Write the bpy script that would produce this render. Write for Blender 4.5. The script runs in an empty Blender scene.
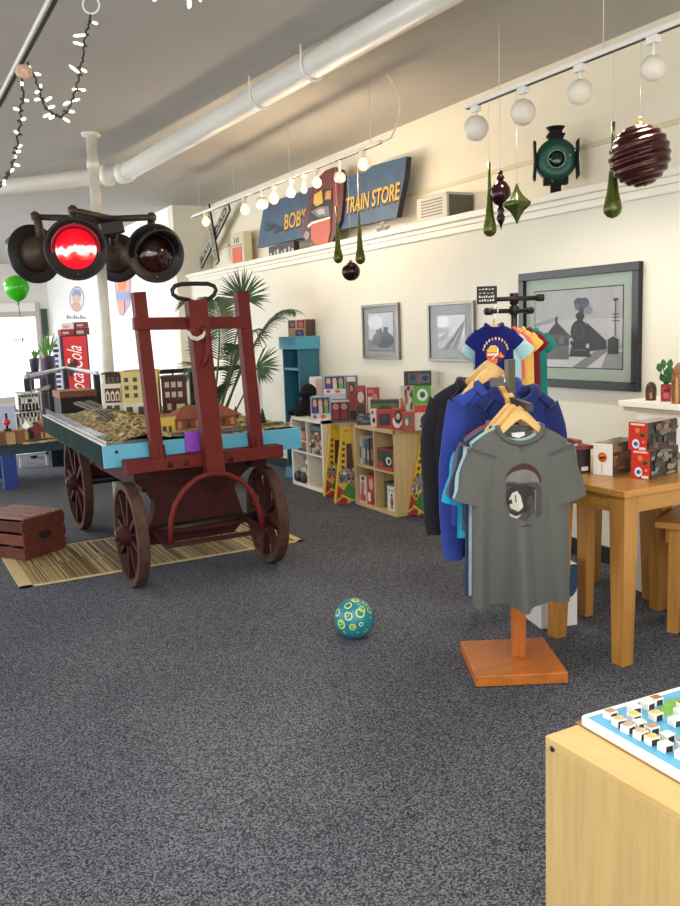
import bpy, bmesh, math, random
from mathutils import Vector, Matrix, noise
R = random.Random(7)
PI = math.pi
scn = bpy.context.scene
col = scn.collection
V = Vector

# ------------------------------------------------------------------ camera
FPX = 850.0
PITCH, ROLL, YAW = 0.146657, -0.037597, 0.494857
CAM = V((0, 0, 1.45))
_F = V((math.sin(YAW)*math.cos(PITCH), math.cos(YAW)*math.cos(PITCH), -math.sin(PITCH)))
_r = V((math.cos(YAW), -math.sin(YAW), 0))
_u = _r.cross(_F)
_R = math.cos(ROLL)*_r + math.sin(ROLL)*_u
_U = -math.sin(ROLL)*_r + math.cos(ROLL)*_u
cam_d = bpy.data.cameras.new('camera')
cam = bpy.data.objects.new('camera', cam_d)
col.objects.link(cam)
cam_d.sensor_fit = 'HORIZONTAL'
cam_d.sensor_width = 36.0
cam_d.lens = 36.0*FPX/680.0
cam_d.clip_start = 0.05
cam.matrix_world = Matrix(((_R.x, _U.x, -_F.x, CAM.x), (_R.y, _U.y, -_F.y, CAM.y), (_R.z, _U.z, -_F.z, CAM.z), (0, 0, 0, 1)))
scn.camera = cam

def ray(px, py): return _F + _R*((px-340)/FPX) - _U*((py-453)/FPX)
def on_z(px, py, z=0.0):
    d = ray(px, py); return CAM + d*((z-CAM.z)/d.z)
def on_x(px, py, x):
    d = ray(px, py); return CAM + d*((x-CAM.x)/d.x)
def on_y(px, py, y):
    d = ray(px, py); return CAM + d*((y-CAM.y)/d.y)
def at_d(px, py, d): return CAM + ray(px, py)*d
def depth(p): return (V(p)-CAM).dot(_F)
def mpp(p): return depth(p)/FPX            # metres per pixel at p

# ------------------------------------------------------------------ materials
def lin(c):
    if isinstance(c, str):
        c = c.lstrip('#'); c = tuple(int(c[i:i+2], 16) for i in (0, 2, 4))
    out = []
    for v in c[:3]:
        v = v/255.0
        out.append(v/12.92 if v <= 0.04045 else ((v+0.055)/1.055)**2.4)
    return (*out, 1.0)
_mats = {}
def mat(c, rough=0.55, metal=0.0, var=0.0, scale=20.0, bump=0.0, emit=0.0, spec=0.5, stretch=None, name=None, trans=0.0, alpha=1.0, coat=0.0, sheen=0.0):
    key = (str(c), rough, metal, var, scale, bump, emit, spec, stretch, trans, alpha, coat, sheen)
    if key in _mats: return _mats[key]
    m = bpy.data.materials.new(name or 'mat_%s' % (c if isinstance(c, str) else 'rgb'))
    m.use_nodes = True
    nt = m.node_tree; b = nt.nodes['Principled BSDF']
    b.inputs['Base Color'].default_value = lin(c)
    b.inputs['Roughness'].default_value = rough
    b.inputs['Metallic'].default_value = metal
    b.inputs['Specular IOR Level'].default_value = spec
    if trans: b.inputs['Transmission Weight'].default_value = trans
    if alpha < 1: b.inputs['Alpha'].default_value = alpha
    if coat: b.inputs['Coat Weight'].default_value = coat
    if sheen: b.inputs['Sheen Weight'].default_value = sheen
    if emit:
        b.inputs['Emission Color'].default_value = lin(c)
        b.inputs['Emission Strength'].default_value = emit
    if var or bump:
        tc = nt.nodes.new('ShaderNodeTexCoord'); mp = nt.nodes.new('ShaderNodeMapping')
        nt.links.new(tc.outputs['Object'], mp.inputs['Vector'])
        if stretch: mp.inputs['Scale'].default_value = stretch
        n = nt.nodes.new('ShaderNodeTexNoise'); n.inputs['Scale'].default_value = scale
        n.inputs['Detail'].default_value = 5.0
        nt.links.new(mp.outputs['Vector'], n.inputs['Vector'])
        if var:
            r = nt.nodes.new('ShaderNodeValToRGB')
            l = lin(c)
            r.color_ramp.elements[0].position = 0.3; r.color_ramp.elements[1].position = 0.7
            r.color_ramp.elements[0].color = (l[0]*(1-var), l[1]*(1-var), l[2]*(1-var), 1)
            r.color_ramp.elements[1].color = (min(1, l[0]*(1+var)), min(1, l[1]*(1+var)), min(1, l[2]*(1+var)), 1)
            nt.links.new(n.outputs['Fac'], r.inputs['Fac'])
            nt.links.new(r.outputs['Color'], b.inputs['Base Color'])
        if bump:
            bp = nt.nodes.new('ShaderNodeBump'); bp.inputs['Strength'].default_value = bump
            bp.inputs['Distance'].default_value = 0.02
            nt.links.new(n.outputs['Fac'], bp.inputs['Height'])
            nt.links.new(bp.outputs['Normal'], b.inputs['Normal'])
    _mats[key] = m
    return m
def wood(c, var=0.25, axis='Z', rough=0.45, scale=9.0):
    s = {'X': (0.6, 9, 9), 'Y': (9, 0.6, 9), 'Z': (9, 9, 0.6)}[axis]
    return mat(c, rough=rough, var=var, scale=scale*0.5, stretch=s)

# ------------------------------------------------------------------ mesh builder
def frame(o, x, y, z):
    return Matrix(((x[0], y[0], z[0], o[0]), (x[1], y[1], z[1], o[1]), (x[2], y[2], z[2], o[2]), (0, 0, 0, 1)))
class MB:
    def __init__(s, M=None):
        s.v = []; s.f = []; s.m = []; s.sm = []; s.mats = []; s.M = M or Matrix.Identity(4)
    def mi(s, m):
        if m not in s.mats: s.mats.append(m)
        return s.mats.index(m)
    def add(s, vs, fs, m, smooth=False, M=None):
        b = len(s.v); T = s.M @ M if M is not None else s.M
        s.v += [T @ V(p) for p in vs]
        k = s.mi(m)
        for f in fs:
            s.f.append([b+i for i in f]); s.m.append(k); s.sm.append(smooth)
        return s
    def box(s, c, d, m, rz=0.0, M=None):
        x, y, z = d[0]/2, d[1]/2, d[2]/2
        vs = [(a*x, b*y, e*z) for a in (-1, 1) for b in (-1, 1) for e in (-1, 1)]
        fs = [(0, 1, 3, 2), (4, 6, 7, 5), (0, 4, 5, 1), (2, 3, 7, 6), (0, 2, 6, 4), (1, 5, 7, 3)]
        T = Matrix.Translation(V(c)) @ Matrix.Rotation(rz, 4, 'Z')
        if M is not None: T = M @ T
        return s.add(vs, fs, m, False, T)
    def bb(s, a, b, m):                        # box from min corner to max corner
        return s.box([(a[i]+b[i])/2 for i in range(3)], [abs(b[i]-a[i]) for i in range(3)], m)
    def bar(s, p0, p1, w, t, m, up=(0, 0, 1)):   # box beam from p0 to p1; w along side, t along "up"
        p0, p1 = V(p0), V(p1); z = (p1-p0); L = z.length; z.normalize()
        x = V(up).cross(z)
        if x.length < 1e-5: x = V((1, 0, 0)).cross(z)
        x.normalize(); y = z.cross(x)
        return s.add([(a*w/2, b*t/2, e*L) for a in (-1, 1) for b in (-1, 1) for e in (0, 1)],
                     [(0, 1, 3, 2), (4, 6, 7, 5), (0, 4, 5, 1), (2, 3, 7, 6), (0, 2, 6, 4), (1, 5, 7, 3)], m, False, frame(p0, x, y, z))
    def tube(s, pts, r, m, n=8, closed=False, caps=True, flat=1.0):
        pts = [V(p) for p in pts]; k = len(pts)
        rs = r if isinstance(r, (list, tuple)) else [r]*k
        vs = []; prev = None
        for i, p in enumerate(pts):
            if closed: t = pts[(i+1) % k]-pts[i-1]
            else: t = pts[min(i+1, k-1)]-pts[max(i-1, 0)]
            t.normalize()
            if prev is None:
                a = V((0, 0, 1)) if abs(t.z) < 0.9 else V((1, 0, 0))
                x = a.cross(t).normalized()
            else:
                x = (prev - t*prev.dot(t))
                x = x.normalized() if x.length > 1e-6 else V((1, 0, 0))
            prev = x; y = t.cross(x)
            for j in range(n):
                a = 2*PI*j/n
                vs.append(p + x*(rs[i]*math.cos(a)) + y*(rs[i]*flat*math.sin(a)))
        fs = []
        for i in range(k if closed else k-1):
            for j in range(n):
                a, b = i*n+j, i*n+(j+1) % n
                c, d = ((i+1) % k)*n+(j+1) % n, ((i+1) % k)*n+j
                fs.append((a, b, c, d))
        if caps and not closed:
            fs.append(tuple(range(n-1, -1, -1))); fs.append(tuple((k-1)*n+j for j in range(n)))
        return s.add(vs, fs, m, True)
    def cyl(s, p0, p1, r, m, n=20, r1=None):
        return s.tube([p0, p1], [r, r if r1 is None else r1], m, n)
    def lathe(s, prof, m, n=24, M=None, smooth=True, sq=None, caps=True):      # prof: (r, z) from bottom to top
        vs = []; fs = []
        for r, z in prof:
            for j in range(n):
                a = 2*PI*j/n; rr = r*(sq(a, z) if sq else 1)
                vs.append((rr*math.cos(a), rr*math.sin(a), z))
        for i in range(len(prof)-1):
            for j in range(n):
                fs.append((i*n+j, i*n+(j+1) % n, (i+1)*n+(j+1) % n, (i+1)*n+j))
        if caps and prof[0][0] > 1e-4: fs.append(tuple(range(n-1, -1, -1)))
        if caps and prof[-1][0] > 1e-4: fs.append(tuple((len(prof)-1)*n+j for j in range(n)))
        return s.add(vs, fs, m, smooth, M)
    def ball(s, c, r, m, n=16, sz=(1, 1, 1)):
        k = n//2
        prof = [(max(1e-5, math.sin(PI*i/k)), -math.cos(PI*i/k)) for i in range(k+1)]
        T = Matrix.Translation(V(c)) @ Matrix.Diagonal((r*sz[0], r*sz[1], r*sz[2], 1))
        return s.lathe(prof, m, n, T)
    def prism(s, poly, t, m, M=None, mside=None):   # polygon in local XY, thickness t from z=0 up to z=t
        n = len(poly)
        ar = sum(poly[i][0]*poly[(i+1) % n][1]-poly[(i+1) % n][0]*poly[i][1] for i in range(n))
        if ar < 0: poly = poly[::-1]
        vs = [(p[0], p[1], 0) for p in poly]+[(p[0], p[1], t) for p in poly]
        s.add(vs, [tuple(range(n, 2*n)), tuple(range(n-1, -1, -1))], m, False, M)
        s.add(vs, [(i, (i+1) % n, n+(i+1) % n, n+i) for i in range(n)], mside or m, False, M)
        return s
    def ring(s, c, r, t, m, M=None, n=28, sm=True):
        pts = [(c[0]+r*math.cos(2*PI*i/n), c[1]+r*math.sin(2*PI*i/n), c[2]) for i in range(n)]
        T = s.M
        if M is not None: s.M = T @ M
        s.tube(pts, t, m, 6, closed=True); s.M = T
        return s
    def build(s, name, parent=None, bevel=0.0, **kw):
        me = bpy.data.meshes.new(name)
        vs = s.v
        if parent is None:
            xs = [p.x for p in vs]; ys = [p.y for p in vs]; zs = [p.z for p in vs]
            o = V(((min(xs)+max(xs))/2, (min(ys)+max(ys))/2, min(zs)))
        else: o = V(parent.get('_base', (0, 0, 0)))
        me.from_pydata([tuple(p-o) for p in vs], [], s.f)
        for m in s.mats: me.materials.append(m)
        me.polygons.foreach_set('material_index', s.m)
        me.polygons.foreach_set('use_smooth', s.sm)
        me.update()
        ob = bpy.data.objects.new(name, me); col.objects.link(ob)
        if parent is None: ob.location = o
        else: ob.parent = parent
        ob['_base'] = tuple(o)
        if bevel:
            b = ob.modifiers.new('bevel', 'BEVEL'); b.width = bevel; b.segments = 2; b.limit_method = 'ANGLE'; b.angle_limit = 0.7
        tag(ob, **kw)
        return ob
def tag(o, label=None, cat=None, group=None, kind=None):
    if label: o['label'] = label
    if cat: o['category'] = cat
    if group: o['group'] = group
    if kind: o['kind'] = kind
    return o
def thing(name, label, cat, loc=(0, 0, 0), group=None):
    o = bpy.data.objects.new(name, None); col.objects.link(o)
    o.empty_display_size = 0.1
    o.location = loc; o['_base'] = tuple(loc)
    return tag(o, label, cat, group)
def dup(o, loc=None, rot=None, parent=None, label=None):
    c = o.copy(); col.objects.link(c)
    if parent is not None: c.parent = parent
    if loc is not None: c.location = loc
    if rot is not None: c.rotation_euler = rot
    if label: c['label'] = label
    for ch in [x for x in o.children]: dup(ch, parent=c)
    return c
def font_mesh(txt, shear=0.0, bold=0.0):
    cu = bpy.data.curves.new('lettering', 'FONT'); cu.body = txt; cu.shear = shear; cu.offset = bold
    cu.resolution_u = 3
    ob = bpy.data.objects.new('lettering', cu); col.objects.link(ob)
    dg = bpy.context.evaluated_depsgraph_get(); dg.update()
    me = bpy.data.meshes.new_from_object(ob.evaluated_get(dg))
    vs = [v.co.copy() for v in me.vertices]; fs = [tuple(p.vertices) for p in me.polygons]
    bpy.data.objects.remove(ob); bpy.data.curves.remove(cu); bpy.data.meshes.remove(me)
    return vs, fs
def text(mb, txt, o, xdir, ydir, length, height, m, shear=0.0, bold=0.0, t=0.002):
    # flat lettering fitted to length x height, raised by t along xdir x ydir
    vs, fs = font_mesh(txt, shear, bold)
    x0 = min(v.x for v in vs); x1 = max(v.x for v in vs); y0 = min(v.y for v in vs); y1 = max(v.y for v in vs)
    sx = length/(x1-x0); sy = height/(y1-y0)
    x = V(xdir).normalized(); y = V(ydir).normalized(); z = x.cross(y)
    pts = [V(o)+x*((v.x-x0)*sx)+y*((v.y-y0)*sy)+z*t for v in vs]
    back = [p-z*t for p in pts]
    mb.add(pts, fs, m)
    return mb
def ell(cx, cy, rx, ry, n=20, a0=0, a1=2*PI):
    return [(cx+rx*math.cos(a0+(a1-a0)*i/n), cy+ry*math.sin(a0+(a1-a0)*i/n)) for i in range(n if abs(a1-a0) > 6.2 else n+1)]
# planes: matrix whose local x = right seen from the room, y = up, z = towards the viewer
def wallM(o): return frame(o, (0, -1, 0), (0, 0, 1), (-1, 0, 0))      # on the right wall
def faceM(o, yaw=YAW): # facing the camera side: normal points to -forward
    return frame(o, (math.cos(yaw), -math.sin(yaw), 0), (0, 0, 1), (-math.sin(yaw), -math.cos(yaw), 0))
WHITE = mat('#efece4', 0.6); BLACK = mat('#141214', 0.45)
IRON = mat('#2b211f', 0.5, 0.5); CHROME = mat('#c9c9c9', 0.25, 1.0); STEEL = mat('#8d8d8a', 0.35, 0.8)
# ================================================================== setting
def struct(name, mb, bevel=0.0, parent=None):
    o = mb.build(name, parent, bevel)
    if parent is None: o['kind'] = 'structure'
    return o
CEIL = 3.08; XL, XW, XU, XB = -3.6, 3.72, 4.03, 3.55     # left wall, right wall, wall above the ledge, wall past the return
YF, YR, YN = 20.0, 10.85, -3.2                            # far wall, return, shop front behind the camera
def carpet():
    m = bpy.data.materials.new('carpet'); m.use_nodes = True
    nt = m.node_tree; b = nt.nodes['Principled BSDF']; L = nt.links.new
    b.inputs['Roughness'].default_value = 0.95; b.inputs['Specular IOR Level'].default_value = 0.15
    tc = nt.nodes.new('ShaderNodeTexCoord')
    n1 = nt.nodes.new('ShaderNodeTexNoise'); n1.inputs['Scale'].default_value = 120; n1.inputs['Detail'].default_value = 3
    n2 = nt.nodes.new('ShaderNodeTexNoise'); n2.inputs['Scale'].default_value = 1.3; n2.inputs['Detail'].default_value = 4
    n3 = nt.nodes.new('ShaderNodeTexNoise'); n3.inputs['Scale'].default_value = 260
    for n in (n1, n2, n3): L(tc.outputs['Object'], n.inputs['Vector'])
    vo = nt.nodes.new('ShaderNodeTexVoronoi'); vo.inputs['Scale'].default_value = 210; L(tc.outputs['Object'], vo.inputs['Vector'])
    sx = nt.nodes.new('ShaderNodeSeparateXYZ'); L(vo.outputs['Color'], sx.inputs[0])
    ad = nt.nodes.new('ShaderNodeMath'); ad.operation = 'MULTIPLY_ADD'; ad.inputs[1].default_value = .62; L(sx.outputs['X'], ad.inputs[0]); L(n1.outputs['Fac'], ad.inputs[2])
    r = nt.nodes.new('ShaderNodeValToRGB'); e = r.color_ramp.elements
    e[0].position = 0.46; e[0].color = lin('#26282e'); e[1].position = 1.0; e[1].color = lin('#7c7d85')
    k = e.new(.84); k.color = lin('#54565e')
    L(ad.outputs[0], r.inputs['Fac'])
    r2 = nt.nodes.new('ShaderNodeValToRGB'); e = r2.color_ramp.elements
    e[0].position = 0.35; e[0].color = (0.86, 0.86, 0.87, 1); e[1].position = 0.65; e[1].color = (1.1, 1.09, 1.08, 1)
    L(n2.outputs['Fac'], r2.inputs['Fac'])
    mx = nt.nodes.new('ShaderNodeMix'); mx.data_type = 'RGBA'; mx.blend_type = 'MULTIPLY'; mx.inputs['Factor'].default_value = 1
    L(r.outputs['Color'], mx.inputs['A']); L(r2.outputs['Color'], mx.inputs['B'])
    L(mx.outputs['Result'], b.inputs['Base Color'])
    bp = nt.nodes.new('ShaderNodeBump'); bp.inputs['Strength'].default_value = 0.5; bp.inputs['Distance'].default_value = 0.006
    L(n3.outputs['Fac'], bp.inputs['Height']); L(bp.outputs['Normal'], b.inputs['Normal'])
    return m
PAINT = mat('#e4dfcf', 0.7, var=0.02, scale=2, spec=0.25)
PAINT2 = mat('#f1ede2', 0.7, var=0.02, scale=2, spec=0.25)
PAINTG = mat('#d6d0c6', 0.7, spec=0.25)
CEILM = mat('#bcb7b0', 0.75, var=0.04, scale=1.2, spec=0.2)
TRIMW = mat('#efe8d8', 0.5)
struct('floor', MB().bb((XL-.2, YN-.2, -0.1), (XU+.2, YF+.2, 0), carpet()))
struct('ceiling', MB().bb((XL-.2, YN-.2, CEIL), (XU+.2, YF+.2, CEIL+.1), CEILM))
struct('wall_right', MB().bb((XW, YN, 0), (XU+.2, YR, 2.12), PAINT))
struct('wall_right_upper', MB().bb((XU, YN, 2.2), (XU+.2, YR, CEIL), mat('#e9dfc8', 0.7, spec=0.2)))
w = MB()
w.bb((3.665, YN, 2.155), (XU, YR, 2.2), TRIMW); w.bb((3.69, YN, 2.12), (XU, YR, 2.156), TRIMW); w.bb((3.70, YN, 2.075), (3.735, YR, 2.12), TRIMW)
struct('trim_1', w, 0.006)
struct('track_shadow_strip', MB().bb((XU-.015, YN, 2.49), (XU+.01, YR, 2.52), mat('#d8c8a6', 0.6)))  # thin tan strip standing for the light track's shadow on the wall
struct('wall_return', MB().bb((XB, YR, 0), (XU+.2, YR+.2, CEIL), PAINT))
struct('wall_right_rear', MB().bb((XB, YR+.2, 0), (XB+.2, YF, CEIL), mat('#fbfaf6', 0.6)))
struct('baseboard_right', MB().bb((XW-.02, YN, 0), (XW+.02, YR, 0.1), mat('#1b1a1b', 0.5)))
# far wall with the street door
dx0, dx1, dz = 2.35, 3.18, 2.1
dl = on_y(-22, 330, YF).x; dr = on_y(36.5, 330, YF).x; dtop = on_y(25, 317, YF).z
w = MB(); fw = PAINTG
w.bb((XL, YF, 0), (dl-.1, YF+.2, CEIL), fw); w.bb((dr+.08, YF, 0), (XB, YF+.2, CEIL), fw); w.bb((dl-.1, YF, dtop+.3), (dr+.08, YF+.2, CEIL), fw)
struct('wall_back', w)
w = MB(); fm = mat('#b9b3aa', 0.5)
w.bb((dl-.1, YF-.05, 0), (dl, YF+.1, dtop), fm); w.bb((dr, YF-.05, 0), (dr+.08, YF+.1, dtop+.3), fm); w.bb((dl-.1, YF-.05, dtop), (dr, YF+.1, dtop+.05), fm)
w.bb((dl-.1, YF-.08, dtop+.12), (dr, YF+.1, dtop+.3), mat('#e4e0d8', .5)); w.bb((dl-.1, YF-.04, dtop+.05), (dr, YF+.1, dtop+.12), fm)
d1 = struct('door_1', w)
def part(name, mb, par, bevel=0.0, label=None, kind=None):
    return mb.build(name, par, bevel, label=label, kind=kind)
w = MB(); part('glass_pane', w.bb((dl, YF+.0, 0.15), (dr, YF+.02, dtop), mat('#ffffff', 0.0, trans=1.0, spec=.1)), d1)
w = MB(); w.bb((dl, YF-.03, 0), (dr, YF+.06, 0.2), fm); part('kick_plate', w, d1)
w = MB(); w.tube([(dr-.12, YF-.02, .9), (dr-.12, YF-.07, .92), (dr-.12, YF-.07, 1.2), (dr-.12, YF-.02, 1.22)], .012, STEEL); part('door_handle', w, d1)
w = MB()   # lettering on the door glass, seen from behind as pale strokes
a = on_y(14, 340, YF-.02); b = on_y(31, 340, YF-.02)
for i in range(9):
    x = a.x+(b.x-a.x)*i/9; w.bb((x, YF-.024, a.z-.05+.03*(i % 2)), (x+(b.x-a.x)/13, YF-.02, a.z+.06-.02*(i % 3)), mat('#9aa4ad', .6))
w.tube([on_y(15, 346, YF-.02), on_y(19, 347, YF-.02), on_y(25, 345.5, YF-.02)], .01, mat('#9aa4ad', .6), 5)
part('window_lettering', w, d1)
# dark narrow sidelight right of the door
p0 = on_y(39, 309, YF); p1 = on_y(50, 350, YF)
w = MB(); w.bb((p0.x+.03, YF-.03, .1), (p1.x, YF+.0, p0.z), mat('#2f4038', .4)); struct('window_1', w)
# left wall and shop front behind the camera, both with daylight openings
w = MB()
w.bb((XL-.2, YN, 0), (XL, YF, 0.5), PAINT2); w.bb((XL-.2, YN, 2.7), (XL, YF, CEIL), PAINT2)
for y in (-3.2, 0.6, 4.6, 8.6, 12.6, 16.6, 19.4): w.bb((XL-.2, y, .5), (XL, y+.6, 2.7), PAINT2)
struct('wall_left', w)
w = MB()
w.bb((XL, YN-.2, 0), (XU, YN, 0.45), PAINT2); w.bb((XL, YN-.2, 2.85), (XU, YN, CEIL), PAINT2)
for x in (XL, -1.2, 1.3, 3.7): w.bb((x, YN-.2, .45), (x+.25, YN, 2.85), PAINT2)
struct('wall_front', w)
w = MB()
for x in (-2.4, 0.1, 2.5): w.bb((x, YN-.14, .45), (x+.06, YN-.06, 2.85), mat('#3c3a38', .4))
struct('window_2', w)
# low wall with a cap at the right
w = MB(); w.bb((3.45, 1.2, 0), (XW, 3.125, 0.965), mat('#fbf8ef', 0.5)); w.bb((3.415, 1.15, 0.965), (XW, 3.19, 0.988), mat('#b9ad94', .5)); w.bb((3.40, 1.15, 0.988), (XW, 3.21, 1.018), mat('#fbf8ef', .5))
struct('trim_3', w, 0.003)

# ---- ceiling pipe and pole
pe, pn = on_z(125, 173, 2.93), on_z(409, 11, 2.985)
dirp = (pn-pe).normalized(); pn2 = pe+dirp*11.0
PIPEM = mat('#e9e4d8', 0.35, var=.03, scale=3)
t = thing('ceiling_pipe', 'long white painted pipe running under the ceiling with a bend at its far end', 'pipe', (pe.x, pe.y, 2.85))
w = MB(); w.tube([pe+dirp*.02, pn2], .078, PIPEM, 20); part('long_run', w, t)
pl = on_z(0, 188, 2.93); dl_ = (pl-pe).normalized()
w = MB(); w.tube([pe+dl_*.02, pe+dl_*6.0], .076, PIPEM, 20); part('cross_run', w, t)
w = MB(); w.tube([pe+dl_*.06, pe+dl_*.0, pe+dirp*.09], .092, PIPEM, 20); w.tube([pe+dl_*.16, pe+dl_*.22], .1, PIPEM, 20); part('elbow_coupling', w, t)
for (px, py) in ((255, 97), (300, 68)):
    q = on_z(px, py, 2.95); k = (q-pe).dot(dirp); c = pe+dirp*k
    sd = dirp.cross(V((0, 0, 1))).normalized(); up = sd.cross(dirp)
    w = MB(); pts = [c+sd*(.083*math.sin(a))-up*(.083*math.cos(a)) for a in [(-1.9+3.8*i/14) for i in range(15)]]
    w.tube([V((pts[0].x, pts[0].y, CEIL))]+pts+[V((pts[-1].x, pts[-1].y, CEIL))], .007, WHITE, 6); part('strap', w, t)
PX, PY = 1.722, 7.22
polem = mat('#d9d4c6', 0.4, var=.12, scale=14, bump=.1)
t = thing('support_pole', 'white painted steel pole from floor to ceiling behind the wagon', 'pole', (PX, PY, 0))
w = MB(); w.cyl((PX, PY, 0), (PX, PY, CEIL), .043, polem, 20); part('shaft', w, t)
w = MB(); w.cyl((PX, PY, CEIL-.03), (PX, PY, CEIL), .075, polem, 20); part('ceiling_flange', w, t)
w = MB(); w.cyl((PX, PY, 2.80), (PX, PY, 2.86), .05, polem, 20); part('collar', w, t)

# ---- wall posters on the rear wall
def poster(name, px0, px1, pyt, pyb, label, build):
    a = on_x(px0, (pyt+pyb)/2, XB); b = on_x(px1, (pyt+pyb)/2, XB)
    zt = on_x((px0+px1)/2, pyt, XB).z; zb = on_x((px0+px1)/2, pyb, XB).z
    w = MB(wallM((XB, 0, 0))); build(w, -a.y, -b.y, zb, zt)
    return w.build(name, label=label, cat='poster')
VIO = mat('#b9a0b4', .5); PINK = mat('#d9a79c', .5); BLU = mat('#8c9cc4', .5); ORN = mat('#d88a5c', .5); GRY = mat('#6b6770', .5)
def emb1(w, x0, x1, z0, z1):
    w.prism([(x0, z0), (x1, z0), (x1, z1), (x0, z1)], .012, mat('#fdfcfa', .4))
    def P(px, py): q = on_x(px, py, XB-.012); return (-q.y, q.z)
    def pe(cx, cy, rx, ry, m, k):
        w.prism([P(cx+rx*math.cos(a*PI/12), cy-ry*math.sin(a*PI/12)) for a in range(24)], .002, m, Matrix.Translation((0, 0, .012+.002*k)))
    pe(77, 299, 7.5, 13, VIO, 0); pe(77, 299, 6.2, 11.3, mat('#efe9ee', .5), 1); pe(77, 294.5, 4.6, 5.5, BLU, 2); pe(77, 299, 4.4, 4, mat('#d9c0b0', .5), 3); pe(76.5, 306, 4.5, 4.5, PINK, 4)
    for i in range(9):
        q0 = P(67+i*2.2, 319); q1 = P(68.4+i*2.2, 315+(i % 3))
        w.prism([q0, (q1[0], q0[1]), q1, (q0[0], q1[1])], .002, GRY, Matrix.Translation((0, 0, .012)))
poster('wall_poster', 62.5, 89.5, 279, 320, 'white wall poster with oval locomotive emblem above the red drinks cooler', emb1)
def emb2(w, x0, x1, z0, z1):
    def P(px, py): q = on_x(px, py, XB-.01); return (-q.y, q.z)
    def pg(pts, m, k): w.prism([P(*p) for p in pts], .012 if k == 0 else .003, m, Matrix.Translation((0, 0, 0 if k == 0 else .01+.003*k)))
    pg([(114, 276), (131, 276), (130, 305), (123, 316), (119, 315.5), (116, 300)], VIO, 0)
    pg([(116, 276), (130, 276), (129, 291), (117, 291)], PINK, 1); pg([(118, 280), (127, 279), (126, 290), (119, 291)], ORN, 2)
    pg([(117, 293), (130, 292), (129.5, 300), (118, 301)], BLU, 2); pg([(118.5, 301), (125, 299), (125, 312), (120, 315)], mat('#df9a92', .5), 3)
poster('wall_emblem', 107, 131, 276, 316, 'shield shaped locomotive emblem on white wall right of the pole', emb2)
# ================================================================== baggage wagon
RED = mat('#64201a', 0.6, var=.16, scale=10, bump=.08, spec=.2)
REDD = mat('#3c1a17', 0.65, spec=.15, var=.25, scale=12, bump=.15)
RUST = mat('#50372d', 0.7, .1, spec=.2, var=.3, scale=16, bump=.2)
CX = 1.625
cart = thing('baggage_wagon', 'dark red antique railway baggage wagon with iron wheels carrying the turquoise layout', 'wagon', (CX, 5.7, 0))
def wheel(cx, cy, r, wd, lean, label=None):
    T = Matrix.Translation((cx, cy, r)) @ Matrix.Rotation(lean, 4, 'Z') @ Matrix.Rotation(PI/2, 4, 'Y')
    w = MB(T)
    ro, ri, h = r, r-.038, wd/2
    w.lathe([(ri, -h), (ro-.004, -h), (ro, -h+.006), (ro, h-.006), (ro-.004, h), (ri, h), (ri, -h)], RUST, 44, smooth=False, caps=False)
    rim = part('wheel', w, cart)
    w = MB(T)
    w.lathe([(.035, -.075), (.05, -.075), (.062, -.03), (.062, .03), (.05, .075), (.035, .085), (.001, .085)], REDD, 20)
    w.cyl((0, 0, -.09), (0, 0, -.05), .03, IRON, 12)
    h_ = w.build('hub', rim)
    for k in range(8):
        a = k*PI/4+.2
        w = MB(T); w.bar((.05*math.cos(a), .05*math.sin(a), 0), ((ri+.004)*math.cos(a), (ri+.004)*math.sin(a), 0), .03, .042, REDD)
        w.build('spoke', rim)
    return rim
for sx in (-1, 1): wheel(CX+sx*.43+.012, 4.83, .305, .065, -.02 if sx < 0 else -.06)
for sx in (-1, 1): wheel(CX+sx*.41+.055, 6.56, .36, .065, -.0)
w = MB(); w.cyl((CX-.42, 4.83, .305), (CX+.42, 4.83, .305), .03, IRON); part('front_axle', w, cart)
w = MB(); w.cyl((CX-.40, 6.56, .36), (CX+.44, 6.56, .36), .03, IRON); part('rear_axle', w, cart)
# hour-glass bolster plate between the front wheels
pts = [(-.37, .70), (-.37, .60), (-.30, .55), (-.26, .47), (-.27, .40), (-.33, .30), (-.34, .22), (.22, .22), (.30, .30), (.27, .40), (.24, .50), (.30, .58), (.36, .62), (.36, .70)]
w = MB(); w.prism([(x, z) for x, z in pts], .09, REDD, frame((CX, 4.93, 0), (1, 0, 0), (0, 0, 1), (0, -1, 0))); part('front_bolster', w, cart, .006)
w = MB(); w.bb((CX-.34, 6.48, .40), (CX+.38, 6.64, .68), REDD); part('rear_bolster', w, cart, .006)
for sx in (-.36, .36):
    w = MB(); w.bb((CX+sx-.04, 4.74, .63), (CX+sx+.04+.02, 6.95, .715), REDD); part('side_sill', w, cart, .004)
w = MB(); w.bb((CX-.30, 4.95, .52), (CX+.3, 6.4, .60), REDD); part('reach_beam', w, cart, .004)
# front beam, seen in front of the turquoise tray
bl = on_y(127, 473.5, 4.60); br = on_y(284, 458.5, 4.60); btl = on_y(127, 460, 4.60)
bz0, bz1 = (bl.z+br.z)/2, (bl.z+br.z)/2+(btl.z-bl.z)
w = MB(); w.bb((bl.x, 4.60, bz0), (br.x, 4.70, bz1), RED); fb = part('front_beam', w, cart, .005)
for px, py in ((170, 465), (186, 463), (231, 459)):
    q = on_y(px, py, 4.60); w = MB(); w.lathe([(.016, 0), (.016, .006), (.009, .014), (.001, .015)], REDD, 10, frame((q.x, 4.601, q.z), (1, 0, 0), (0, 0, 1), (0, -1, 0))); w.build('bolt', fb)
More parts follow.
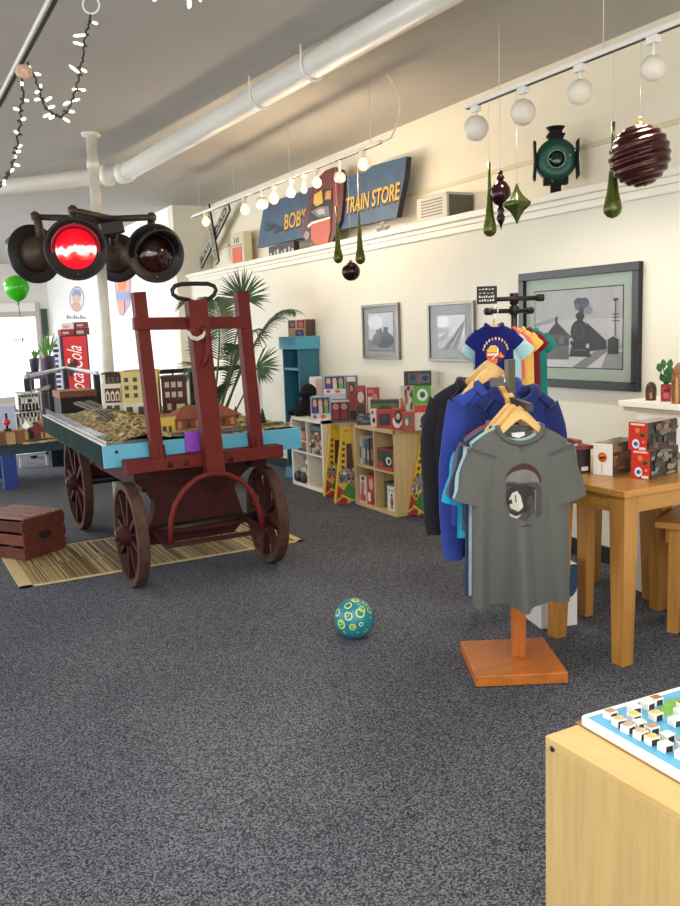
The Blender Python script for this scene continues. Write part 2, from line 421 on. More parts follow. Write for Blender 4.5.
# end rack: three leaning posts, a rail and an iron loop
def post(pxt, pyt, pxb, pyb, wpx, y0, y1, name):
    a = on_y(pxt, pyt, (y0+y1)/2-.02); b = on_y(pxb, pyb, (y0+y1)/2-.02); wd = wpx*mpp(b)
    w = MB(); w.bar((b.x, (y0+y1)/2, b.z), (a.x, (y0+y1)/2, a.z), y1-y0, wd, RED, up=(1, 0, 0)); return part(name, w, cart, .004), a, b
p1, la, lb = post(139, 292, 158.5, 460, 12.3, 4.62, 4.69, 'end_post')
p2, ca, cb = post(196.5, 300, 216, 475, 19, 4.52, 4.60, 'centre_post')
p3, ra, rb = post(242, 291, 258, 452, 12, 4.62, 4.69, 'end_post')
for P in ((163, 450, lb), (259, 442, rb)):
    q = on_y(P[0], P[1], 4.60); w = MB(); w.bar((q.x+.006, 4.607, bz1-.03), (q.x, 4.612, bz1+.07), .035, .016, RED); part('post_bracket', w, cart)
q0 = on_y(133, 324, 4.63); q1 = on_y(245, 322.5, 4.63)
w = MB(); w.bar((q0.x, 4.625, q0.z), (q1.x, 4.625, q1.z), .05, 12.6*mpp(q0), RED); part('cross_rail', w, cart, .004)
# stadium shaped loop handle
w = MB(); cy, dz_ = 4.56, 0
pts = []
for px, py in ((190, 300), (178, 298), (173, 294.5), (172, 290), (175, 286), (181, 284.2), (195, 283.6), (208, 283.8), (214, 286), (216, 290), (214, 295), (209, 299), (204, 300.5)):
    pts.append(on_y(px, py, cy))
w.tube(pts, .012, IRON, 8); part('loop_handle', w, cart)
w = MB(); w.tube([on_y(px, py, 4.50) for px, py in ((201, 327), (206, 330), (208.5, 340), (208, 352), (205, 361), (203, 366))], [.012, .02, .02, .02, .017, .010], RED, 8); part('hook', w, cart)
w = MB()
for k, z in enumerate((0, .012)):
    w.tube([on_y(px, py+z*180, 4.49) for px, py in ((188, 331), (191, 336), (197, 338), (203, 335), (205, 331))], .006, mat('#d8cfc0', .8), 6)
part('rope', w, cart)
# tongue hoop and foot frame under the front beam
yy = 4.47
w = MB(); arc = [on_y(px, py, yy) for px, py in ((171, 543), (171, 520), (175, 505), (184, 490), (196, 479), (210, 473.5), (226, 474), (240, 480), (252, 492), (259, 508), (263, 530))]
w.tube(arc, .015, RED, 10); part('hoop', w, cart)
fl, fr = on_y(169, 546, yy), on_y(263, 531, yy); zl = (fl.z+fr.z)/2
w = MB(); w.bar((fl.x-.02, yy, zl), (fr.x+.02, yy, zl), .03, .022, REDD); part('foot_bar', w, cart)
w = MB(); w.bar((fl.x+.03, yy+.33, zl), (fr.x+.0, yy+.33, zl), .045, .022, REDD); part('foot_bar', w, cart)
for x in (fl.x, fr.x):
    w = MB(); w.bar((x, yy, zl), (x+.02, yy+.40, zl+.03), .04, .02, REDD); part('hound_bar', w, cart)
for x in (fl.x+.01, fr.x-.02):
    w = MB(); w.bar((x, yy+.33, zl), (x, yy+.36, .3), .03, .03, REDD); part('hanger_strap', w, cart)

# ================================================================== layout on the wagon
TURQ = mat('#5aa6bf', 0.45, var=.05, scale=6)
X0, X1, Y0, Y1, ZT = 1.065, 2.27, 4.72, 7.02, .847
MR = Matrix.Translation((CX, 4.72, 0)) @ Matrix.Rotation(-.028, 4, 'Z') @ Matrix.Translation((-CX, -4.72, 0))
lay = thing('model_railway_layout', 'turquoise framed model railway landscape lying on the red wagon', 'model railway', (CX, 5.8, .72))
fzl = on_y(103.5, 467.5, Y0).z
w = MB(MR); w.bb((X0, Y0, .72), (X1, Y0+.03, ZT), TURQ); fp = part('front_panel', w, lay, .002)
for px, py in ((116.5, 452), (289, 434)):
    q = on_y(px, py, Y0); w = MB(); w.cyl((q.x, Y0-.003, q.z), (q.x, Y0+.002, q.z), .009, BLACK, 12); w.build('screw', fp)
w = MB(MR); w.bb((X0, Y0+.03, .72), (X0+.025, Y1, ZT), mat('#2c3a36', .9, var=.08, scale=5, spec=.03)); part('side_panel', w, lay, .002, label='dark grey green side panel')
w = MB(MR); w.bb((X1-.025, Y0+.03, .72), (X1, Y1, ZT), TURQ); part('side_panel', w, lay, .002)
w = MB(MR); w.bb((X0+.025, Y1-.03, .72), (X1-.025, Y1, ZT), TURQ); part('rear_panel', w, lay, .002)
w = MB(MR); w.bb((X0+.025, Y0+.03, .72), (X1-.025, Y1-.03, ZT-.03), BLACK); part('base_board', w, lay)
w = MB(MR); w.bb((X0-.002, Y0, ZT), (X0+.018, Y1, ZT+.006), mat('#dcdcd6', .4)); part('edge_strip', w, lay, label='white edge strip')
w = MB(MR); w.bb((X0+.022, Y0+.01, ZT-.02), (X0+.027, Y1-.02, ZT+.055), mat('#dfe6e4', 0.05, trans=.9, spec=.4)); w.bb((X0+.03, Y0+.004, ZT-.02), (X0+.25, Y0+.009, ZT+.02), mat('#dfe6e4', 0.05, trans=.9, spec=.4)); part('acrylic_edge', w, lay)
# terrain
def terr_h(x, y):
    u = (x-X0)/(X1-X0); v = (y-Y0)/(Y1-Y0)
    h = 0.012
    # rocky ridge running from the front left corner to the middle
    d = abs((u-.22-.18*v)); r = max(0, 1-d/.2)
    h += r*.06*(.6+.9*noise.noise((x*7, y*5, 1.0)))
    h += r*.03*abs(noise.noise((x*24, y*22, 3.0)))+r*.02*abs(noise.noise((x*48, y*44, 8.0)))
    if u > .5 and v < .45: h += .004*noise.noise((x*18, y*18, 4))
    if u > .8: h += .02*max(0, noise.noise((x*9, y*9, 5)))+.01
    if u < .1: h = .006
    return max(.003, h)
def terrain_mat():
    m = bpy.data.materials.new('terrain'); m.use_nodes = True; nt = m.node_tree; L = nt.links.new; b = nt.nodes['Principled BSDF']
    b.inputs['Roughness'].default_value = .9
    tc = nt.nodes.new('ShaderNodeTexCoord')
    n = nt.nodes.new('ShaderNodeTexNoise'); n.inputs['Scale'].default_value = 30; n.inputs['Detail'].default_value = 8; n.inputs['Roughness'].default_value = .7
    L(tc.outputs['Object'], n.inputs['Vector'])
    r = nt.nodes.new('ShaderNodeValToRGB'); e = r.color_ramp.elements
    e[0].position = .40; e[0].color = lin('#1c1710'); e[1].position = .58; e[1].color = lin('#d8c692')
    k = e.new(.46); k.color = lin('#6f5f3c'); k = e.new(.52); k.color = lin('#a89460')
    L(n.outputs['Fac'], r.inputs['Fac']); L(r.outputs['Color'], b.inputs['Base Color'])
    return m
TM = terrain_mat()
w = MB(MR); nx, ny = 70, 120; vs = []; fs = []
for j in range(ny+1):
    for i in range(nx+1):
        x = X0+.028+(X1-X0-.056)*i/nx; y = Y0+.032+(Y1-Y0-.064)*j/ny
        vs.append((x, y, ZT-.012+terr_h(x, y)))
for j in range(ny):
    for i in range(nx):
        a = j*(nx+1)+i; fs.append((a, a+1, a+nx+2, a+nx+1))
w.add(vs, fs, TM, False)
tr = part('terrain', w, lay)
# side skirt closing the terrain down to the board is hidden by the panels
ZG = ZT
# tracks with sleepers on the far left and along the front
def track(pts, name='track'):
    w = MB(); rail = mat('#8a8078', .4, .7); slp = mat('#3a2d24', .8); bal = mat('#6d665c', .95, var=.3, scale=60)
    for k in range(len(pts)-1):
        a, b = V(pts[k]), V(pts[k+1]); d = (b-a).normalized(); s = V((-d.y, d.x, 0)); L = (b-a).length
        w.bar(a, b, .075, .012, bal)
        for o in (-.012, .012): w.bar(a+s*o+V((0, 0, .012)), b+s*o+V((0, 0, .012)), .003, .006, rail)
        n = int(L/.03)
        for i in range(n):
            c = a+d*(L*(i+.5)/n)+V((0, 0, .008)); w.bar(c-s*.022, c+s*.022, .010, .005, slp)
    return part(name, w, lay)
def G(px, py, z=None): return on_z(px, py, ZG+.03 if z is None else z)
track([G(78, 403), G(98, 411), G(112, 420)]); track([G(88, 402), G(105, 409.5), G(120, 416)])
track([(1.45, 4.86, ZG+.012), (1.9, 4.84, ZG+.012), (2.24, 4.9, ZG+.012)])

def bldg(name, label, p0, p1, dep, h, mw, windows, mwin, roofm=None, extra=None, rot=0.0):
    # front face runs from p0 to p1 (world xy), depth dep away from the camera, height h
    p0, p1 = V((p0[0], p0[1], 0)), V((p1[0], p1[1], 0)); d = (p1-p0); L = d.length; d.normalize(); n = V((d.y, -d.x, 0))
    zb = ZG-.008
    M = frame((p0.x, p0.y, zb), d, (0, 0, 1), n)       # local x along front, y up, z out of the front
    c = (p0+p1)/2-n*dep/2
    t = thing(name, label, 'model building', (c.x, c.y, zb), 'model buildings on the layout')
    w = MB(M); w.bb((0, 0, -dep), (L, h, 0), mw); wl = part('wall', w, t)
    w = MB(M); rm = roofm or mat('#57504a', .8); w.bb((-.006, h-.004, -dep-.006), (L+.006, h+.010, .006), mw); w.bb((.008, h+.002, -dep+.008), (L-.008, h+.013, -.008), rm); part('roof', w, t)
    for (x, y, ww, hh) in windows:
        w = MB(M); w.bb((x*L, y*h, -.002), ((x+ww)*L, (y+hh)*h, .0025), mwin); o = w.build('window', wl)
    if extra: extra(MB, M, L, h, t, wl)
    return t
def rowwin(nx_, rows, w_, h_, x0=.1, x1=.9):
    return [(x0+(x1-x0)*(i+.5)/nx_-w_/2, r, w_, h_) for r in rows for i in range(nx_)]
def place(pxl, pxr, pyb, pyt, y):
    a, b = on_y(pxl, pyb, y), on_y(pxr, pyb, y); top = on_y((pxl+pxr)/2, pyt, y)
    d_ = .36*(b.x-a.x); b = on_y(pxr, pyb, y-d_)
    return (a.x, y), (b.x, y-d_), top.z-(ZG-.008)
YEL = mat('#d9c885', .7, var=.08, scale=10); CRM = mat('#e2ddc8', .7); DW = mat('#3d3428', .4); MAR = mat('#4a201d', .7, var=.15, scale=14)
a, b, h = place(123.5, 160, 415, 372, 6.45)
def yl(MB_, M, L, h, t, wl):
    w = MB_(M); w.bb((-.002, 0, -.002), (L+.002, h*.32, .004), CRM); w.bb((-.004, h*.31, -.004), (L+.004, h*.345, .008), YEL); part('shop_front', w, t, label='cream ground floor front')
    for x in (.1, .42, .74):
        w = MB_(M); w.bb((x*L, .02*h, .003), ((x+.17)*L, .22*h, .0055), DW); part('shop_window', w, t)
    w = MB_(M); w.bb((L*.3, h, -.05), (L*.55, h+.025, -.02), YEL); part('chimney', w, t)
bldg('model_building', 'tall yellow model building with cream ground floor behind the left post', a, b, .2, h, YEL, rowwin(4, (.43, .61, .79), .11, .1, .02, .98), DW, extra=yl)
a, b, h = place(103, 122, 407, 385, 6.62)
def wh(MB_, M, L, h, t, wl):
    w = MB_(M); w.bb((.16*L, .43*h, .0), (.96*L, .9*h, .005), mat('#6e2a2c', .7)); part('upper_front', w, t, label='dark red upper front')
    for i in range(3):
        w = MB_(M); w.prism([(L*(.2+.26*i), .5*h), (L*(.4+.26*i), .5*h), (L*(.4+.26*i), .74*h), (L*(.3+.26*i), .83*h), (L*(.2+.26*i), .74*h)], .008, CRM); part('arched_window', w, t)
        w = MB_(M); w.bb((L*(.25+.26*i), .53*h, .005), (L*(.35+.26*i), .72*h, .0095), DW); part('window_glass', w, t)
    for x in (.2, .6):
        w = MB_(M); w.bb((x*L, .04*h, 0), ((x+.28)*L, .34*h, .004), DW); part('shop_window', w, t)
    w = MB_(M); w.bb((L*.02, h, -.05), (L*.18, h*1.35, -.01), CRM); part('stair_tower', w, t)
bldg('model_building', 'small white model building with dark red arched upper front at left', a, b, .13, h, CRM, [], DW, extra=wh)
a, b, h = place(106, 123, 400, 373.5, 6.84)
bldg('model_building', 'dark brown model building rising behind the small white one', a, b, .1, h, mat('#3a2824', .7), rowwin(3, (.78,), .16, .13), mat('#5d5048', .4))
a, b, h = place(163, 187, 411, 377, 6.36)
def rd(MB_, M, L, h, t, wl):
    w = MB_(M); w.bb((.58*L, .0, 0), (.93*L, .27*h, .005), mat('#cfc59f', .6)); part('shop_front', w, t)
    w = MB_(M); w.bb((.45*L, h, -.05), (.52*L, h+.03, -.03), MAR); part('chimney', w, t)
    w = MB_(M); w.bb((-.004, .97*h, -.004), (L+.004, 1.0*h+.008, .01), MAR); part('cornice', w, t)
bldg('model_building', 'dark maroon brick model building with pale windows between the posts', a, b, .14, h, MAR, rowwin(3, (.46, .73), .18, .15)+[(.2, .12, .17, .17)], mat('#b9aaa0', .5), extra=rd)
# station with hipped roof
c0, c1 = G(176, 430, ZG), G(236, 424, ZG); zc = ZG-.006
t = thing('model_station', 'low red brick model station with wide hipped roof behind the centre post', 'model building', ((c0.x+c1.x)/2, (c0.y+c1.y)/2+.08, zc), 'model buildings on the layout')
sx0, sx1, sy0 = c0.x, c1.x, (c0.y+c1.y)/2
hw = on_y(190, 418.5, sy0).z-zc
w = MB(); BRK = mat('#9a5138', .8, var=.25, scale=40); w.bb((sx0, sy0, zc), (sx1, sy0+.17, zc+hw), BRK); wl = part('wall', w, t)
for k in range(7):
    x = sx0+(sx1-sx0)*(k+.5)/7
    w = MB(); w.bb((x-.012, sy0-.003, zc+.01), (x+.012, sy0+.001, zc+hw*.8), mat('#5b2f22' if k % 2 else '#c98f5b', .6)); w.build('window', wl)
zr = on_y(205, 404, sy0+.1).z
w = MB(); ov = .035; RF = mat('#8a4c33', .85, var=.2, scale=50)
vs = [(sx0-ov, sy0-ov, zc+hw), (sx1+ov, sy0-ov, zc+hw), (sx1+ov, sy0+.17+ov, zc+hw), (sx0-ov, sy0+.17+ov, zc+hw), (sx0+.09, sy0+.085, zr), (sx1-.09, sy0+.085, zr)]
w.add(vs, [(0, 1, 5, 4), (2, 3, 4, 5), (1, 2, 5), (3, 0, 4), (3, 2, 1, 0)], RF); part('roof', w, t)
# small yellow shed and red chimney piece
a, b, h = place(160, 175, 431, 419, 5.0)
bldg('model_shed', 'little yellow model shed left of the brick station', a, b, .07, h, mat('#c9a93f', .7), [(.2, .2, .25, .4), (.6, .2, .2, .4)], DW, roofm=mat('#8c7a4c', .8))
def tree(px, py, y, hpx, label, dark=True):
    p = on_y(px, py, y); h = hpx*mpp(p); z0 = ZG-.004
    t = thing('model_tree', label, 'model tree', (p.x, y, z0), 'model trees on the layout')
    w = MB(); w.cyl((p.x, y, z0), (p.x, y, z0+h*.4), h*.05, mat('#3a2c20', .8), 8); part('trunk', w, t)
    m = mat('#1f2c22' if dark else '#39482a', .9, var=.4, scale=40)
    w = MB(); pr = []; k = 6
    for i in range(k):
        pr += [(h*.26*(1-i/k)+h*.02, h*(.15+.85*i/k)), (h*.16*(1-i/k)+.001, h*(.15+.85*(i+.6)/k))]
    w.lathe(pr+[(.0005, h)], m, 9, Matrix.Translation((p.x, y, z0)), smooth=False); part('foliage', w, t)
tree(194, 408, 6.2, 20, 'dark model fir right of the maroon brick building')
tree(263, 424, 5.0, 18, 'dark model fir at the right end of the layout, by the right post')
tree(114, 408, 6.3, 11, 'small dark model fir in front of the little white building')
tree(181, 412, 6.1, 9, 'small dark model fir at the foot of the maroon brick building')
tree(236, 418, 5.5, 14, 'dark model fir right of the station roof')
# purple card leaning on the front
q = on_y(186.5, 457, 4.7); q1 = on_y(203, 430.5, 4.7)
w = MB(); w.bb((q.x, 4.698, bz1+.002), (q1.x, 4.716, q1.z), mat('#8b45b8', .35, var=.12, scale=30)); w.build('purple_card', bevel=.002, label='shiny purple card standing on the wagon beam beside the centre post', cat='card')

# ================================================================== crossing signal on the pole
BLK = mat('#17110f', .45); BRN = mat('#4a3a2e', .5, .3, var=.2, scale=12); LENSD = mat('#2a0a0a', .1, spec=.6)
sig = thing('crossing_signal', 'black railroad crossing signal with four round heads and one lit red lamp on the pole', 'signal', (PX, PY, 2.1))
def at_dist(px, py, d): return at_d(px, py, d)
dP = depth((PX, PY, 2.3))
cP = at_d(112, 224, dP-.08)
w = MB(); w.bar(cP-V((.10, 0, .05)), cP+V((.08, 0, -.02)), .12, .1, BLK); w.cyl(cP-V((0, -.05, .1)), cP+V((0, .05, .07)), .05, BLK, 14); part('junction_box', w, sig, .008)
w = MB(); w.cyl((PX, PY, cP.z-.06), (PX, PY, cP.z+.05), .062, BRN, 18); part('pole_clamp', w, sig)
heads = [('A', 76, 249, 31, dP-.34, (0.0, 0.0), 'red'), ('B', 155.5, 253.5, 29, dP-.05, (.25, 0.0), 'dark'), ('C', 35, 254, 29, dP+.08, (PI+.55, 0), 'back'), ('D', 117, 258, 24, dP+.36, (PI-.2, 0), 'back')]
def lens_mat():
    m = bpy.data.materials.new('lit_lens'); m.use_nodes = True; nt = m.node_tree; L = nt.links.new; b = nt.nodes['Principled BSDF']
    b.inputs['Base Color'].default_value = lin('#a00010'); b.inputs['Roughness'].default_value = .15
    tc = nt.nodes.new('ShaderNodeTexCoord'); sp = nt.nodes.new('ShaderNodeSeparateXYZ'); L(tc.outputs['Generated'], sp.inputs[0])
    n = nt.nodes.new('ShaderNodeTexNoise'); n.inputs['Scale'].default_value = 3.2; L(tc.outputs['Generated'], n.inputs['Vector'])
    mth = nt.nodes.new('ShaderNodeMath'); mth.operation = 'MULTIPLY_ADD'; mth.inputs[1].default_value = .32; L(n.outputs['Fac'], mth.inputs[0]); L(sp.outputs['Z'], mth.inputs[2])
    r = nt.nodes.new('ShaderNodeValToRGB'); e = r.color_ramp.elements
    e[0].position = .38; e[0].color = lin('#f0182a'); e[1].position = .82; e[1].color = lin('#e80f22')
    for p, c in ((.50, '#ff5b4a'), (.56, '#fff2e8'), (.68, '#fffaf4'), (.73, '#ff2a3a')): k = e.new(p); k.color = lin(c)
    L(mth.outputs[0], r.inputs['Fac']); L(r.outputs['Color'], b.inputs['Emission Color']); b.inputs['Emission Strength'].default_value = 1.0
    return m
LENSR = lens_mat()
for key, px, py, rp, d, (ang, _), kind in heads:
    c = at_d(px, py, d); r = rp*d/FPX
    h = CAM-c; h.z = 0; az = math.atan2(h.y, h.x)+ang        # facing direction
    z = V((math.cos(az), math.sin(az), -.05)).normalized(); x = V((0, 0, 1)).cross(z).normalized(); y = z.cross(x)
    T = frame(c, x, y, z)
    w = MB(T); w.lathe([(.001, -.012), (r*.96, -.012), (r, -.004), (r, .014), (r*.95, .018), (r*.9, .006), (.001, .006)], BLK, 40)
    hd = part('signal_head', w, sig)
    w = MB(T); w.lathe([(.001, -.21), (r*.25, -.21), (r*.42, -.17), (r*.56, -.06), (r*.64, -.012)], BRN if kind == 'back' else BLK, 28); w.build('lamp_housing', hd)
    w = MB(T); w.lathe([(r*.64, .012), (r*.56, .03), (r*.36, .05), (.001, .06)], LENSR if kind == 'red' else LENSD, 32); w.build('lens', hd, label='glowing red lens' if kind == 'red' else None)
    # hood over the lens
    w = MB(T); n = 28; vs = []; fs = []
    vm = mat('#b01420', .35) if kind == 'red' else BLK  # red glow of the lit lens is put into this hood's colour
    a0, a1 = (-.15, PI+.15)
    for ro in (r*.765, r*.67):
        for i in range(n+1):
            a = a0+(a1-a0)*i/n; le = (.05+.17*math.sin(max(0, min(PI, a)))**.7)*(.55 if kind == 'red' else 1.15)
            for zz in (.0, le): vs.append((ro*math.cos(a), ro*math.sin(a), zz))
    k = 2*(n+1)
    for i in range(n):
        p = 2*i; fs += [(p, p+2, p+3, p+1), (k+p+1, k+p+3, k+p+2, k+p), (p+1, p+3, k+p+3, k+p+1)]
    w.add(vs, fs, vm, True); w.build('hood', hd)
    # arm from the junction box to the top of the head
    top = c+V((0, 0, r*1.08)); 
    if key == 'D': top = c-z*.12+V((0, 0, r*.75))
    elbow = top+V((0, 0, .0))
    w = MB(); w.tube([c-z*.1+V((0, 0, r*.3)), c-z*.09+V((0, 0, r*.95)), top-z*.06+V((0, 0, .03)), top-z*.02+(cP-top).normalized()*.06+V((0, 0, .035)), cP+V((0, 0, .04))], [.035, .035, .034, .026, .026], BRN, 10); part('arm', w, sig)
    w = MB(); w.ball(top-z*.05+V((0, 0, .035)), .042, BRN, 12); part('arm_elbow', w, sig)
    for s_ in (-1, 1):
        w = MB(T); w.lathe([(.007, .012), (.007, .02), (.001, .022)], STEEL, 8, Matrix.Translation((0, s_*r*.8, 0))); w.build('bolt', hd)

# ================================================================== mat, crate, ball
ra_, rb_, rc_ = on_z(20, 589), on_z(303, 541), on_z(9, 560)
t = thing('bamboo_mat', 'striped bamboo mat lying on the carpet under the wagon', 'mat', ((ra_.x+rb_.x)/2, 5.7, 0))
rx0, rx1, ry0, ry1 = ra_.x, rb_.x, ra_.y, ra_.y+.92
BAM = mat('#d3bb86', .6, var=.12, scale=30)
w = MB()
w.bb((rx0, ry0, .001), (rx1, ry0+.025, .008), BAM); w.bb((rx0, ry1-.025, .001), (rx1, ry1, .008), BAM)
w.bb((rx0, ry0, .001), (rx0+.075, ry1, .008), BAM); w.bb((rx1-.05, ry0, .001), (rx1, ry1, .008), BAM); part('border', w, t)
w = MB(); x = rx0+.075; cs = ['#b39c66', '#8f7a4c', '#5e4a2e', '#c4ae78', '#a18a58', '#4b3a26', '#9a7d4c', '#7d6b42', '#cdb682']
ms = [mat(c, .6, var=.1, scale=25) for c in cs]; cur = 0; run = 0
while x < rx1-.05:
    wd_ = .009
    cur = R.choice([0, 0, 1, 2, 3, 4, 5, 6, 7, 7, 8, 1]) 
    sp = ry0+.025+(ry1-ry0-.05)*(.5+.12*R.uniform(-1, 1))
    w.bb((x, ry0+.025, .002), (x+wd_-.0008, sp, .007+R.random()*.002), ms[cur]); w.bb((x, sp, .002), (x+wd_-.0008, ry1-.025, .007+R.random()*.002), ms[R.choice([cur, cur, (cur+1) % 9])]); x += wd_
part('slats', w, t)
# slatted wooden crate upside down
ca_, cb_ = on_z(27, 562), on_z(66, 549); 
d = (cb_-ca_); L = d.length; d.normalize(); n = V((-d.y, d.x, 0))
CRW = [wood('#5d2b20', .3, 'X'), wood('#6f3a2b', .3, 'X'), wood('#512318', .3, 'X')]
TOPM = wood('#8a6252', .25, 'X')
hC = (on_y(27, 523, ca_.y).z)+.01; Wd = .46
t = thing('wooden_crate', 'dark red slatted wooden crate on the end of the bamboo mat', 'crate', tuple(ca_+d*L/2+n*Wd/2))
M = frame(ca_+V((0, 0, .009)), d, n, (0, 0, 1))
for s_ in (0, 1):
    w = MB(M); w.bb((0 if s_ == 0 else L-.018, .0, 0), (.018 if s_ == 0 else L, Wd, 0+.0), CRW[0])
# end boards (short, solid) face the camera at the right; slatted sides face left
E2 = .02
for k, yy in enumerate((0.0, Wd-E2)):
    w = MB(M); w.bb((0, yy, 0), (L, yy+E2, hC), CRW[0]); part('end_board', w, t, .003)
for k in range(3):
    z0 = hC*(.03+.33*k)
    w = MB(M); w.bb((-.012, 0, z0), (0, Wd, z0+hC*.26), CRW[k % 3]); part('side_slat', w, t, .002)
    w = MB(M); w.bb((L, 0, z0), (L+.012, Wd, z0+hC*.26), CRW[(k+1) % 3]); part('side_slat', w, t, .002)
w = MB(M); w.prism(ell(L/2, hC*.52, L*.16, hC*.10, 16), .002, mat('#1c0e0a', .8), frame((0, -.0012, 0), (1, 0, 0), (0, 0, 1), (0, -1, 0))); part('hand_hole', w, t)
for k in range(4):
    x0 = -.01+(L+.02)*k/4+.006
    w = MB(M); w.bb((x0, -.002, hC), (x0+(L+.02)/4-.026, Wd+.002, hC+.012), TOPM); part('bottom_slat', w, t, .002)
# ball
bc = on_z(354, 641); rb2 = 20.3*mpp(bc)
bc = on_z(355, 637.5); BC = V((bc.x, bc.y, rb2))
w = MB(); w.ball(BC, rb2, mat('#1f7f8c', .35, var=.12, scale=14), 40)
LIME = mat('#c3d94a', .4); LIME2 = mat('#e2e08a', .4)
tc_ = (CAM-BC).normalized(); bx = V((0, 0, 1)).cross(tc_).normalized(); by = tc_.cross(bx)
def ringon(u, v, rr, th, m, j=0):
    n_ = (tc_*math.sqrt(max(.02, 1-u*u-v*v))+bx*u+by*v).normalized(); x_ = n_.orthogonal().normalized(); y_ = n_.cross(x_)
    vs = []; fs = []; k = 24
    for i in range(k):
        a = 2*PI*i/k
        for r_ in (rr-th, rr):
            p = n_*math.sqrt(1-r_*r_)+(x_*math.cos(a)+y_*math.sin(a))*r_
            vs.append(BC+p*rb2*(1.004+.003*j))
    for i in range(k): fs.append((2*i, 2*i+1, (2*i+3) % (2*k), (2*i+2) % (2*k)))
    w.add(vs, fs, m, True)
for u, v, rr, th, m, j in ((-.28, .62, .19, .05, LIME2, 0), (.08, .88, .2, .1, LIME, 0), (-.28, .1, .2, .05, LIME2, 0), (-.36, .2, .13, .03, LIME, 1), (.3, .24, .24, .08, LIME, 0), (.4, .42, .16, .04, LIME2, 1), (-.66, -.28, .24, .08, LIME, 0), (-.7, -.2, .13, .04, LIME2, 1), (-.1, -.42, .17, .06, LIME, 0), (-.1, -.42, .06, .06, mat('#d8b93a', .4), 1),
        (.32, -.3, .11, .04, LIME2, 0), (.56, -.62, .11, .03, LIME, 0), (.76, .36, .17, .05, LIME, 0), (.15, -.68, .05, .02, LIME2, 0), (-.82, .3, .2, .06, LIME, 0), (.8, .0, .06, .02, LIME2, 0), (.55, .7, .15, .05, LIME, 0), (-.5, -.66, .08, .03, LIME2, 0)):
    ringon(u, v, rr, th, m, j)
tc_ = -tc_
for k in range(14): ringon(R.uniform(-.7, .7), R.uniform(-.7, .7), R.uniform(.1, .24), .05, LIME)
w.build('play_ball', label='teal rubber ball with lime green rings lying on the carpet', cat='ball')
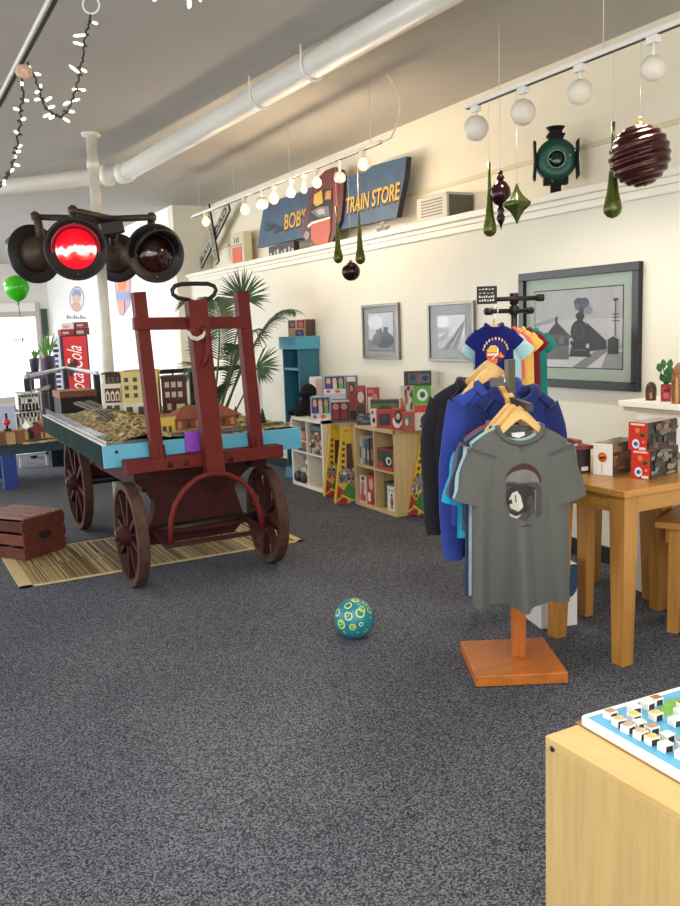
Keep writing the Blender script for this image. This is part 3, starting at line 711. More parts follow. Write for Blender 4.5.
# ================================================================== clothing
def cloth(c, var=.10): return mat(c, .9, var=var, scale=140, spec=.1, sheen=.1)
HANG = mat('#d2a45c', .4, var=.12, scale=14); 
def garment(name, label, cat, M, c, hw=.2, h=.66, dep=.045, sl=.2, sang=.95, sr=.085, long=False, fold=.018, seed=0, group=None, hood=False, neck=.085, drop=.06, inner=None, cuffs=True):
    """local frame: x right, y up (0 at the collar), z towards the viewer"""
    m = cloth(c); rr = random.Random(seed); ph = [rr.uniform(0, 6.28) for _ in range(6)]
    shy = -.30*hw            # shoulder tip drop
    def fz(u, y):
        g = min(1, max(0, (-y-.05)/(h*.9)))
        return fold*g*(math.sin(u*5.2+ph[0])+.6*math.sin(u*9.1+ph[1]+y*2)+.35*math.sin(u*15+ph[2]))
    def half(y):             # half width of the body at height y
        if y > shy: return neck+(hw*.97-neck)*((-y)/(-shy))**.75 if y < 0 else neck
        k = min(1, (shy-y)/(h*.28)); k2 = (shy-y)/(h+shy)
        return hw*(.97-.05*math.sin(PI*min(1, k)))+hw*.06*k2
    def dp(y): return dep*(.45+.55*min(1, -y/(h*.25))) if y < 0 else dep*.45
    def zf(x, y, front=True):
        w_ = half(y); u = max(-1, min(1, x/w_)); s = math.sqrt(max(0, 1-abs(u)**3))
        g = dp(y)*s
        return (g if front else -g)+fz(u if front else -u*.8+.3, y)*(.35+.65*s)
    w = MB(M); NU = 36
    ys = [-.0, shy*.25, shy*.5, shy*.75, shy]+[shy+(-h-shy)*i/16 for i in range(1, 17)]
    vs = []; fs = []
    us = [-1+2*i/NU for i in range(NU+1)]
    for yi, y in enumerate(ys):
        for front in (True, False):
            for i in range(NU+1):
                u = us[i] if front else us[NU-i]
                x = half(y)*u; yy = y+(.006*math.sin(u*7+ph[3]) if yi == len(ys)-1 else 0)
                if yi < 5 and abs(u*half(y)) < neck:             # neckline scoop
                    q = abs(u*half(y))/neck; lim = -(drop if front else .012)*math.sqrt(max(0, 1-q*q))
                    yy = min(y, lim)
                vs.append((x, yy, zf(x, min(yy, 0), front)))
    n = 2*(NU+1)
    for j in range(len(ys)-1):
        for i in range(n): fs.append((j*n+i, j*n+(i+1) % n, (j+1)*n+(i+1) % n, (j+1)*n+i))
    w.add(vs, fs, m, True)
    t = thing(name, label, cat, tuple(M.translation), group)
    body = part('body', w, t)
    # sleeves
    for sg in (-1, 1):
        w = MB(M); pts = []; rs = []
        S = V((sg*(hw*.97-sr*.72), shy*.75-sr*.62, 0)); D = V((sg*math.cos(sang), -math.sin(sang), 0))
        if long: S = V((sg*(hw*.97-sr*.62), shy*.75-sr*.72, 0)); 
        k = 10
        vs = []; fs = []; nn = 18
        for i in range(k+1):
            f = i/k
            if long: c_ = S+V((sg*hw*.24*math.sin(min(1, f*2.2)*PI/2), -sl*f, .02*math.sin(f*5+ph[4]))); r_ = sr*(1-.32*f); dirv = V((sg*.6*(1-f)**2+.02, -1, 0)).normalized()
            else: c_ = S+D*(sl*f)-V((0, .10*sl*f*f, 0)); r_ = sr*(1-.04*f); dirv = (D-V((0, .2*f, 0))).normalized()
            side = V((-dirv.y, dirv.x, 0))
            if long and cuffs and f > .9: r_ *= .82
            for q in range(nn):
                a = 2*PI*q/nn; wob = 1+.06*math.sin(3*a+f*9+ph[5])
                vs.append(tuple(c_+side*(r_*wob*math.cos(a))+V((0, 0, 1))*(r_*(.42 if not long else .5)*wob*math.sin(a))))
        for i in range(k):
            for q in range(nn): fs.append((i*nn+q, i*nn+(q+1) % nn, (i+1)*nn+(q+1) % nn, (i+1)*nn+q))
        fs.append(tuple(range(nn)))
        if long: fs.append(tuple(k*nn+q for q in range(nn-1, -1, -1)))
        w.add(vs, fs, m, True); part('sleeve', w, t)
    # collar band
    w = MB(M); pts = []
    for i in range(28):
        a = 2*PI*i/28; x = neck*math.cos(a); fr = math.sin(a) > 0
        y = -(drop if fr else .012)*abs(math.sin(a)); pts.append((x, y+.004, zf(x, min(y, 0), fr)+(.003 if fr else -.003)))
    w.tube(pts, .010 if not hood else .02, cloth(inner or c), 6, closed=True); part('collar', w, t)
    if hood:
        w = MB(M); k = 14; vs = []; fs = []
        for i in range(k+1):
            a = PI*i/k; 
            for r_, z_, y_ in ((neck*1.02, .045, -.03), (neck*1.5, .06, -.075), (neck*1.55, -.02, -.12), (neck*1.15, -.05, -.02)):
                vs.append((r_*math.cos(a)*1.05, y_+.03*math.sin(a), z_-.085*math.sin(a)))
        for i in range(k):
            for q in range(3): fs.append((4*i+q, 4*i+q+1, 4*i+q+5, 4*i+q+4))
        w.add(vs, fs, m, True); part('hood', w, t)
    return t, zf, body
def decal(w, M, poly, m, zf, eps=.003, div=10):
    """thin print following the front of a garment; poly in local x,y (convex)"""
    bm = bmesh.new(); f = bm.faces.new([bm.verts.new((p[0], p[1], 0)) for p in poly])
    bmesh.ops.triangulate(bm, faces=bm.faces[:])
    for _ in range(3): bmesh.ops.subdivide_edges(bm, edges=bm.edges[:], cuts=1, use_grid_fill=True)
    bm.verts.ensure_lookup_table(); bm.verts.index_update()
    vs = [(v.co.x, v.co.y, zf(v.co.x, v.co.y)+eps) for v in bm.verts]; fs = [tuple(v.index for v in fc.verts) for fc in bm.faces]
    bm.free(); w.add(vs, fs, m, True, M=None)
def hanger(M, label, half_=.20, th=.012, hook=True, group='wooden clothes hangers', drop=.09, tall=.05):
    t = thing('clothes_hanger', label, 'hanger', tuple(M.translation), group)
    w = MB(M); k = 16; vs = []; fs = []
    for i in range(k+1):
        u = -1+2*i/k; x = half_*u; y = -drop*abs(u)**1.15+.0; hh = tall*(1-.62*abs(u))
        for (yy, zz) in ((y+hh/2, th), (y-hh/2, th), (y-hh/2, -th), (y+hh/2, -th)): vs.append((x, yy, zz-.0+.02*u*u*0))
    for i in range(k):
        for q in range(4): fs.append((4*i+q, 4*i+(q+1) % 4, 4*i+4+(q+1) % 4, 4*i+4+q))
    fs += [(3, 2, 1, 0), (4*k, 4*k+1, 4*k+2, 4*k+3)]
    w.add(vs, fs, HANG, False); part('shoulder_bar', w, t, .003)
    if hook:
        w = MB(M); w.tube([(0, tall*.4, 0), (0, .05, 0), (.018, .065, 0), (.022, .085, 0), (.010, .10, 0), (-.008, .10, 0), (-.018, .088, 0)], .0025, CHROME, 6); part('hook', w, t)
    return t
# ---- wooden stand
A2 = math.radians(27.4)
E1 = V((math.cos(A2), -math.sin(A2), 0)); E2 = V((math.sin(A2), math.cos(A2), 0))
SC = V((2.238, 2.69, 0))
def gM(s_, lat, z, yaw=A2): 
    p = SC+E2*s_+E1*lat; return faceM((p.x, p.y, z), yaw)
OAK = wood('#bd6c2c', .16, 'X', .35); OAKZ = wood('#b0632a', .22, 'Z', .35)
st = thing('clothing_stand', 'orange brown wooden clothing stand with a square foot, holding adult shirts', 'clothing stand', tuple(SC))
BM_ = frame(SC, E1, E2, (0, 0, 1))
w = MB(BM_); w.box((0, 0, .026), (.372, .392, .046), OAK); part('base', w, st, .004)
w = MB(BM_); w.box((0, 0, .006), (.35, .37, .01), BLACK); part('foot_pad', w, st)
w = MB(frame(SC, V((math.cos(A2+.25), -math.sin(A2+.25), 0)), V((math.sin(A2+.25), math.cos(A2+.25), 0)), (0, 0, 1))); w.box((.03, .03, .57), (.062, .062, 1.05), OAKZ); part('post', w, st, .003)
SM = SC+V((.03, .03, 0))
w = MB(); w.bar(SM-E2*.34+V((0, 0, 1.13)), SM+E2*.50+V((0, 0, 1.13)), .022, .03, BLACK); part('long_arm', w, st)
w = MB(); w.bb((SM.x-.018, SM.y-.012, 1.13), (SM.x+.018, SM.y+.012, 1.295), mat('#5a5140', .4, .3)); part('bracket', w, st)
q = at_d(497, 382, 3.40); w = MB(faceM(q)); w.bb((-.028, -.017, -.003), (.028, .017, .003), mat('#3d332c', .4)); part('size_plate', w, st)
# ---- adult shirts, from the front backwards
zc = 1.035
def shirt(s_, lat, z, c, label, seed, **k):
    M = gM(s_, lat, z); return garment('t_shirt', label, 'shirt', M, c, hw=k.pop('hw', .188), h=k.pop('h', .69), seed=seed, group='adult t-shirts on the wooden stand', dep=k.pop('dep', .05), sl=.185, sr=.084, sang=1.28, **k)
g, zf, body = shirt(-.235, -.012, 1.05, '#5a5a55', 'heather grey t-shirt printed with a bear in a winter cap, frontmost on the stand', 3, fold=.042, inner='#55544f')
Mg = gM(-.235, -.012, 1.05)
w = MB(Mg)
D1 = mat('#2c2725', .9); D2 = mat('#45413d', .9); D3 = mat('#6d6a64', .9); L1 = mat('#b8b3a6', .9); MR_ = mat('#3c2224', .9)
def dc(pts, m, e): decal(w, None, [((x-520)*.0038, -(y-430)*.0038) for x, y in pts], m, zf, e)
def X_(pts): return pts
def ea(cx, cy, rx, ry, a0=0, a1=2*PI, n=18, rot=0):
    return [(cx+rx*math.cos(a)*math.cos(rot)-ry*math.sin(a)*math.sin(rot), cy-(rx*math.cos(a)*math.sin(rot)+ry*math.sin(a)*math.cos(rot))) for a in [a0+(a1-a0)*i/n for i in range(n)]]
HS = max
def inn(P): return [(max(503.2, x), y) for x, y in P]
dc(inn(ea(519, 496, 17.5, 24)), D2, .003)
dc(inn(ea(520, 484, 18, 20, 0, PI)), MR_, .004)
dc(inn(ea(519, 484, 17, 14, 0, PI)), D3, .0048)
dc([(503.2, 480), (512, 479), (524, 481), (536, 486), (535, 489), (522, 485.5), (503.2, 485)], L1, .0055) if False else None
dc([(503.2, 484), (520, 485), (534, 490), (533, 492), (519, 487), (503.2, 486)], D1, .0056)
dc(inn(ea(517, 498, 14.5, 14)), D1, .0052)
dc(ea(526, 502, 4, 5), D2, .0058)
dc([(505, 501), (508.5, 493), (512.5, 490.5), (515.5, 495), (518, 506), (513, 511), (507, 508.5)], L1, .0064)
dc([(504, 500.5), (508, 499.5), (508.5, 503.5), (505, 505)], D1, .0072); dc([(510.5, 494.5), (511.5, 494.5), (512, 502), (511, 502)], D2, .0072)
dc([(506, 511), (511, 512), (516, 509), (517.5, 510.5), (511.5, 514.5), (506, 513)], D1, .0072); dc([(505.5, 514), (511, 516), (516, 513), (512, 518), (507, 517)], L1, .0066)
dc([(533, 487), (537.5, 488), (538, 515), (535, 519), (532.5, 515)], D2, .0058); dc([(531.6, 491), (532.8, 490), (532.4, 515), (531.2, 510)], D3, .0066)
dc([(513, 525), (521, 524.6), (530, 527), (521, 526)], D1, .004)
part('bear_print', w, g, label='dark bear face print in a winter cap')
w = MB(Mg); w.prism([(-.028, -.022), (.022, -.020), (.024, -.033), (.0, -.043), (-.026, -.036)], .001, mat('#d9d6cc', .8), Matrix.Translation((.0, .0, -.019))); part('neck_label', w, g, label='white printed neck label')
hanger(gM(-.235, -.012, 1.108), 'light wooden hanger inside the grey bear print t-shirt', half_=.15, drop=.155, th=.014, hook=False)
rows = [(-.20, -.017, 1.052, '#9fb6bd', 'pale blue t-shirt directly behind the grey bear print t-shirt', 5), (-.165, -.026, 1.048, '#27364a', 'dark navy t-shirt third from the front of the wooden stand', 6),
        (-.13, -.028, 1.052, '#575d70', 'slate blue grey t-shirt fourth from the front of the wooden stand', 7), (-.095, -.022, 1.055, '#a14a52', 'dusty red t-shirt behind the slate one on the wooden stand', 8), (-.06, -.036, 1.01, '#2b9fc0', 'bright cyan t-shirt rearmost of the t-shirts, only its sleeve showing', 9)]
for s_, lat, z, c, lb, sd in rows:
    shirt(s_, lat, z, c, lb, sd, h=.675 if sd == 6 else (.66 if sd == 5 else .42), fold=.012, dep=.03, hw=.188)
for s_, lat, n_ in ((-.20, -.028, 'pale blue'), (-.165, -.040, 'dark navy'), (-.13, -.028, 'slate blue grey')):
    hanger(gM(s_, lat, 1.112), 'light wooden hanger inside the %s t-shirt' % n_, half_=.145, drop=.15, th=.012, hook=False)
def hood_(s_, lat, z, c, lb, sd, hw, h, sl, sr): return garment('hoodie', lb, 'hoodie', gM(s_, lat, z), c, hw=hw, h=h, sl=sl, sr=sr, long=True, hood=True, seed=sd, fold=.02, dep=.055, group='hoodies on the wooden stand')
hood_(.12, -.025, 1.195, '#33438f', 'royal blue hoodie with long sleeves hanging behind the t-shirts', 21, .195, .60, .66, .066)
hanger(gM(.12, -.04, 1.25), 'broad light wooden hanger in the royal blue hoodie', half_=.16, drop=.13, tall=.06, th=.016)
hood_(.20, .0, 1.16, '#17171d', 'black hoodie hanging between the royal blue one and the charcoal one', 22, .185, .60, .64, .062)
hood_(.40, -.05, 1.19, '#26262b', 'charcoal hoodie hanging rearmost and furthest left on the wooden stand', 23, .21, .60, .60, .070)
hanger(gM(.40, -.01, 1.25), 'light wooden hanger in the charcoal hoodie', half_=.16, drop=.13, tall=.06, th=.016, hook=False)
hood_(.06, .035, 1.17, '#232c5e', 'navy blue hoodie, its right shoulder showing behind the hangers', 24, .17, .5, .42, .055)
# empty hanger on the side arm, seen as a broad upright board
q = at_d(502, 400, 3.5); hanger(faceM(q, YAW+1.15), 'bare light wooden hanger seen edge on above the t-shirts', half_=.14, tall=.14, th=.022, drop=.10)

# ---- childrens rack made of black pipe
b0, b1 = at_d(487, 311.5, 4.5), at_d(531, 314, 4.78); b1.z = b0.z
t0, t1 = at_d(478, 302, 4.6), at_d(543, 295.5, 4.6)
pc = at_d(514, 305, 4.62)
kr = thing('pipe_rack', 'black iron pipe rack with crossing bars holding small childrens shirts', 'clothes rack', (pc.x, pc.y, 0))
PIP = mat('#221e1c', .45, .4)
w = MB(); w.cyl((pc.x, pc.y, .02), (pc.x, pc.y, t0.z+.02), .017, PIP, 12); part('pole', w, kr)
w = MB(); w.cyl((pc.x, pc.y, 0), (pc.x, pc.y, .03), .12, PIP, 24); part('foot', w, kr)
def capbar(a, b, nm):
    w = MB(); w.cyl(a, b, .013, PIP, 10); o = part(nm, w, kr)
    for e, f in ((a, b), (b, a)):
        d_ = (V(f)-V(e)).normalized(); w = MB(); w.cyl(V(e)-d_*.004, V(e)+d_*.035, .02, PIP, 10); w.build('end_cap', o)
zt_ = (t0.z+t1.z)/2
capbar(V((t0.x, t0.y, zt_)), V((t1.x, t1.y, zt_)), 'top_bar'); capbar(b0, b1, 'lower_bar')
w = MB(); w.cyl((pc.x, pc.y, b0.z-.02), (pc.x, pc.y, b0.z+.025), .026, PIP, 12); w2 = MB(); part('tee_fitting', w, kr)
w2.cyl((pc.x, pc.y, zt_-.03), (pc.x, pc.y, zt_+.03), .024, PIP, 12); part('tee_fitting', w2, kr)
# chalk sign clipped on the top bar
q = on_x(487, 303.5, 3.3)
q = at_d(487, 304, 4.57); mm = mpp(q)
w = MB(faceM(q)); w.bb((-10*mm, 0, -.004), (10*mm, 17.5*mm, .004), mat('#1c1a1a', .7))
CH = mat('#d9d4cc', .8)
for r_, (n_, y_) in enumerate(((5, 14.0), (4, 10.3), (7, 6.2), (6, 2.6))):
    for i in range(n_):
        x_ = (-8+16*i/n_); hh = (1.3, .8, 2.2, 2.2)[r_]
        w.bb((x_*mm, (y_)*mm, .004), ((x_+16/n_*.6)*mm, (y_+hh*(.6+.4*((i*7+r_) % 3)/2))*mm, .005), CH)
w.build('chalk_sign', label='small black chalkboard sign with white handwriting on the pipe rack', cat='sign')
# children's shirts along the lower bar
def kid(px, py, d, c, label, seed, hwpx, hpx, yaw=YAW-.12, **k):
    p = at_d(px, py, d); mm = d/FPX; M = faceM(p, yaw)
    g, zf, bd = garment('kids_t_shirt', label, 'shirt', M, c, hw=hwpx*mm, h=hpx*mm, dep=.022, sl=hwpx*mm*.75, sr=hwpx*mm*.42, sang=.72, fold=k.get('fold', .004), neck=hwpx*mm*.42, drop=hwpx*mm*.22, seed=seed, group='childrens shirts on the pipe rack', inner=k.get('inner'))
    return g, zf, M, mm
kid(529, 330, 4.80, '#1f7a70', 'teal childrens shirt at the far end of the pipe rack', 31, 19, 80)
kid(523, 329.5, 4.70, '#6e1f26', 'maroon childrens shirt between the teal and the yellow one', 32, 18, 64)
kid(516, 329, 4.59, '#e2b65c', 'yellow childrens shirt right of the navy one on the pipe rack', 33, 18.5, 74)
kid(508, 329, 4.50, '#d8675c', 'coral childrens shirt peeping out behind the pale aqua one', 34, 17, 50)
kid(497, 330, 4.42, '#a9cfd0', 'pale aqua childrens shirt showing on both sides of the navy one', 35, 25, 72)
g, zf, Mk, mm = kid(494, 325, 4.28, '#171d5e', 'navy childrens shirt with orange train print, frontmost on the pipe rack', 36, 20, 55)
hanger(faceM(at_d(494, 327, 4.28), YAW-.12), 'small light wooden hanger in the navy childrens shirt', half_=.05, drop=.012, tall=.035, th=.008, group='wooden clothes hangers')
w = MB(Mk)
def kd(pts, m, e): decal(w, None, [((x-494)*mm, -(y-325)*mm) for x, y in pts], m, zf, e)
kd([(494+11*math.cos(a*PI/9), 352+11*math.sin(a*PI/9)) for a in range(18)], mat('#46213f', .9), .003)
kd([(494+9.6*math.cos(a*PI/9), 352+9.6*math.sin(a*PI/9)) for a in range(18)], mat('#1b2060', .9), .0036)
kd([(485, 349), (489, 346), (496, 346.5), (497, 352), (485, 352)], mat('#e8b53a', .9), .0045)
kd([(484.5, 352.5), (497, 352), (500, 357), (484.5, 357)], mat('#d9603c', .9), .0045)
kd([(485, 353), (496.5, 353.2), (496, 355), (485, 355)], mat('#e8dcc8', .9), .0055)
kd([(485, 357.5), (496, 358), (495, 363.5), (486, 363)], mat('#e06a3a', .9), .0045); kd([(498, 351), (503, 357), (498, 358)], mat('#e0843a', .9), .0055)
part('train_print', w, g, label='orange and yellow train print')
w = MB(Mk)
for i in range(11):      # arc of pale lettering above the print
    a = PI*(.94-.088*i); r0 = 12.6; cx_, cy_ = 494+r0*math.cos(a), 351-r0*math.sin(a)
    kd([(cx_-.8, cy_-1.4), (cx_+.8, cy_-1.4), (cx_+.8, cy_+1.4), (cx_-.8, cy_+1.4)], mat('#d9b8a8' if i % 4 else '#c98f86', .9), .0045)
part('arc_lettering', w, g)
w = MB(Mk); w.bb((-.004, -.03, -.012), (.012, -.008, -.010), WHITE); part('neck_tag', w, g, label='white neck tag')
# ================================================================== right hand furniture
TW = wood('#b5803c', .18, 'X', .32); TWZ = wood('#ae7a38', .18, 'Z', .35)
def leg_(x, y, h, s_, t, par, sx, sy):
    w = MB(); k = .72                                 # tapers towards the foot, outer edges vertical
    a = [(x, y), (x+sx*s_, y), (x+sx*s_, y+sy*s_), (x, y+sy*s_)]
    b = [(x, y), (x+sx*s_*k, y), (x+sx*s_*k, y+sy*s_*k), (x, y+sy*s_*k)]
    if sx*sy < 0: a = a[::-1]; b = b[::-1]
    w.add([(*p, 0.0) for p in b]+[(*p, h) for p in a], [(3, 2, 1, 0), (4, 5, 6, 7), (0, 1, 5, 4), (1, 2, 6, 5), (2, 3, 7, 6), (3, 0, 4, 7)], t)
    return part('leg', w, par, .002)
def table(name, label, x0, x1, y0, y1, zt, sleg, th=.028, ap=.075, cat='table'):
    t = thing(name, label, cat, ((x0+x1)/2, (y0+y1)/2, 0))
    w = MB(); w.bb((x0, y0, zt-th), (x1, y1, zt), TW); part('table_top', w, t, .003)
    i = .018; j = i+.012
    w = MB()
    for a, b in (((x0+j, y0+j), (x1-j, y0+j+.02)), ((x0+j, y1-j-.02), (x1-j, y1-j)), ((x0+j, y0+j), (x0+j+.02, y1-j)), ((x1-j-.02, y0+j), (x1-j, y1-j))):
        w.bb((a[0], a[1], zt-th-ap), (b[0], b[1], zt-th), TW)
    part('apron', w, t)
    for (x, y, sx, sy) in ((x0+i, y0+i, 1, 1), (x1-i, y0+i, -1, 1), (x0+i, y1-i, 1, -1), (x1-i, y1-i, -1, -1)): leg_(x, y, zt-th, sleg, TWZ, t, sx, sy)
    return t
table('wooden_table', 'light oak table holding the red boxes, in front of the low white wall', 2.595, 3.36, 2.41, 2.90, .753, .085)
table('side_table', 'light oak table tucked behind the first one, only its legs showing', 2.915, 3.445, 2.945, 3.42, .70, .07)
# stool at the right edge
sa = V((.897, .441, 0)); sb = V((.441, -.897, 0)); c0 = on_z(654.5, 521.5, .525); c0.z = 0; SW = .40
t = thing('wooden_stool', 'low oak stool pushed under the table at the right edge', 'stool', tuple(c0+sa*SW/2+sb*SW/2))
M = frame(c0, sb, sa, (0, 0, 1)); 
w = MB(M); w.bb((0, 0, .495), (SW, SW, .525), TW); part('seat', w, t, .004)
w = MB(M); w.bb((.04, .04, .42), (SW-.04, .06, .495), TW); w.bb((.04, SW-.06, .42), (SW-.04, SW-.04, .495), TW); w.bb((.04, .04, .42), (.06, SW-.04, .495), TW); w.bb((SW-.06, .04, .42), (SW-.04, SW-.04, .495), TW); part('apron', w, t)
for x in (.055, SW-.1):
    for y in (.03, SW-.08): w = MB(M); w.bb((x, y, 0), (x+.05, y+.05, .495), TWZ); part('leg', w, t, .002)
# ---- cartons: helper for printed boxes
def carton(name, label, c, w_, d_, h_, m, yaw=0.0, prints=(), side=None, top=None, group=None, cat='box', msides=None):
    """c = middle of the front bottom edge; prints = (face, [(shape, u0, v0, u1, v1, colour)...]) u,v in 0..1"""
    if prints and len(prints[0]) != 2: prints = [('front', prints)]
    M = faceM(c, yaw)
    w = MB(M)
    x = w_/2
    fs = {'front': (0, 1, 2, 3), 'back': (5, 4, 7, 6), 'left': (4, 0, 3, 7), 'right': (1, 5, 6, 2), 'top': (3, 2, 6, 7), 'bottom': (4, 5, 1, 0)}
    vs = [(-x, 0, 0), (x, 0, 0), (x, h_, 0), (-x, h_, 0), (-x, 0, -d_), (x, 0, -d_), (x, h_, -d_), (-x, h_, -d_)]
    for k, f in fs.items():
        mm = m
        if k in ('left', 'right', 'back') and side: mm = side
        if k == 'top' and top: mm = top
        w.add(vs, [f], mm)
    for face, items in prints:
        if face == 'front': T = Matrix.Translation((-x, 0, 0)); W_, H_ = w_, h_
        elif face == 'left': T = frame((-x, 0, -d_), (0, 0, 1), (0, 1, 0), (-1, 0, 0)); W_, H_ = d_, h_
        elif face == 'right': T = frame((x, 0, 0), (0, 0, -1), (0, 1, 0), (1, 0, 0)); W_, H_ = d_, h_
        elif face == 'top': T = frame((-x, h_, 0), (1, 0, 0), (0, 0, -1), (0, 1, 0)); W_, H_ = w_, d_
        for n_, it in enumerate(items):
            sh, u0, v0, u1, v1, cc = it[:6]; e = .0006+.0005*n_
            cm = cc if not isinstance(cc, str) else mat(cc, .5)
            if sh == 'r': P = [(u0*W_, v0*H_), (u1*W_, v0*H_), (u1*W_, v1*H_), (u0*W_, v1*H_)]
            elif sh == 'e': P = ell((u0+u1)/2*W_, (v0+v1)/2*H_, (u1-u0)/2*W_, (v1-v0)/2*H_, 18)
            elif sh == 't': P = [(u0*W_, v0*H_), (u1*W_, v0*H_), ((u0+u1)/2*W_, v1*H_)]
            elif sh == 'd': P = [(u0*W_, v0*H_), (u1*W_, (v0*.6+v1*.4)*H_), (u1*W_, v1*H_), (u0*W_, (v0*.4+v1*.6)*H_)]
            w.add([(p[0], p[1], e) for p in P], [tuple(range(len(P)))], cm, False, T)
    return w.build(name, label=label, cat=cat, group=group)
def speck(rng, n, cols, u=(0, 1), v=(0, 1), s=(.06, .18), sh='re'):
    out = []
    for _ in range(n):
        a, b = rng.uniform(*u), rng.uniform(*v); q, r_ = rng.uniform(*s), rng.uniform(*s)
        out.append((rng.choice(sh), max(u[0], a-q/2), max(v[0], b-r_/2), min(u[1], a+q/2), min(v[1], b+r_/2), rng.choice(cols)))
    return out
RG = random.Random(11)
ZT1 = .7535
DKP = ['#3b342f', '#55493f', '#2a2522', '#6b5c4e', '#8a7866']
# white box with an orange round emblem
q = on_z(610, 474.5, ZT1); 
P = [('front', [('e', .24, .40, .72, .72, '#e2762e'), ('e', .28, .43, .68, .69, '#c8571c'), ('d', .34, .50, .62, .60, '#33201a'), ('d', .34, .58, .62, .66, '#e88a3a'), ('r', .44, .06, .47, .36, '#b8b2a6'), ('r', .50, .06, .52, .34, '#cfc9bd')]), ('right', speck(RG, 16, ['#6b4634', '#8a5a3c', '#4a3329', '#a97a55', '#2c221d'], (0, 1), (.0, 1), (.12, .4))), ('top', speck(RG, 8, ['#8a7f6f', '#6b6154', '#b4a892'], (.05, .95), (.05, .95), (.2, .4)))]
def px_box(name, label, pl, pr, pyb, pyt, z, d_, m, yaw, prints, **k):
    a, b = on_z(pl, pyb, z), on_z(pr, pyb, z); c = on_z((pl+pr)/2, pyb, z); mm = mpp(c)
    ca = abs(math.cos(yaw-math.atan2(c.x, c.y)))
    return carton(name, label, c, (pr-pl)*mm/ca, d_, (pyb-pyt)*mm*1.01, m, yaw, prints, **k)
px_box('carton', 'white box with an orange round emblem, left on the oak table', 593.5, 612, 475, 443.5, ZT1, .24, mat('#f3efe6', .5), 1.32, P, side=mat('#5b4335', .5), top=mat('#8f8370', .5))
def redp(seed):
    g = random.Random(seed)
    return [('front', [('r', .12, .90, .86, .97, '#f0d9cc'), ('r', .2, .62, .34, .70, '#c43a1c'), ('e', .36, .62, .62, .82, '#e58a3a'), ('d', .60, .46, .92, .66, '#2f7a3a'), ('e', .66, .5, .86, .60, '#1d3f2a'), ('e', .22, .06, .62, .40, '#f2f4f6'), ('e', .30, .14, .56, .32, '#5a9bd0'), ('e', .36, .18, .48, .28, '#25405f'), ('r', .6, .02, .95, .12, '#f0e6da'), ('e', .76, .26, .9, .36, '#e8a040')]),
            ('right', speck(g, 26, ['#4a443d', '#2e2a26', '#6f675d', '#8d857a', '#3d3530', '#7d5f4a'], (0, 1), (.03, 1), (.1, .35))), ('top', [('r', .02, .02, .98, .98, '#b9b0a0')])]
REDB = mat('#d8362a', .45)
q = on_z(639, 478.5, ZT1); mm = mpp(q)
for k, (pl, pr, pyb, pyt) in enumerate(((631.5, 649, 478.5, 450.5),)):
    h1 = 28.5*mm
    carton('carton', 'lower red box of the stack of two on the oak table', on_z(640.2, 478.5, ZT1), 18*mm*1.14, .24, h1, REDB, 1.36, redp(5), side=mat('#3f3832', .5), group='red boxes on the oak table')
    c2 = on_z(640.2, 478.5, ZT1); c2 = c2+V((-.006, -.004, h1+.001))
    carton('carton', 'upper red box of the stack of two on the oak table', c2+V((-.004, .012, 0)), 18*mm*1.14, .24, 27.5*mm, REDB, 1.38, redp(6), side=mat('#3f3832', .5), group='red boxes on the oak table')
# dark toy with red roof half hidden behind the grey shirt
c = on_z(580, 473, ZT1); mm = mpp(c)
t = thing('toy_shop', 'dark toy shop with red roof strips, behind the grey shirt on the table', 'toy', tuple(c))
M = faceM(c, .2)
w = MB(M); w.bb((-10*mm, 0, -.12), (12*mm, 24*mm, 0), mat('#221a1a', .5)); part('body', w, t)
w = MB(M); w.bb((-10*mm, 24*mm, -.13), (14*mm, 27*mm, .015), mat('#7d2a26', .5)); w.bb((-6*mm, 30*mm, -.10), (2*mm, 33*mm, .0), mat('#8d302c', .5)); w.bb((-5*mm, 27*mm, -.09), (0*mm, 30*mm, -.02), mat('#d8d0c4', .5)); part('roof', w, t)
w = MB(M); w.bb((1*mm, 2*mm, -.0), (9*mm, 6*mm, .004), mat('#d8cdb8', .5)); part('sign_plate', w, t)
# carton on the floor behind the stand
ca_ = on_z(541, 629); 
P = [('front', [('r', 0, .62, 1, 1, '#22425f'), ('e', .1, .42, 1.0, .86, '#22425f')]), ('left', [('r', 0, .6, 1, 1, '#25455f'), ('e', .15, .25, .6, .55, '#4a4a55')])]
carton('carton', 'white and dark blue carton on the carpet between stand and tables', V((2.735, 2.935, 0)), .187, .33, .30, mat('#dcdad3', .6), .27, P, side=mat('#dcdad3', .6))
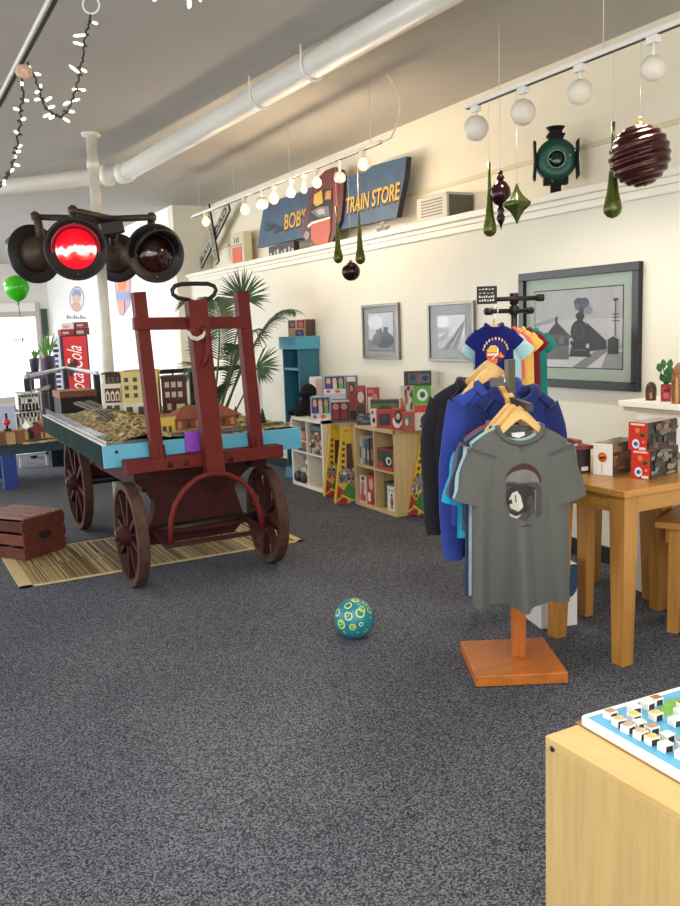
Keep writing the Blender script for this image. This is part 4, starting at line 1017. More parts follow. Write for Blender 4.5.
# ---- right wall pictures
FRK = mat('#141011', .35); SILV = mat('#7f7a72', .35, .5); MATG = mat('#b8c4b4', .7); MATW = mat('#cfcfcb', .7)
def frame_pic(name, label, y0, y1, z0, z1, bw, mf, mm_, mwid, pic, dep=.03):
    t = thing(name, label, 'picture', (XW-.02, (y0+y1)/2, z0))
    M = wallM((XW-.004, 0, 0)); x0, x1 = -y1, -y0
    w = MB(M)
    for a, b in (((x0, z0), (x1, z0+bw)), ((x0, z1-bw), (x1, z1)), ((x0, z0+bw), (x0+bw, z1-bw)), ((x1-bw, z0+bw), (x1, z1-bw))): w.bb((a[0], a[1], 0), (b[0], b[1], dep), mf)
    part('frame', w, t, .003)
    w = MB(M); w.bb((x0+bw, z0+bw, 0), (x1-bw, z1-bw, .008), mm_); part('mount', w, t)
    X0_, X1_, Z0_, Z1_ = x0+bw+mwid[0], x1-bw-mwid[0], z0+bw+mwid[1], z1-bw-mwid[1]
    w = MB(M); w.bb((X0_-.006, Z0_-.006, .008), (X1_+.006, Z1_+.006, .0095), mat('#2a2828', .5)); 
    W_, H_ = X1_-X0_, Z1_-Z0_
    for n_, (pts, cc) in enumerate(pic):
        w.add([(X0_+max(0, min(1, u))*W_, Z0_+max(0, min(1, v))*H_, .0100+.00025*n_) for u, v in pts], [tuple(range(len(pts)))], mat(cc, .5, var=.06, scale=9))
    part('print', w, t)
    w = MB(M); w.bb((x0+bw, z0+bw, dep*.62), (x1-bw, z1-bw, dep*.62+.003), GLASS if bw < .04 else GLASS2); part('glass', w, t)
    return t
GLASS = mat('#ffffff', 0.0, trans=1.0, spec=.1)
GLASS2 = mat('#fefefe', 0.0, trans=1.0, spec=.0)
GLASS2.node_tree.nodes['Principled BSDF'].inputs['IOR'].default_value = 1.02
GLASS.node_tree.nodes['Principled BSDF'].inputs['IOR'].default_value = 1.1
sq = lambda a, b, c, d: [(a, b), (c, b), (c, d), (a, d)]
el = lambda cx, cy, rx, ry, n=14: ell(cx, cy, rx, ry, n)
loco = [(sq(0, 0, 1, 1), '#b9b7b6'), (sq(0, .3, 1, .62), '#c9c7c5'), (sq(0, 0, 1, .24), '#d8d6d4'), ([(0, .02), (.5, .28), (.42, .28), (0, .1)], '#8d8b8b'), ([(.62, 0), (.9, .26), (.8, .28), (.45, 0)], '#8f8d8c'), ([(.78, .0), (1, .0), (1, .2), (.86, .26)], '#9d9b9b'),
        ([(.0, .58), (.28, .66), (.26, .60), (0, .53)], '#a09e9f'),
        ([(.14, .42), (.27, .60), (.42, .42)], '#2c2a2b'), (sq(.255, .56, .285, .66), '#2b2929'), (sq(.16, .26, .42, .44), '#3b393a'), ([(.1, .42), (.46, .42), (.44, .38), (.12, .38)], '#55535a'), (sq(.0, .1, .42, .28), '#6a6869'), (sq(.18, .3, .24, .38), '#82807f'), (sq(.3, .3, .36, .38), '#6e6c6b'),
        ([(.62, .58), (.84, .34), (.84, .24), (.6, .2)], '#2a2829'),
        (el(.54, .46, .10, .15), '#1b1a1c'), (el(.54, .46, .07, .10), '#3a383b'), (el(.54, .46, .035, .05), '#1d1c1e'), (sq(.44, .17, .66, .34), '#1d1c1e'), ([(.42, .14), (.68, .14), (.64, .26), (.46, .26)], '#2a282b'), (el(.55, .66, .05, .05), '#232125'), (sq(.52, .58, .58, .68), '#1b1a1d'),
        (el(.57, .76, .045, .07), '#3e3c44'), (el(.54, .83, .06, .06), '#4d4b55'), (el(.60, .82, .05, .07), '#5a5867'), (el(.52, .78, .03, .05), '#6a6878'), (el(.64, .72, .05, .05), '#8b8a9b'),
        (el(.44, .27, .02, .03), '#c9c7c5'), (el(.64, .28, .02, .03), '#c9c7c5'), (sq(.46, .22, .62, .235), '#6d6b6c'),
        (sq(.86, .18, .97, .34), '#2e2c2d'), ([(.84, .34), (.915, .40), (.99, .34)], '#3b393a'), (sq(.93, .4, .94, .82), '#4b494a'), (sq(.90, .66, .985, .67), '#4b494a'), (sq(.90, .62, .985, .63), '#4b494a'), (sq(.90, .58, .985, .59), '#4b494a'), (el(.94, .84, .03, .02), '#5b595a')]
y0, y1 = on_x(643, 325, XW).y, on_x(523, 331, XW).y
frame_pic('framed_print', 'large black framed print of a steam locomotive beside a station', y0, y1, 1.035, 1.745, .048, FRK, MATG, (.085, .075), loco, .035)
pic2 = [(sq(0, 0, 1, 1), '#c6c6c8'), (sq(0, 0, 1, .35), '#a9a7a8'), ([(.2, 0), (.7, 0), (1, .75), (.95, .8)], '#4b484c'), ([(0, .3), (.4, .5), (.4, .35), (0, .2)], '#77757a'), ([(.0, .6), (.3, .75), (.5, .5), (0, .45)], '#9896a0'), (el(.2, .8, .25, .18), '#e8e8ee'), ([(.45, 0), (.5, 0), (.98, .78)], '#bdbbbb')]
y0, y1 = on_x(476.6, 330, XW).y, on_x(430.5, 331, XW).y
frame_pic('framed_print', 'grey framed print of railway tracks behind the navy childrens shirt', y0, y1, 1.172, 1.602, .022, SILV, mat('#807c7b', .6), (.09, .07), pic2, .025)
pic1 = [(sq(0, 0, 1, 1), '#d3d6de'), (sq(0, 0, 1, .3), '#8d9096'), (el(.62, .28, .4, .22), '#4e525a'), (el(.45, .42, .16, .2), '#5b6068'), ([(.1, .1), (.5, .2), (.4, .5), (.2, .4)], '#71757c'), (sq(.62, .4, .8, .62), '#474a52'), (el(.3, .75, .3, .2), '#eef0f6')]
y0, y1 = on_x(401, 331, XW).y, on_x(364.5, 332, XW).y
frame_pic('framed_print', 'small silver framed locomotive print above the two cube shelves', y0, y1, 1.175, 1.628, .022, SILV, mat('#a8a6a4', .6), (.07, .05), pic1, .025)
# ---- things on the low wall
def capz(): return 1.018
c = on_x(651, 391, 3.5); 
t = thing('carved_bird', 'small dark carved wooden figure at the left end of the low wall', 'figurine', (c.x, c.y, 1.018)); mm = mpp(c)
w = MB(Matrix.Translation((c.x, c.y, 1.0185))); BW = mat('#4a2d1c', .5, var=.45, scale=40)
w.lathe([(.001, 0), (5*mm, .0), (5.2*mm, 3*mm), (5.4*mm, 9*mm), (5*mm, 13*mm), (4*mm, 16*mm), (2.3*mm, 17.8*mm), (.001, 18.3*mm)], BW, 16); part('body', w, t)
w = MB(Matrix.Translation((c.x, c.y, 1.0185))); w.lathe([(.001, 0), (1.6*mm, 1*mm), (1.8*mm, 6*mm), (.001, 9*mm)], mat('#a9763e', .5), 10, Matrix.Translation((-3.2*mm, -2.8*mm, 1.0*mm))); part('chest', w, t)
w = MB(Matrix.Translation((c.x, c.y, 1.0185))); w.lathe([(.001, 0), (1.3*mm, 0), (.001, 4*mm)], mat('#6b4426', .5), 8, Matrix.Translation((-4.2*mm, -1.5*mm, 14.5*mm)) @ Matrix.Rotation(-1.3, 4, 'Y')); part('beak', w, t)
c = on_x(666, 391, 3.5); mm = mpp(c); B0 = V((c.x, c.y, 1.0185))
t = thing('potted_plant', 'small leafy green plant in a red tin on the low wall', 'plant', tuple(B0))
w = MB(Matrix.Translation(B0)); w.lathe([(4.8*mm, 0), (5*mm, 1*mm), (5*mm, 15*mm), (4.6*mm, 17*mm), (4.0*mm, 17*mm), (4*mm, 14*mm), (.001, 14*mm)], mat('#a3262a', .35, var=.25, scale=30), 20); part('tin', w, t)
w = MB(faceM(B0, YAW+.3)); w.prism(ell(0, 6*mm, 3*mm, 3*mm, 14), .002, mat('#d85a5a', .5), Matrix.Translation((0, 0, 4.9*mm))); w.bb((-2.4*mm, 10*mm, 4.3*mm), (2.8*mm, 12.5*mm, 5.0*mm), mat('#2a1416', .5)); part('tin_print', w, t)
LF = mat('#2f6a36', .4, var=.3, scale=30)
for k, (dx, dz, a) in enumerate(((-8, 38, .9), (-4, 42, .3), (3, 42, -.3), (6, 34, -.8), (-6, 28, 1.1), (0, 34, 0), (7, 26, -1.2), (2, 28, -.5))):
    w = MB(faceM(B0, YAW)); e = V((dx*mm, dz*mm, 2*mm*((k % 3)-1))); s0 = V((dx*.1*mm, 15*mm, 0)); d_ = (e-s0).normalized(); n_ = V((d_.y, -d_.x, 0))
    vs = []; 
    for i in range(7):
        f = i/6; p = e-d_*9*mm*(1-f); wd_ = 3.2*mm*math.sin(PI*min(.97, .1+.86*f)); vs += [p-n_*wd_+V((0, 0, .8*mm)), p, p+n_*wd_+V((0, 0, .8*mm))]
    w.add(vs, [(3*i+j, 3*i+j+1, 3*i+j+4, 3*i+j+3) for i in range(6) for j in (0, 1)], LF, True); w.tube([s0, e-d_*6*mm], .6*mm, LF, 5); part('leaf', w, t)
c = on_x(680, 393, 3.46); mm = mpp(c); B0 = V((c.x, c.y, 1.0185))
t = thing('carved_animal', 'larger brown carved wooden animal right of the red tin', 'figurine', tuple(B0))
w = MB(Matrix.Translation(B0)); w.lathe([(.001, 0), (8*mm, 0), (8*mm, 4*mm), (8.5*mm, 18*mm), (8*mm, 29*mm), (6*mm, 36*mm), (3*mm, 40*mm), (.001, 41*mm)], mat('#8a5a32', .5, var=.5, scale=26), 18); part('body', w, t)
w = MB(Matrix.Translation(B0)); w.tube([(-8*mm, -3*mm, 0), (-8.4*mm, -3*mm, 14*mm), (-7*mm, -2*mm, 26*mm)], [2*mm, 1.5*mm, 1*mm], mat('#c8955a', .5), 8); part('front_leg', w, t)
# ---- birch cabinet at the lower right with a puzzle board
BIR = wood('#cfae72', .10, 'Z', .38, 14); BIRT = wood('#d9b473', .08, 'Y', .35, 14)
t = thing('birch_cabinet', 'pale birch cabinet in the lower right corner, puzzle board on top', 'cabinet', (1.4, .7, 0))
w = MB(); w.bb((1.138, -.05, 0), (1.156, 1.262, .582), BIR); sp = part('side_panel', w, t, .0015)
w = MB(); w.bb((1.156, 1.244, 0), (1.95, 1.262, .582), BIR); part('end_panel', w, t)
w = MB(); w.bb((1.138, -.05, .582), (1.95, 1.262, .60), BIRT); part('top_panel', w, t, .0015)
w = MB(); w.bb((1.93, -.05, 0), (1.95, 1.244, .582), BIR); part('side_panel', w, t)
q = on_x(552.5, 749, 1.138); w = MB(); w.cyl((1.1365, q.y, q.z), (1.1425, q.y, q.z), .0062, mat('#2a1c12', .5), 14); w.build('screw_hole', sp)
pa = on_z(577.5, 722.5, .602); pang = -.05
PM = Matrix.Translation((pa.x, pa.y, .6012)) @ Matrix.Rotation(pang, 4, 'Z')     # local: x right, -y towards the viewer
t = thing('puzzle_board', 'white edged wooden puzzle board with blue and green map on birch cabinet', 'puzzle', tuple(PM @ V((.25, -.15, 0))))
PWX, PWY = .52, .345
w = MB(PM); pw = mat('#f4f1ea', .4)
w.prism([(PWX-.02+.02*math.cos(a), -.02+.02*math.sin(a)) for a in [i*PI/12 for i in range(7)]]+[(.02+.02*math.cos(a), -.02+.02*math.sin(a)) for a in [PI/2+i*PI/12 for i in range(7)]]+[(.02+.02*math.cos(a), -PWY+.02+.02*math.sin(a)) for a in [PI+i*PI/12 for i in range(7)]]+[(PWX-.02+.02*math.cos(a), -PWY+.02+.02*math.sin(a)) for a in [1.5*PI+i*PI/12 for i in range(7)]], .014, pw); part('board', w, t)
w = MB(PM); w.bb((-.004, -PWY-.004, -.0008), (PWX+.004, .004, .0012), mat('#8c6a3a', .5)); part('backing', w, t)
w = MB(PM); w.bb((.014, -PWY+.016, .014), (PWX-.014, -.014, .0146), mat('#5fb0d6', .4, var=.12, scale=9)); part('sea', w, t)
w = MB(PM); GR = mat('#7cba4a', .5, var=.25, scale=20)
w.prism([(.17, -.06), (.22, -.04), (.30, -.05), (.36, -.09), (.34, -.16), (.30, -.24), (.24, -.27), (.17, -.235), (.16, -.18), (.20, -.14), (.15, -.11)], .0008, GR, Matrix.Translation((0, 0, .0146)))
w.prism([(.38, -.05), (.46, -.05), (.46, -.25), (.40, -.2)], .0008, GR, Matrix.Translation((0, 0, .0146))); part('land', w, t)
# little photo blocks
tops = ['#e9dfcf', '#f2ede4', '#d9b48a', '#a4643a', '#e7c35a', '#c9a48a', '#efe6da', '#b98b6a']
blk = [(.066, -.062), (.075, -.028), (.108, -.062), (.135, -.035), (.175, -.034), (.205, -.028), (.092, -.092), (.062, -.092), (.064, -.124), (.098, -.120), (.066, -.152), (.10, -.158), (.068, -.184), (.104, -.196), (.072, -.222), (.106, -.232), (.076, -.256), (.112, -.264), (.15, -.080), (.165, -.118),
       (.205, -.095), (.235, -.075), (.22, -.128), (.255, -.115), (.265, -.075), (.29, -.105), (.26, -.155), (.225, -.165), (.295, -.15)]
near = [(.032+.0, 0)]
bp = None; W_ = .022
lab = {}
def bd(i, x, y):
    row = 'left edge' if x < .085 else ('second column' if x < .125 else 'middle')
    return row
ids = sorted(range(len(blk)), key=lambda i: blk[i][1])
names = {}
for i, (x, y) in enumerate(blk):
    tm = tops[(i*5+2) % len(tops)]
    w = MB(PM @ Matrix.Translation((x-.022, y-.012, .0156)) @ Matrix.Rotation(((i*37) % 10-5)*.03, 4, 'Z'))
    w.box((0, 0, .008), (.0235, .019, .016), mat('#f1ece2', .5)); w.box((0, 0, .0162), (.021, .0165, .0008), mat(tm, .5, var=.3, scale=160))
    w.box((.001, -.0096, .0065), (.017, .0006, .012), mat('#3a322f', .5))
    for s_ in (-1, 1): w.box((s_*.0046, -.0099, .005), (.004, .0006, .009), mat('#2b2523', .5)); w.box((.0119, s_*.0045, .0075), (.0006, .009, .014), mat('#39322e', .5))
    w.build('puzzle_block', label='small white photo topped block standing on the blue and green puzzle board', cat='block', group='blocks on the puzzle board')
# ================================================================== cube shelves by the right wall
def cubby(name, label, xf, xb, y0, y1, h, m, mb_):
    t = thing(name, label, 'shelf', ((xf+xb)/2, (y0+y1)/2, 0)); th = .03; b = .002
    w = MB(); w.bb((xf, y0, b), (xb, y0+th, h), m); part('side_panel', w, t, .0015)
    w = MB(); w.bb((xf, y1-th, b), (xb, y1, h), m); part('side_panel', w, t, .0015)
    w = MB(); w.bb((xf, y0, h-th), (xb, y1, h), m); part('top_panel', w, t, .0015)
    w = MB(); w.bb((xf, y0+th, b), (xb, y1-th, b+th), m); part('bottom_panel', w, t)
    zm = (h+b)/2; ym = (y0+y1)/2; th2 = .014
    w = MB(); w.bb((xf+.002, y0+th, zm-th2/2), (xb, y1-th, zm+th2/2), m); part('middle_shelf', w, t)
    w = MB(); w.bb((xf+.002, ym-th2/2, b+th), (xb, ym+th2/2, zm-th2/2), m); w.bb((xf+.002, ym-th2/2, zm+th2/2), (xb, ym+th2/2, h-th), m); part('divider', w, t)
    w = MB(); w.bb((xb-.006, y0+th, b+th), (xb, y1-th, h-th), mb_); part('back_panel', w, t)
    return (y0+th, ym-th2/2, ym+th2/2, y1-th, b+th, zm-th2/2, zm+th2/2, h-th)
WSH = mat('#f2ead9', .45); BSH = wood('#d3b683', .10, 'Z', .45, 12)
CW = (3.373, 3.70, 6.559, 7.213, .648); CT = (3.372, 3.70, 5.372, 6.014, .667)
sw = cubby('cube_shelf', 'white cube shelf with four compartments, left of the birch one', *CW, WSH, mat('#e4dcc9', .6))
sb_ = cubby('cube_shelf', 'birch veneer cube shelf with four compartments, nearest the shirts', *CT, BSH, mat('#b39560', .6))
RC = random.Random(5)
TOYC = ['#b04030', '#d8c9a0', '#3e6a9a', '#d89a3a', '#efe6d8', '#4a3a30', '#7a9a4a', '#c86a5a', '#2d2a30']
def wallbox(name, label, y, z, w_, h_, xf, d_, m, prints=(), cat='toy box', yaw=PI/2, group=None, side=None, top=None):
    """a carton whose printed front faces the room (-x); y = middle of the front"""
    return carton(name, label, V((xf, y, z+.001)), w_, d_, h_, m, yaw, prints, side=side, top=top, group=group, cat=cat)
ya, yb_, yc, yd, za, zb, zc_, zd = sw
G1 = 'toys in the white cube shelf'
x1 = 3.395
wallbox('toy_box', 'orange and brown toy box in the upper left compartment of the white shelf', (yc+yd)/2-.02, zc_, .20, .20, x1+.0, .2, mat('#7a4a34', .5), [('front', [('e', .1, .5, .9, .95, '#c8754a'), ('e', .25, .6, .6, .85, '#e8c0a0'), ('r', 0, .42, 1, .5, '#d8d0cc'), ('r', .05, .05, .95, .38, '#8a5a44'), ('r', 0, 0, 1, .12, '#2e4a6a')])], group=G1)
wallbox('toy_box', 'speckled doll boxes filling the upper right compartment of the white shelf', (ya+yb_)/2, zc_, .25, .20, x1+.0, .2, mat('#8a7a5c', .5), [('front', speck(RC, 40, ['#e8dcc4', '#5a4230', '#c09a60', '#3a4a6a', '#a05a3a', '#d8cab0', '#3a2e28'], s=(.08, .22)))], group=G1)
wallbox('toy_box', 'dark toy box lying at the back, upper right compartment of the white shelf', (ya+yb_)/2, zc_+.206, .22, .05, x1+.0, .2, mat('#3c4a4c', .5), [('front', [('r', .1, .2, .9, .7, '#586a6c')])], group=G1)
# white toy lorry with dark wheels in the lower left compartment
ty = (yc+yd)/2+.02
t = thing('toy_truck', 'white toy truck with dark round wheels, lower left in the white shelf', 'toy', (x1+.1, ty, za))
w = MB(); w.bb((x1+.04, ty-.12, za+.045), (x1+.16, ty+.10, za+.13), mat('#dcd8c8', .4)); part('truck_body', w, t, .012)
for yy in (ty-.07, ty+.06):
    w = MB(); w.lathe([(.001, 0), (.045, 0), (.05, .01), (.05, .04), (.001, .04)], mat('#3a4038', .5), 20, frame((x1+.0, yy, za+.052), (0, 1, 0), (0, 0, 1), (1, 0, 0)) @ Matrix.Translation((0, 0, -.03))); wh_ = part('wheel', w, t)
    w = MB(); w.lathe([(.001, 0), (.022, 0), (.001, .006)], mat('#cfd0c0', .4), 14, frame((x1+.021, yy, za+.052), (0, -1, 0), (0, 0, 1), (-1, 0, 0))); w.build('hub_cap', wh_)
wallbox('toy_figure_box', 'narrow white and black toy box beside the white toy truck', yc+.045, za, .06, .22, x1+.0, .1, mat('#e4dfd4', .5), [('front', [('e', .1, .62, .9, .85, '#2a2626'), ('r', .2, .1, .8, .5, '#d8c8b8'), ('r', .3, .5, .7, .62, '#4a3a34')])], group=G1)
for k, (yy, hh, c_, nm, an) in enumerate(((ya+.075, .20, '#c9c3b6', 'pale leaning book, left of the two in the lower right white compartment', .12), (ya+.045, .22, '#6a78a8', 'lilac blue leaning book, right of the two in the lower right white compartment', .08))):
    T = Matrix.Translation((x1+.02, yy, za+.002)) @ Matrix.Rotation(an, 4, 'X')
    w = MB(T); w.bb((0, -.011, 0), (.19, .011, hh), mat(c_, .6)); w.bb((.004, -.009, .003), (.192, .009, hh-.003), mat('#efe9dc', .8)); w.build('book', label=nm, cat='book', group='books in the cube shelves')
# birch shelf contents
ya, yb_, yc, yd, za, zb, zc_, zd = sb_
x1 = 3.385
for k, (c_, hh, th) in enumerate((('#d8d4cc', .23, .03), ('#6f8a86', .20, .03), ('#3c5a8a', .21, .035), ('#5a5048', .19, .03), ('#2e3242', .21, .035), ('#8a7a58', .18, .025))):
    yy = yd-.03-k*.040
    nm = ['pale book at the left end', 'grey green book second from left', 'blue book third from left', 'brown grey book fourth from left', 'dark navy book fifth from left', 'tan book at the right end'][k]
    w = MB(); w.bb((x1+.02+.01*(k % 3), yy-th/2, zc_+.001), (x1+.2, yy+th/2, zc_+hh), mat(c_, .5)); w.bb((x1+.019+.01*(k % 3), yy-th*.3, zc_+.05), (x1+.0205+.01*(k % 3), yy+th*.3, zc_+.05+hh*.4), mat(['#4a4442', '#dfe4e0', '#c8b04a', '#c8c0b0', '#a88a5a', '#efe6d0'][k], .5))
    w.build('book', label=nm+' of the row in the upper left birch compartment', cat='book', group='books in the cube shelves')
wallbox('toy_box', 'red toy box with a black and white round picture, upper right in the birch shelf', (ya+yb_)/2+.0, zc_, .235, .165, x1+.0, .2, mat('#a8352a', .5), [('front', [('r', .06, .1, .94, .96, '#2d3a26'), ('e', .35, .15, .95, .85, '#20241c'), ('e', .55, .28, .9, .68, '#dfe0dc'), ('e', .66, .36, .84, .58, '#2a2c2a'), ('d', .02, .02, .98, .2, '#c84030'), ('e', .05, .15, .4, .4, '#b8453a')])], group='toys in the birch cube shelf')
wallbox('toy_box', 'red and white toy package, left of two in the lower left birch compartment', yc+.20, za, .10, .22, x1+.0, .12, mat('#e0d6c8', .5), [('front', [('r', .1, .05, .9, .3, '#c8483a'), ('e', .2, .5, .8, .8, '#d87a6a'), ('r', .3, .3, .6, .55, '#b83a34'), ('e', .3, .82, .8, .98, '#3e3634')])], group='toys in the birch cube shelf')
wallbox('toy_box', 'red and white toy package, right of two in the lower left birch compartment', yc+.08, za, .11, .24, x1+.0, .12, mat('#b8382e', .5), [('front', [('r', .1, .1, .5, .4, '#efe4d8'), ('e', .3, .5, .9, .9, '#d8a090'), ('r', .55, .05, .9, .3, '#7a2a24')])], group='toys in the birch cube shelf')
wallbox('toy_box', 'dark green boxed card at the back, lower right birch compartment', (ya+yb_)/2+.05, za, .14, .20, x1+.06, .08, mat('#4a5a48', .5), [('front', [('r', .08, .06, .92, .94, '#66705c'), ('r', .2, .2, .8, .8, '#3c4a3e')])], group='toys in the birch cube shelf')
wallbox('toy_box', 'white card with a red figure, lower right birch compartment', ya+.075, za, .13, .19, x1+.01, .03, mat('#e8e4dc', .5), [('front', [('e', .3, .2, .7, .55, '#c85a54'), ('r', .4, .08, .6, .4, '#8a3a3a'), ('e', .4, .55, .62, .7, '#4a3a34'), ('r', .1, .8, .9, .86, '#b8b0a8')])], group='toys in the birch cube shelf')
# ---- boxes standing on the two shelves, fronts turned to the room
TOPS = {}
def topbox(name, label, pl, pr, pyt, X, m, prints, yaw=.62, dpt=.12, z0=None, sup=None, key=None, group=None, side=None, cat='toy box'):
    """front on the plane x = X between two picture columns, standing on z0 or on the box named by sup, top at row pyt"""
    px = (pl+pr)/2; c = on_x(px, 420, X); zz = (TOPS[sup] if sup else z0)+.0008
    h_ = on_x(px, pyt, X).z-zz; mm = mpp(c)
    ca = math.cos(yaw-math.atan2(c.x, c.y))
    if key: TOPS[key] = zz+h_
    return carton(name, label, V((c.x, c.y, zz)), (pr-pl)*mm/ca, dpt, h_, m, yaw, prints, side=side, group=group, cat=cat)
ZW = CW[4]; ZB = CT[4]; GA = 'toy boxes on the white cube shelf'; GB = 'toy boxes on the birch cube shelf'
doll = lambda s_: [('r', .06, .3, .94, .96, '#4a3550')]+[('e', .12+.28*i, .5, .32+.28*i, .9, c_) for i, c_ in enumerate(('#d8a898', '#e0b8a0', '#c89888'))]+[('r', .14+.28*i, .28, .32+.28*i, .58, c_) for i, c_ in enumerate(('#6a4a8a', '#d8d0d4', '#7ab03a'))]+[('r', 0, 0, 1, .26, '#dfe4ea'), ('e', .1, .06, .3, .22, '#d04a4a'), ('e', .5, .04, .75, .24, '#e0783a')]
dk = lambda n_: [('r', .04, .1, .96, .9, '#3a2426')]+sum([[('e', .08+.9/n_*i, .55, .02+.9/n_*(i+.9), .85, '#c87a6a'), ('r', .1+.9/n_*i, .15, .0+.9/n_*(i+.9), .5, '#9a2e2c')] for i in range(n_)], [])+[('r', 0, .9, 1, 1, '#c8c0c4')]
topbox('toy_box', 'pale blue doll box with clear window, lower row on the white shelf', 311, 331, 397, 3.415, mat('#8fb4cc', .4), doll(1), z0=ZW, key='a', group=GA, dpt=.10)
topbox('toy_box', 'dark red doll box right of the pale blue one, lower row on the white shelf', 331.5, 350, 400, 3.43, mat('#5a5a68', .4), dk(2), z0=ZW, key='b', group=GA, dpt=.10)
topbox('toy_box', 'white and pink card box leaning behind the black plush toy', 311, 323, 377, 3.56, mat('#ddd4d4', .5), [('front', [('r', .5, .05, 1, .95, '#c8a8a8'), ('e', .1, .6, .5, .85, '#efe8ec'), ('r', .05, .1, .4, .3, '#b8a0a8')])], z0=ZW, group=GA, dpt=.06)
topbox('toy_box', 'plain white box under the long blue doll box on the white shelf', 325, 347, 394, 3.53, mat('#c9ccd2', .5), [('front', [('r', .05, .1, .95, .3, '#9aa0b0')])], z0=ZW, key='c', group=GA, dpt=.06)
topbox('toy_box', 'long blue window box with dolls, upper row on the white shelf', 325, 347, 376, 3.53, mat('#8aa8c0', .4), doll(2), sup='c', group=GA, dpt=.06)
topbox('toy_box', 'tall dark box with red doll at the right end of the white shelf', 347, 358, 376, 3.52, mat('#6a5a58', .4), [('front', [('e', .3, .62, .75, .86, '#2a1a1a'), ('e', .36, .66, .66, .8, '#c8806a'), ('r', .25, .3, .8, .62, '#9a302c'), ('r', .1, .88, .9, .98, '#d8d4d4'), ('r', .1, .05, .9, .25, '#3a2626')])], z0=ZW, group=GA, dpt=.08)
# black plush dog sitting on the shelf
c = on_x(304, 411, 3.44); c.z = ZW; mm = mpp(c)
t = thing('plush_dog', 'black plush dog lying at the left end of the white cube shelf', 'plush toy', tuple(c))
FUR = mat('#0e0d0f', .95, var=.3, scale=60, bump=.4); T = faceM((c.x, c.y, ZW+.001), YAW-.1)
w = MB(T); w.ball((3*mm, 9*mm, -.07), 9*mm, FUR, 20, (.9, 1.0, .8)); part('body', w, t)
w = MB(T); w.ball((6.5*mm, 24*mm, -.06), 8.5*mm, FUR, 20, (1, 1, .9)); part('head', w, t)
for x_ in (1, 13): w = MB(T); w.ball((x_*mm, 22*mm, -.05), 4*mm, FUR, 12, (.6, 1.5, .6)); part('ear', w, t)
w = MB(T); w.ball((-1*mm, 22*mm, -.0), 4*mm, FUR, 12, (1.1, .8, 1)); part('muzzle', w, t)
for a, b in (((0, 5, -20), (-9, 3, 5)), ((8, 5, -10), (6, 3, 12))):
    w = MB(T); w.tube([V((a[0]*mm, a[1]*mm, a[2]*mm*.3)), V(((a[0]+b[0])/2*mm, 4.5*mm, .0)), V((b[0]*mm, 3.6*mm, b[2]*mm*.3))], [5*mm, 4.2*mm, 3.4*mm], FUR, 10); part('leg', w, t)
w = MB(T); w.tube([V((-4*mm, 4*mm, -.08)), V((-12*mm, 3*mm, -.06)), V((-15*mm, 4*mm, -.03))], [3*mm, 2.4*mm, 1.6*mm], FUR, 8); part('tail', w, t)
w = MB(T); w.lathe([(.001, 0), (.9*mm, 0), (.9*mm, 17*mm), (.001, 17*mm)], mat('#bcd0d8', .4), 8, frame((11.5*mm, 0, .02), (1, 0, 0), (0, 0, -1), (0, 1, 0))); w.lathe([(.001, 0), (2.8*mm, 0), (2.8*mm, 3*mm), (.001, 3.2*mm)], mat('#e8e4e6', .4), 16, frame((11.5*mm, 17*mm, .02), (1, 0, 0), (0, 0, -1), (0, 1, 0)))
w.build('lollipop_stick', label='white topped pale stick standing in front of the black plush dog', cat='toy')
# on the birch shelf
REDC = mat('#a8342c', .45)
topbox('toy_box', 'tall red toy package between the two cube shelves, leftmost on birch', 357, 366, 386, 3.44, mat('#8a342e', .5), [('front', [('r', .1, .05, .9, .5, '#4a2a26'), ('e', .15, .55, .85, .85, '#d8c0b8'), ('r', .1, .86, .9, .98, '#b83a34')])], z0=ZB, group=GB, dpt=.06)
topbox('toy_box', 'red and cream toy package second from left on the birch shelf', 367.5, 379.5, 388, 3.52, REDC, [('front', [('r', .08, .2, .5, .75, '#e0d0c4'), ('e', .4, .5, .9, .85, '#c88a7a'), ('r', .1, .02, .9, .2, '#6a2a26'), ('r', .1, .86, .6, .96, '#d86a5a')])], z0=ZB, group=GB, dpt=.07)
topbox('toy_box', 'wide dark green box at the back of the birch shelf', 371, 399, 400, 3.52, mat('#3e4434', .5), [('front', [('r', .03, .1, .97, .86, '#66704a'), ('e', .2, .3, .8, .8, '#3c4a30'), ('e', .45, .4, .6, .6, '#a8a878'), ('r', .03, .86, .97, .9, '#2a2c22')])], z0=ZB, group=GB, dpt=.06)
topbox('toy_box', 'small dark picture box of vehicles at the front left of birch shelf', 357, 371, 414, 3.40, mat('#3a3f44', .5), [('front', speck(RC, 14, ['#70787c', '#24282c', '#9aa0a0', '#50585c'], s=(.15, .4)))], z0=ZB, group=GB, dpt=.05)
topbox('toy_box', 'white and black panda box standing on the birch shelf', 370.5, 376.5, 409, 3.40, mat('#e6e2da', .5), [('front', [('e', .2, .7, .5, .9, '#201c1c'), ('e', .3, .2, .8, .5, '#2a2626')])], z0=ZB, group=GB, dpt=.04)
topbox('toy_box', 'red box with a dark blue locomotive window on the birch shelf', 376.5, 391.5, 410, 3.405, mat('#c03428', .45), [('front', [('r', .14, .16, .9, .8, '#4a2626'), ('r', .2, .2, .84, .55, '#2a3448'), ('e', .3, .4, .7, .75, '#38465e')])], z0=ZB, group=GB, dpt=.06)
topbox('toy_box', 'red box with a white swirl, middle front of the birch shelf', 391.5, 402.5, 409, 3.405, mat('#b83028', .45), [('front', [('e', .1, .1, .95, .7, '#efe8e0'), ('e', .25, .3, .95, .95, '#3a2c2a'), ('e', .4, .5, .8, .8, '#c8b8a8'), ('r', 0, 0, 1, .1, '#c83a30')])], z0=ZB, group=GB, dpt=.06)
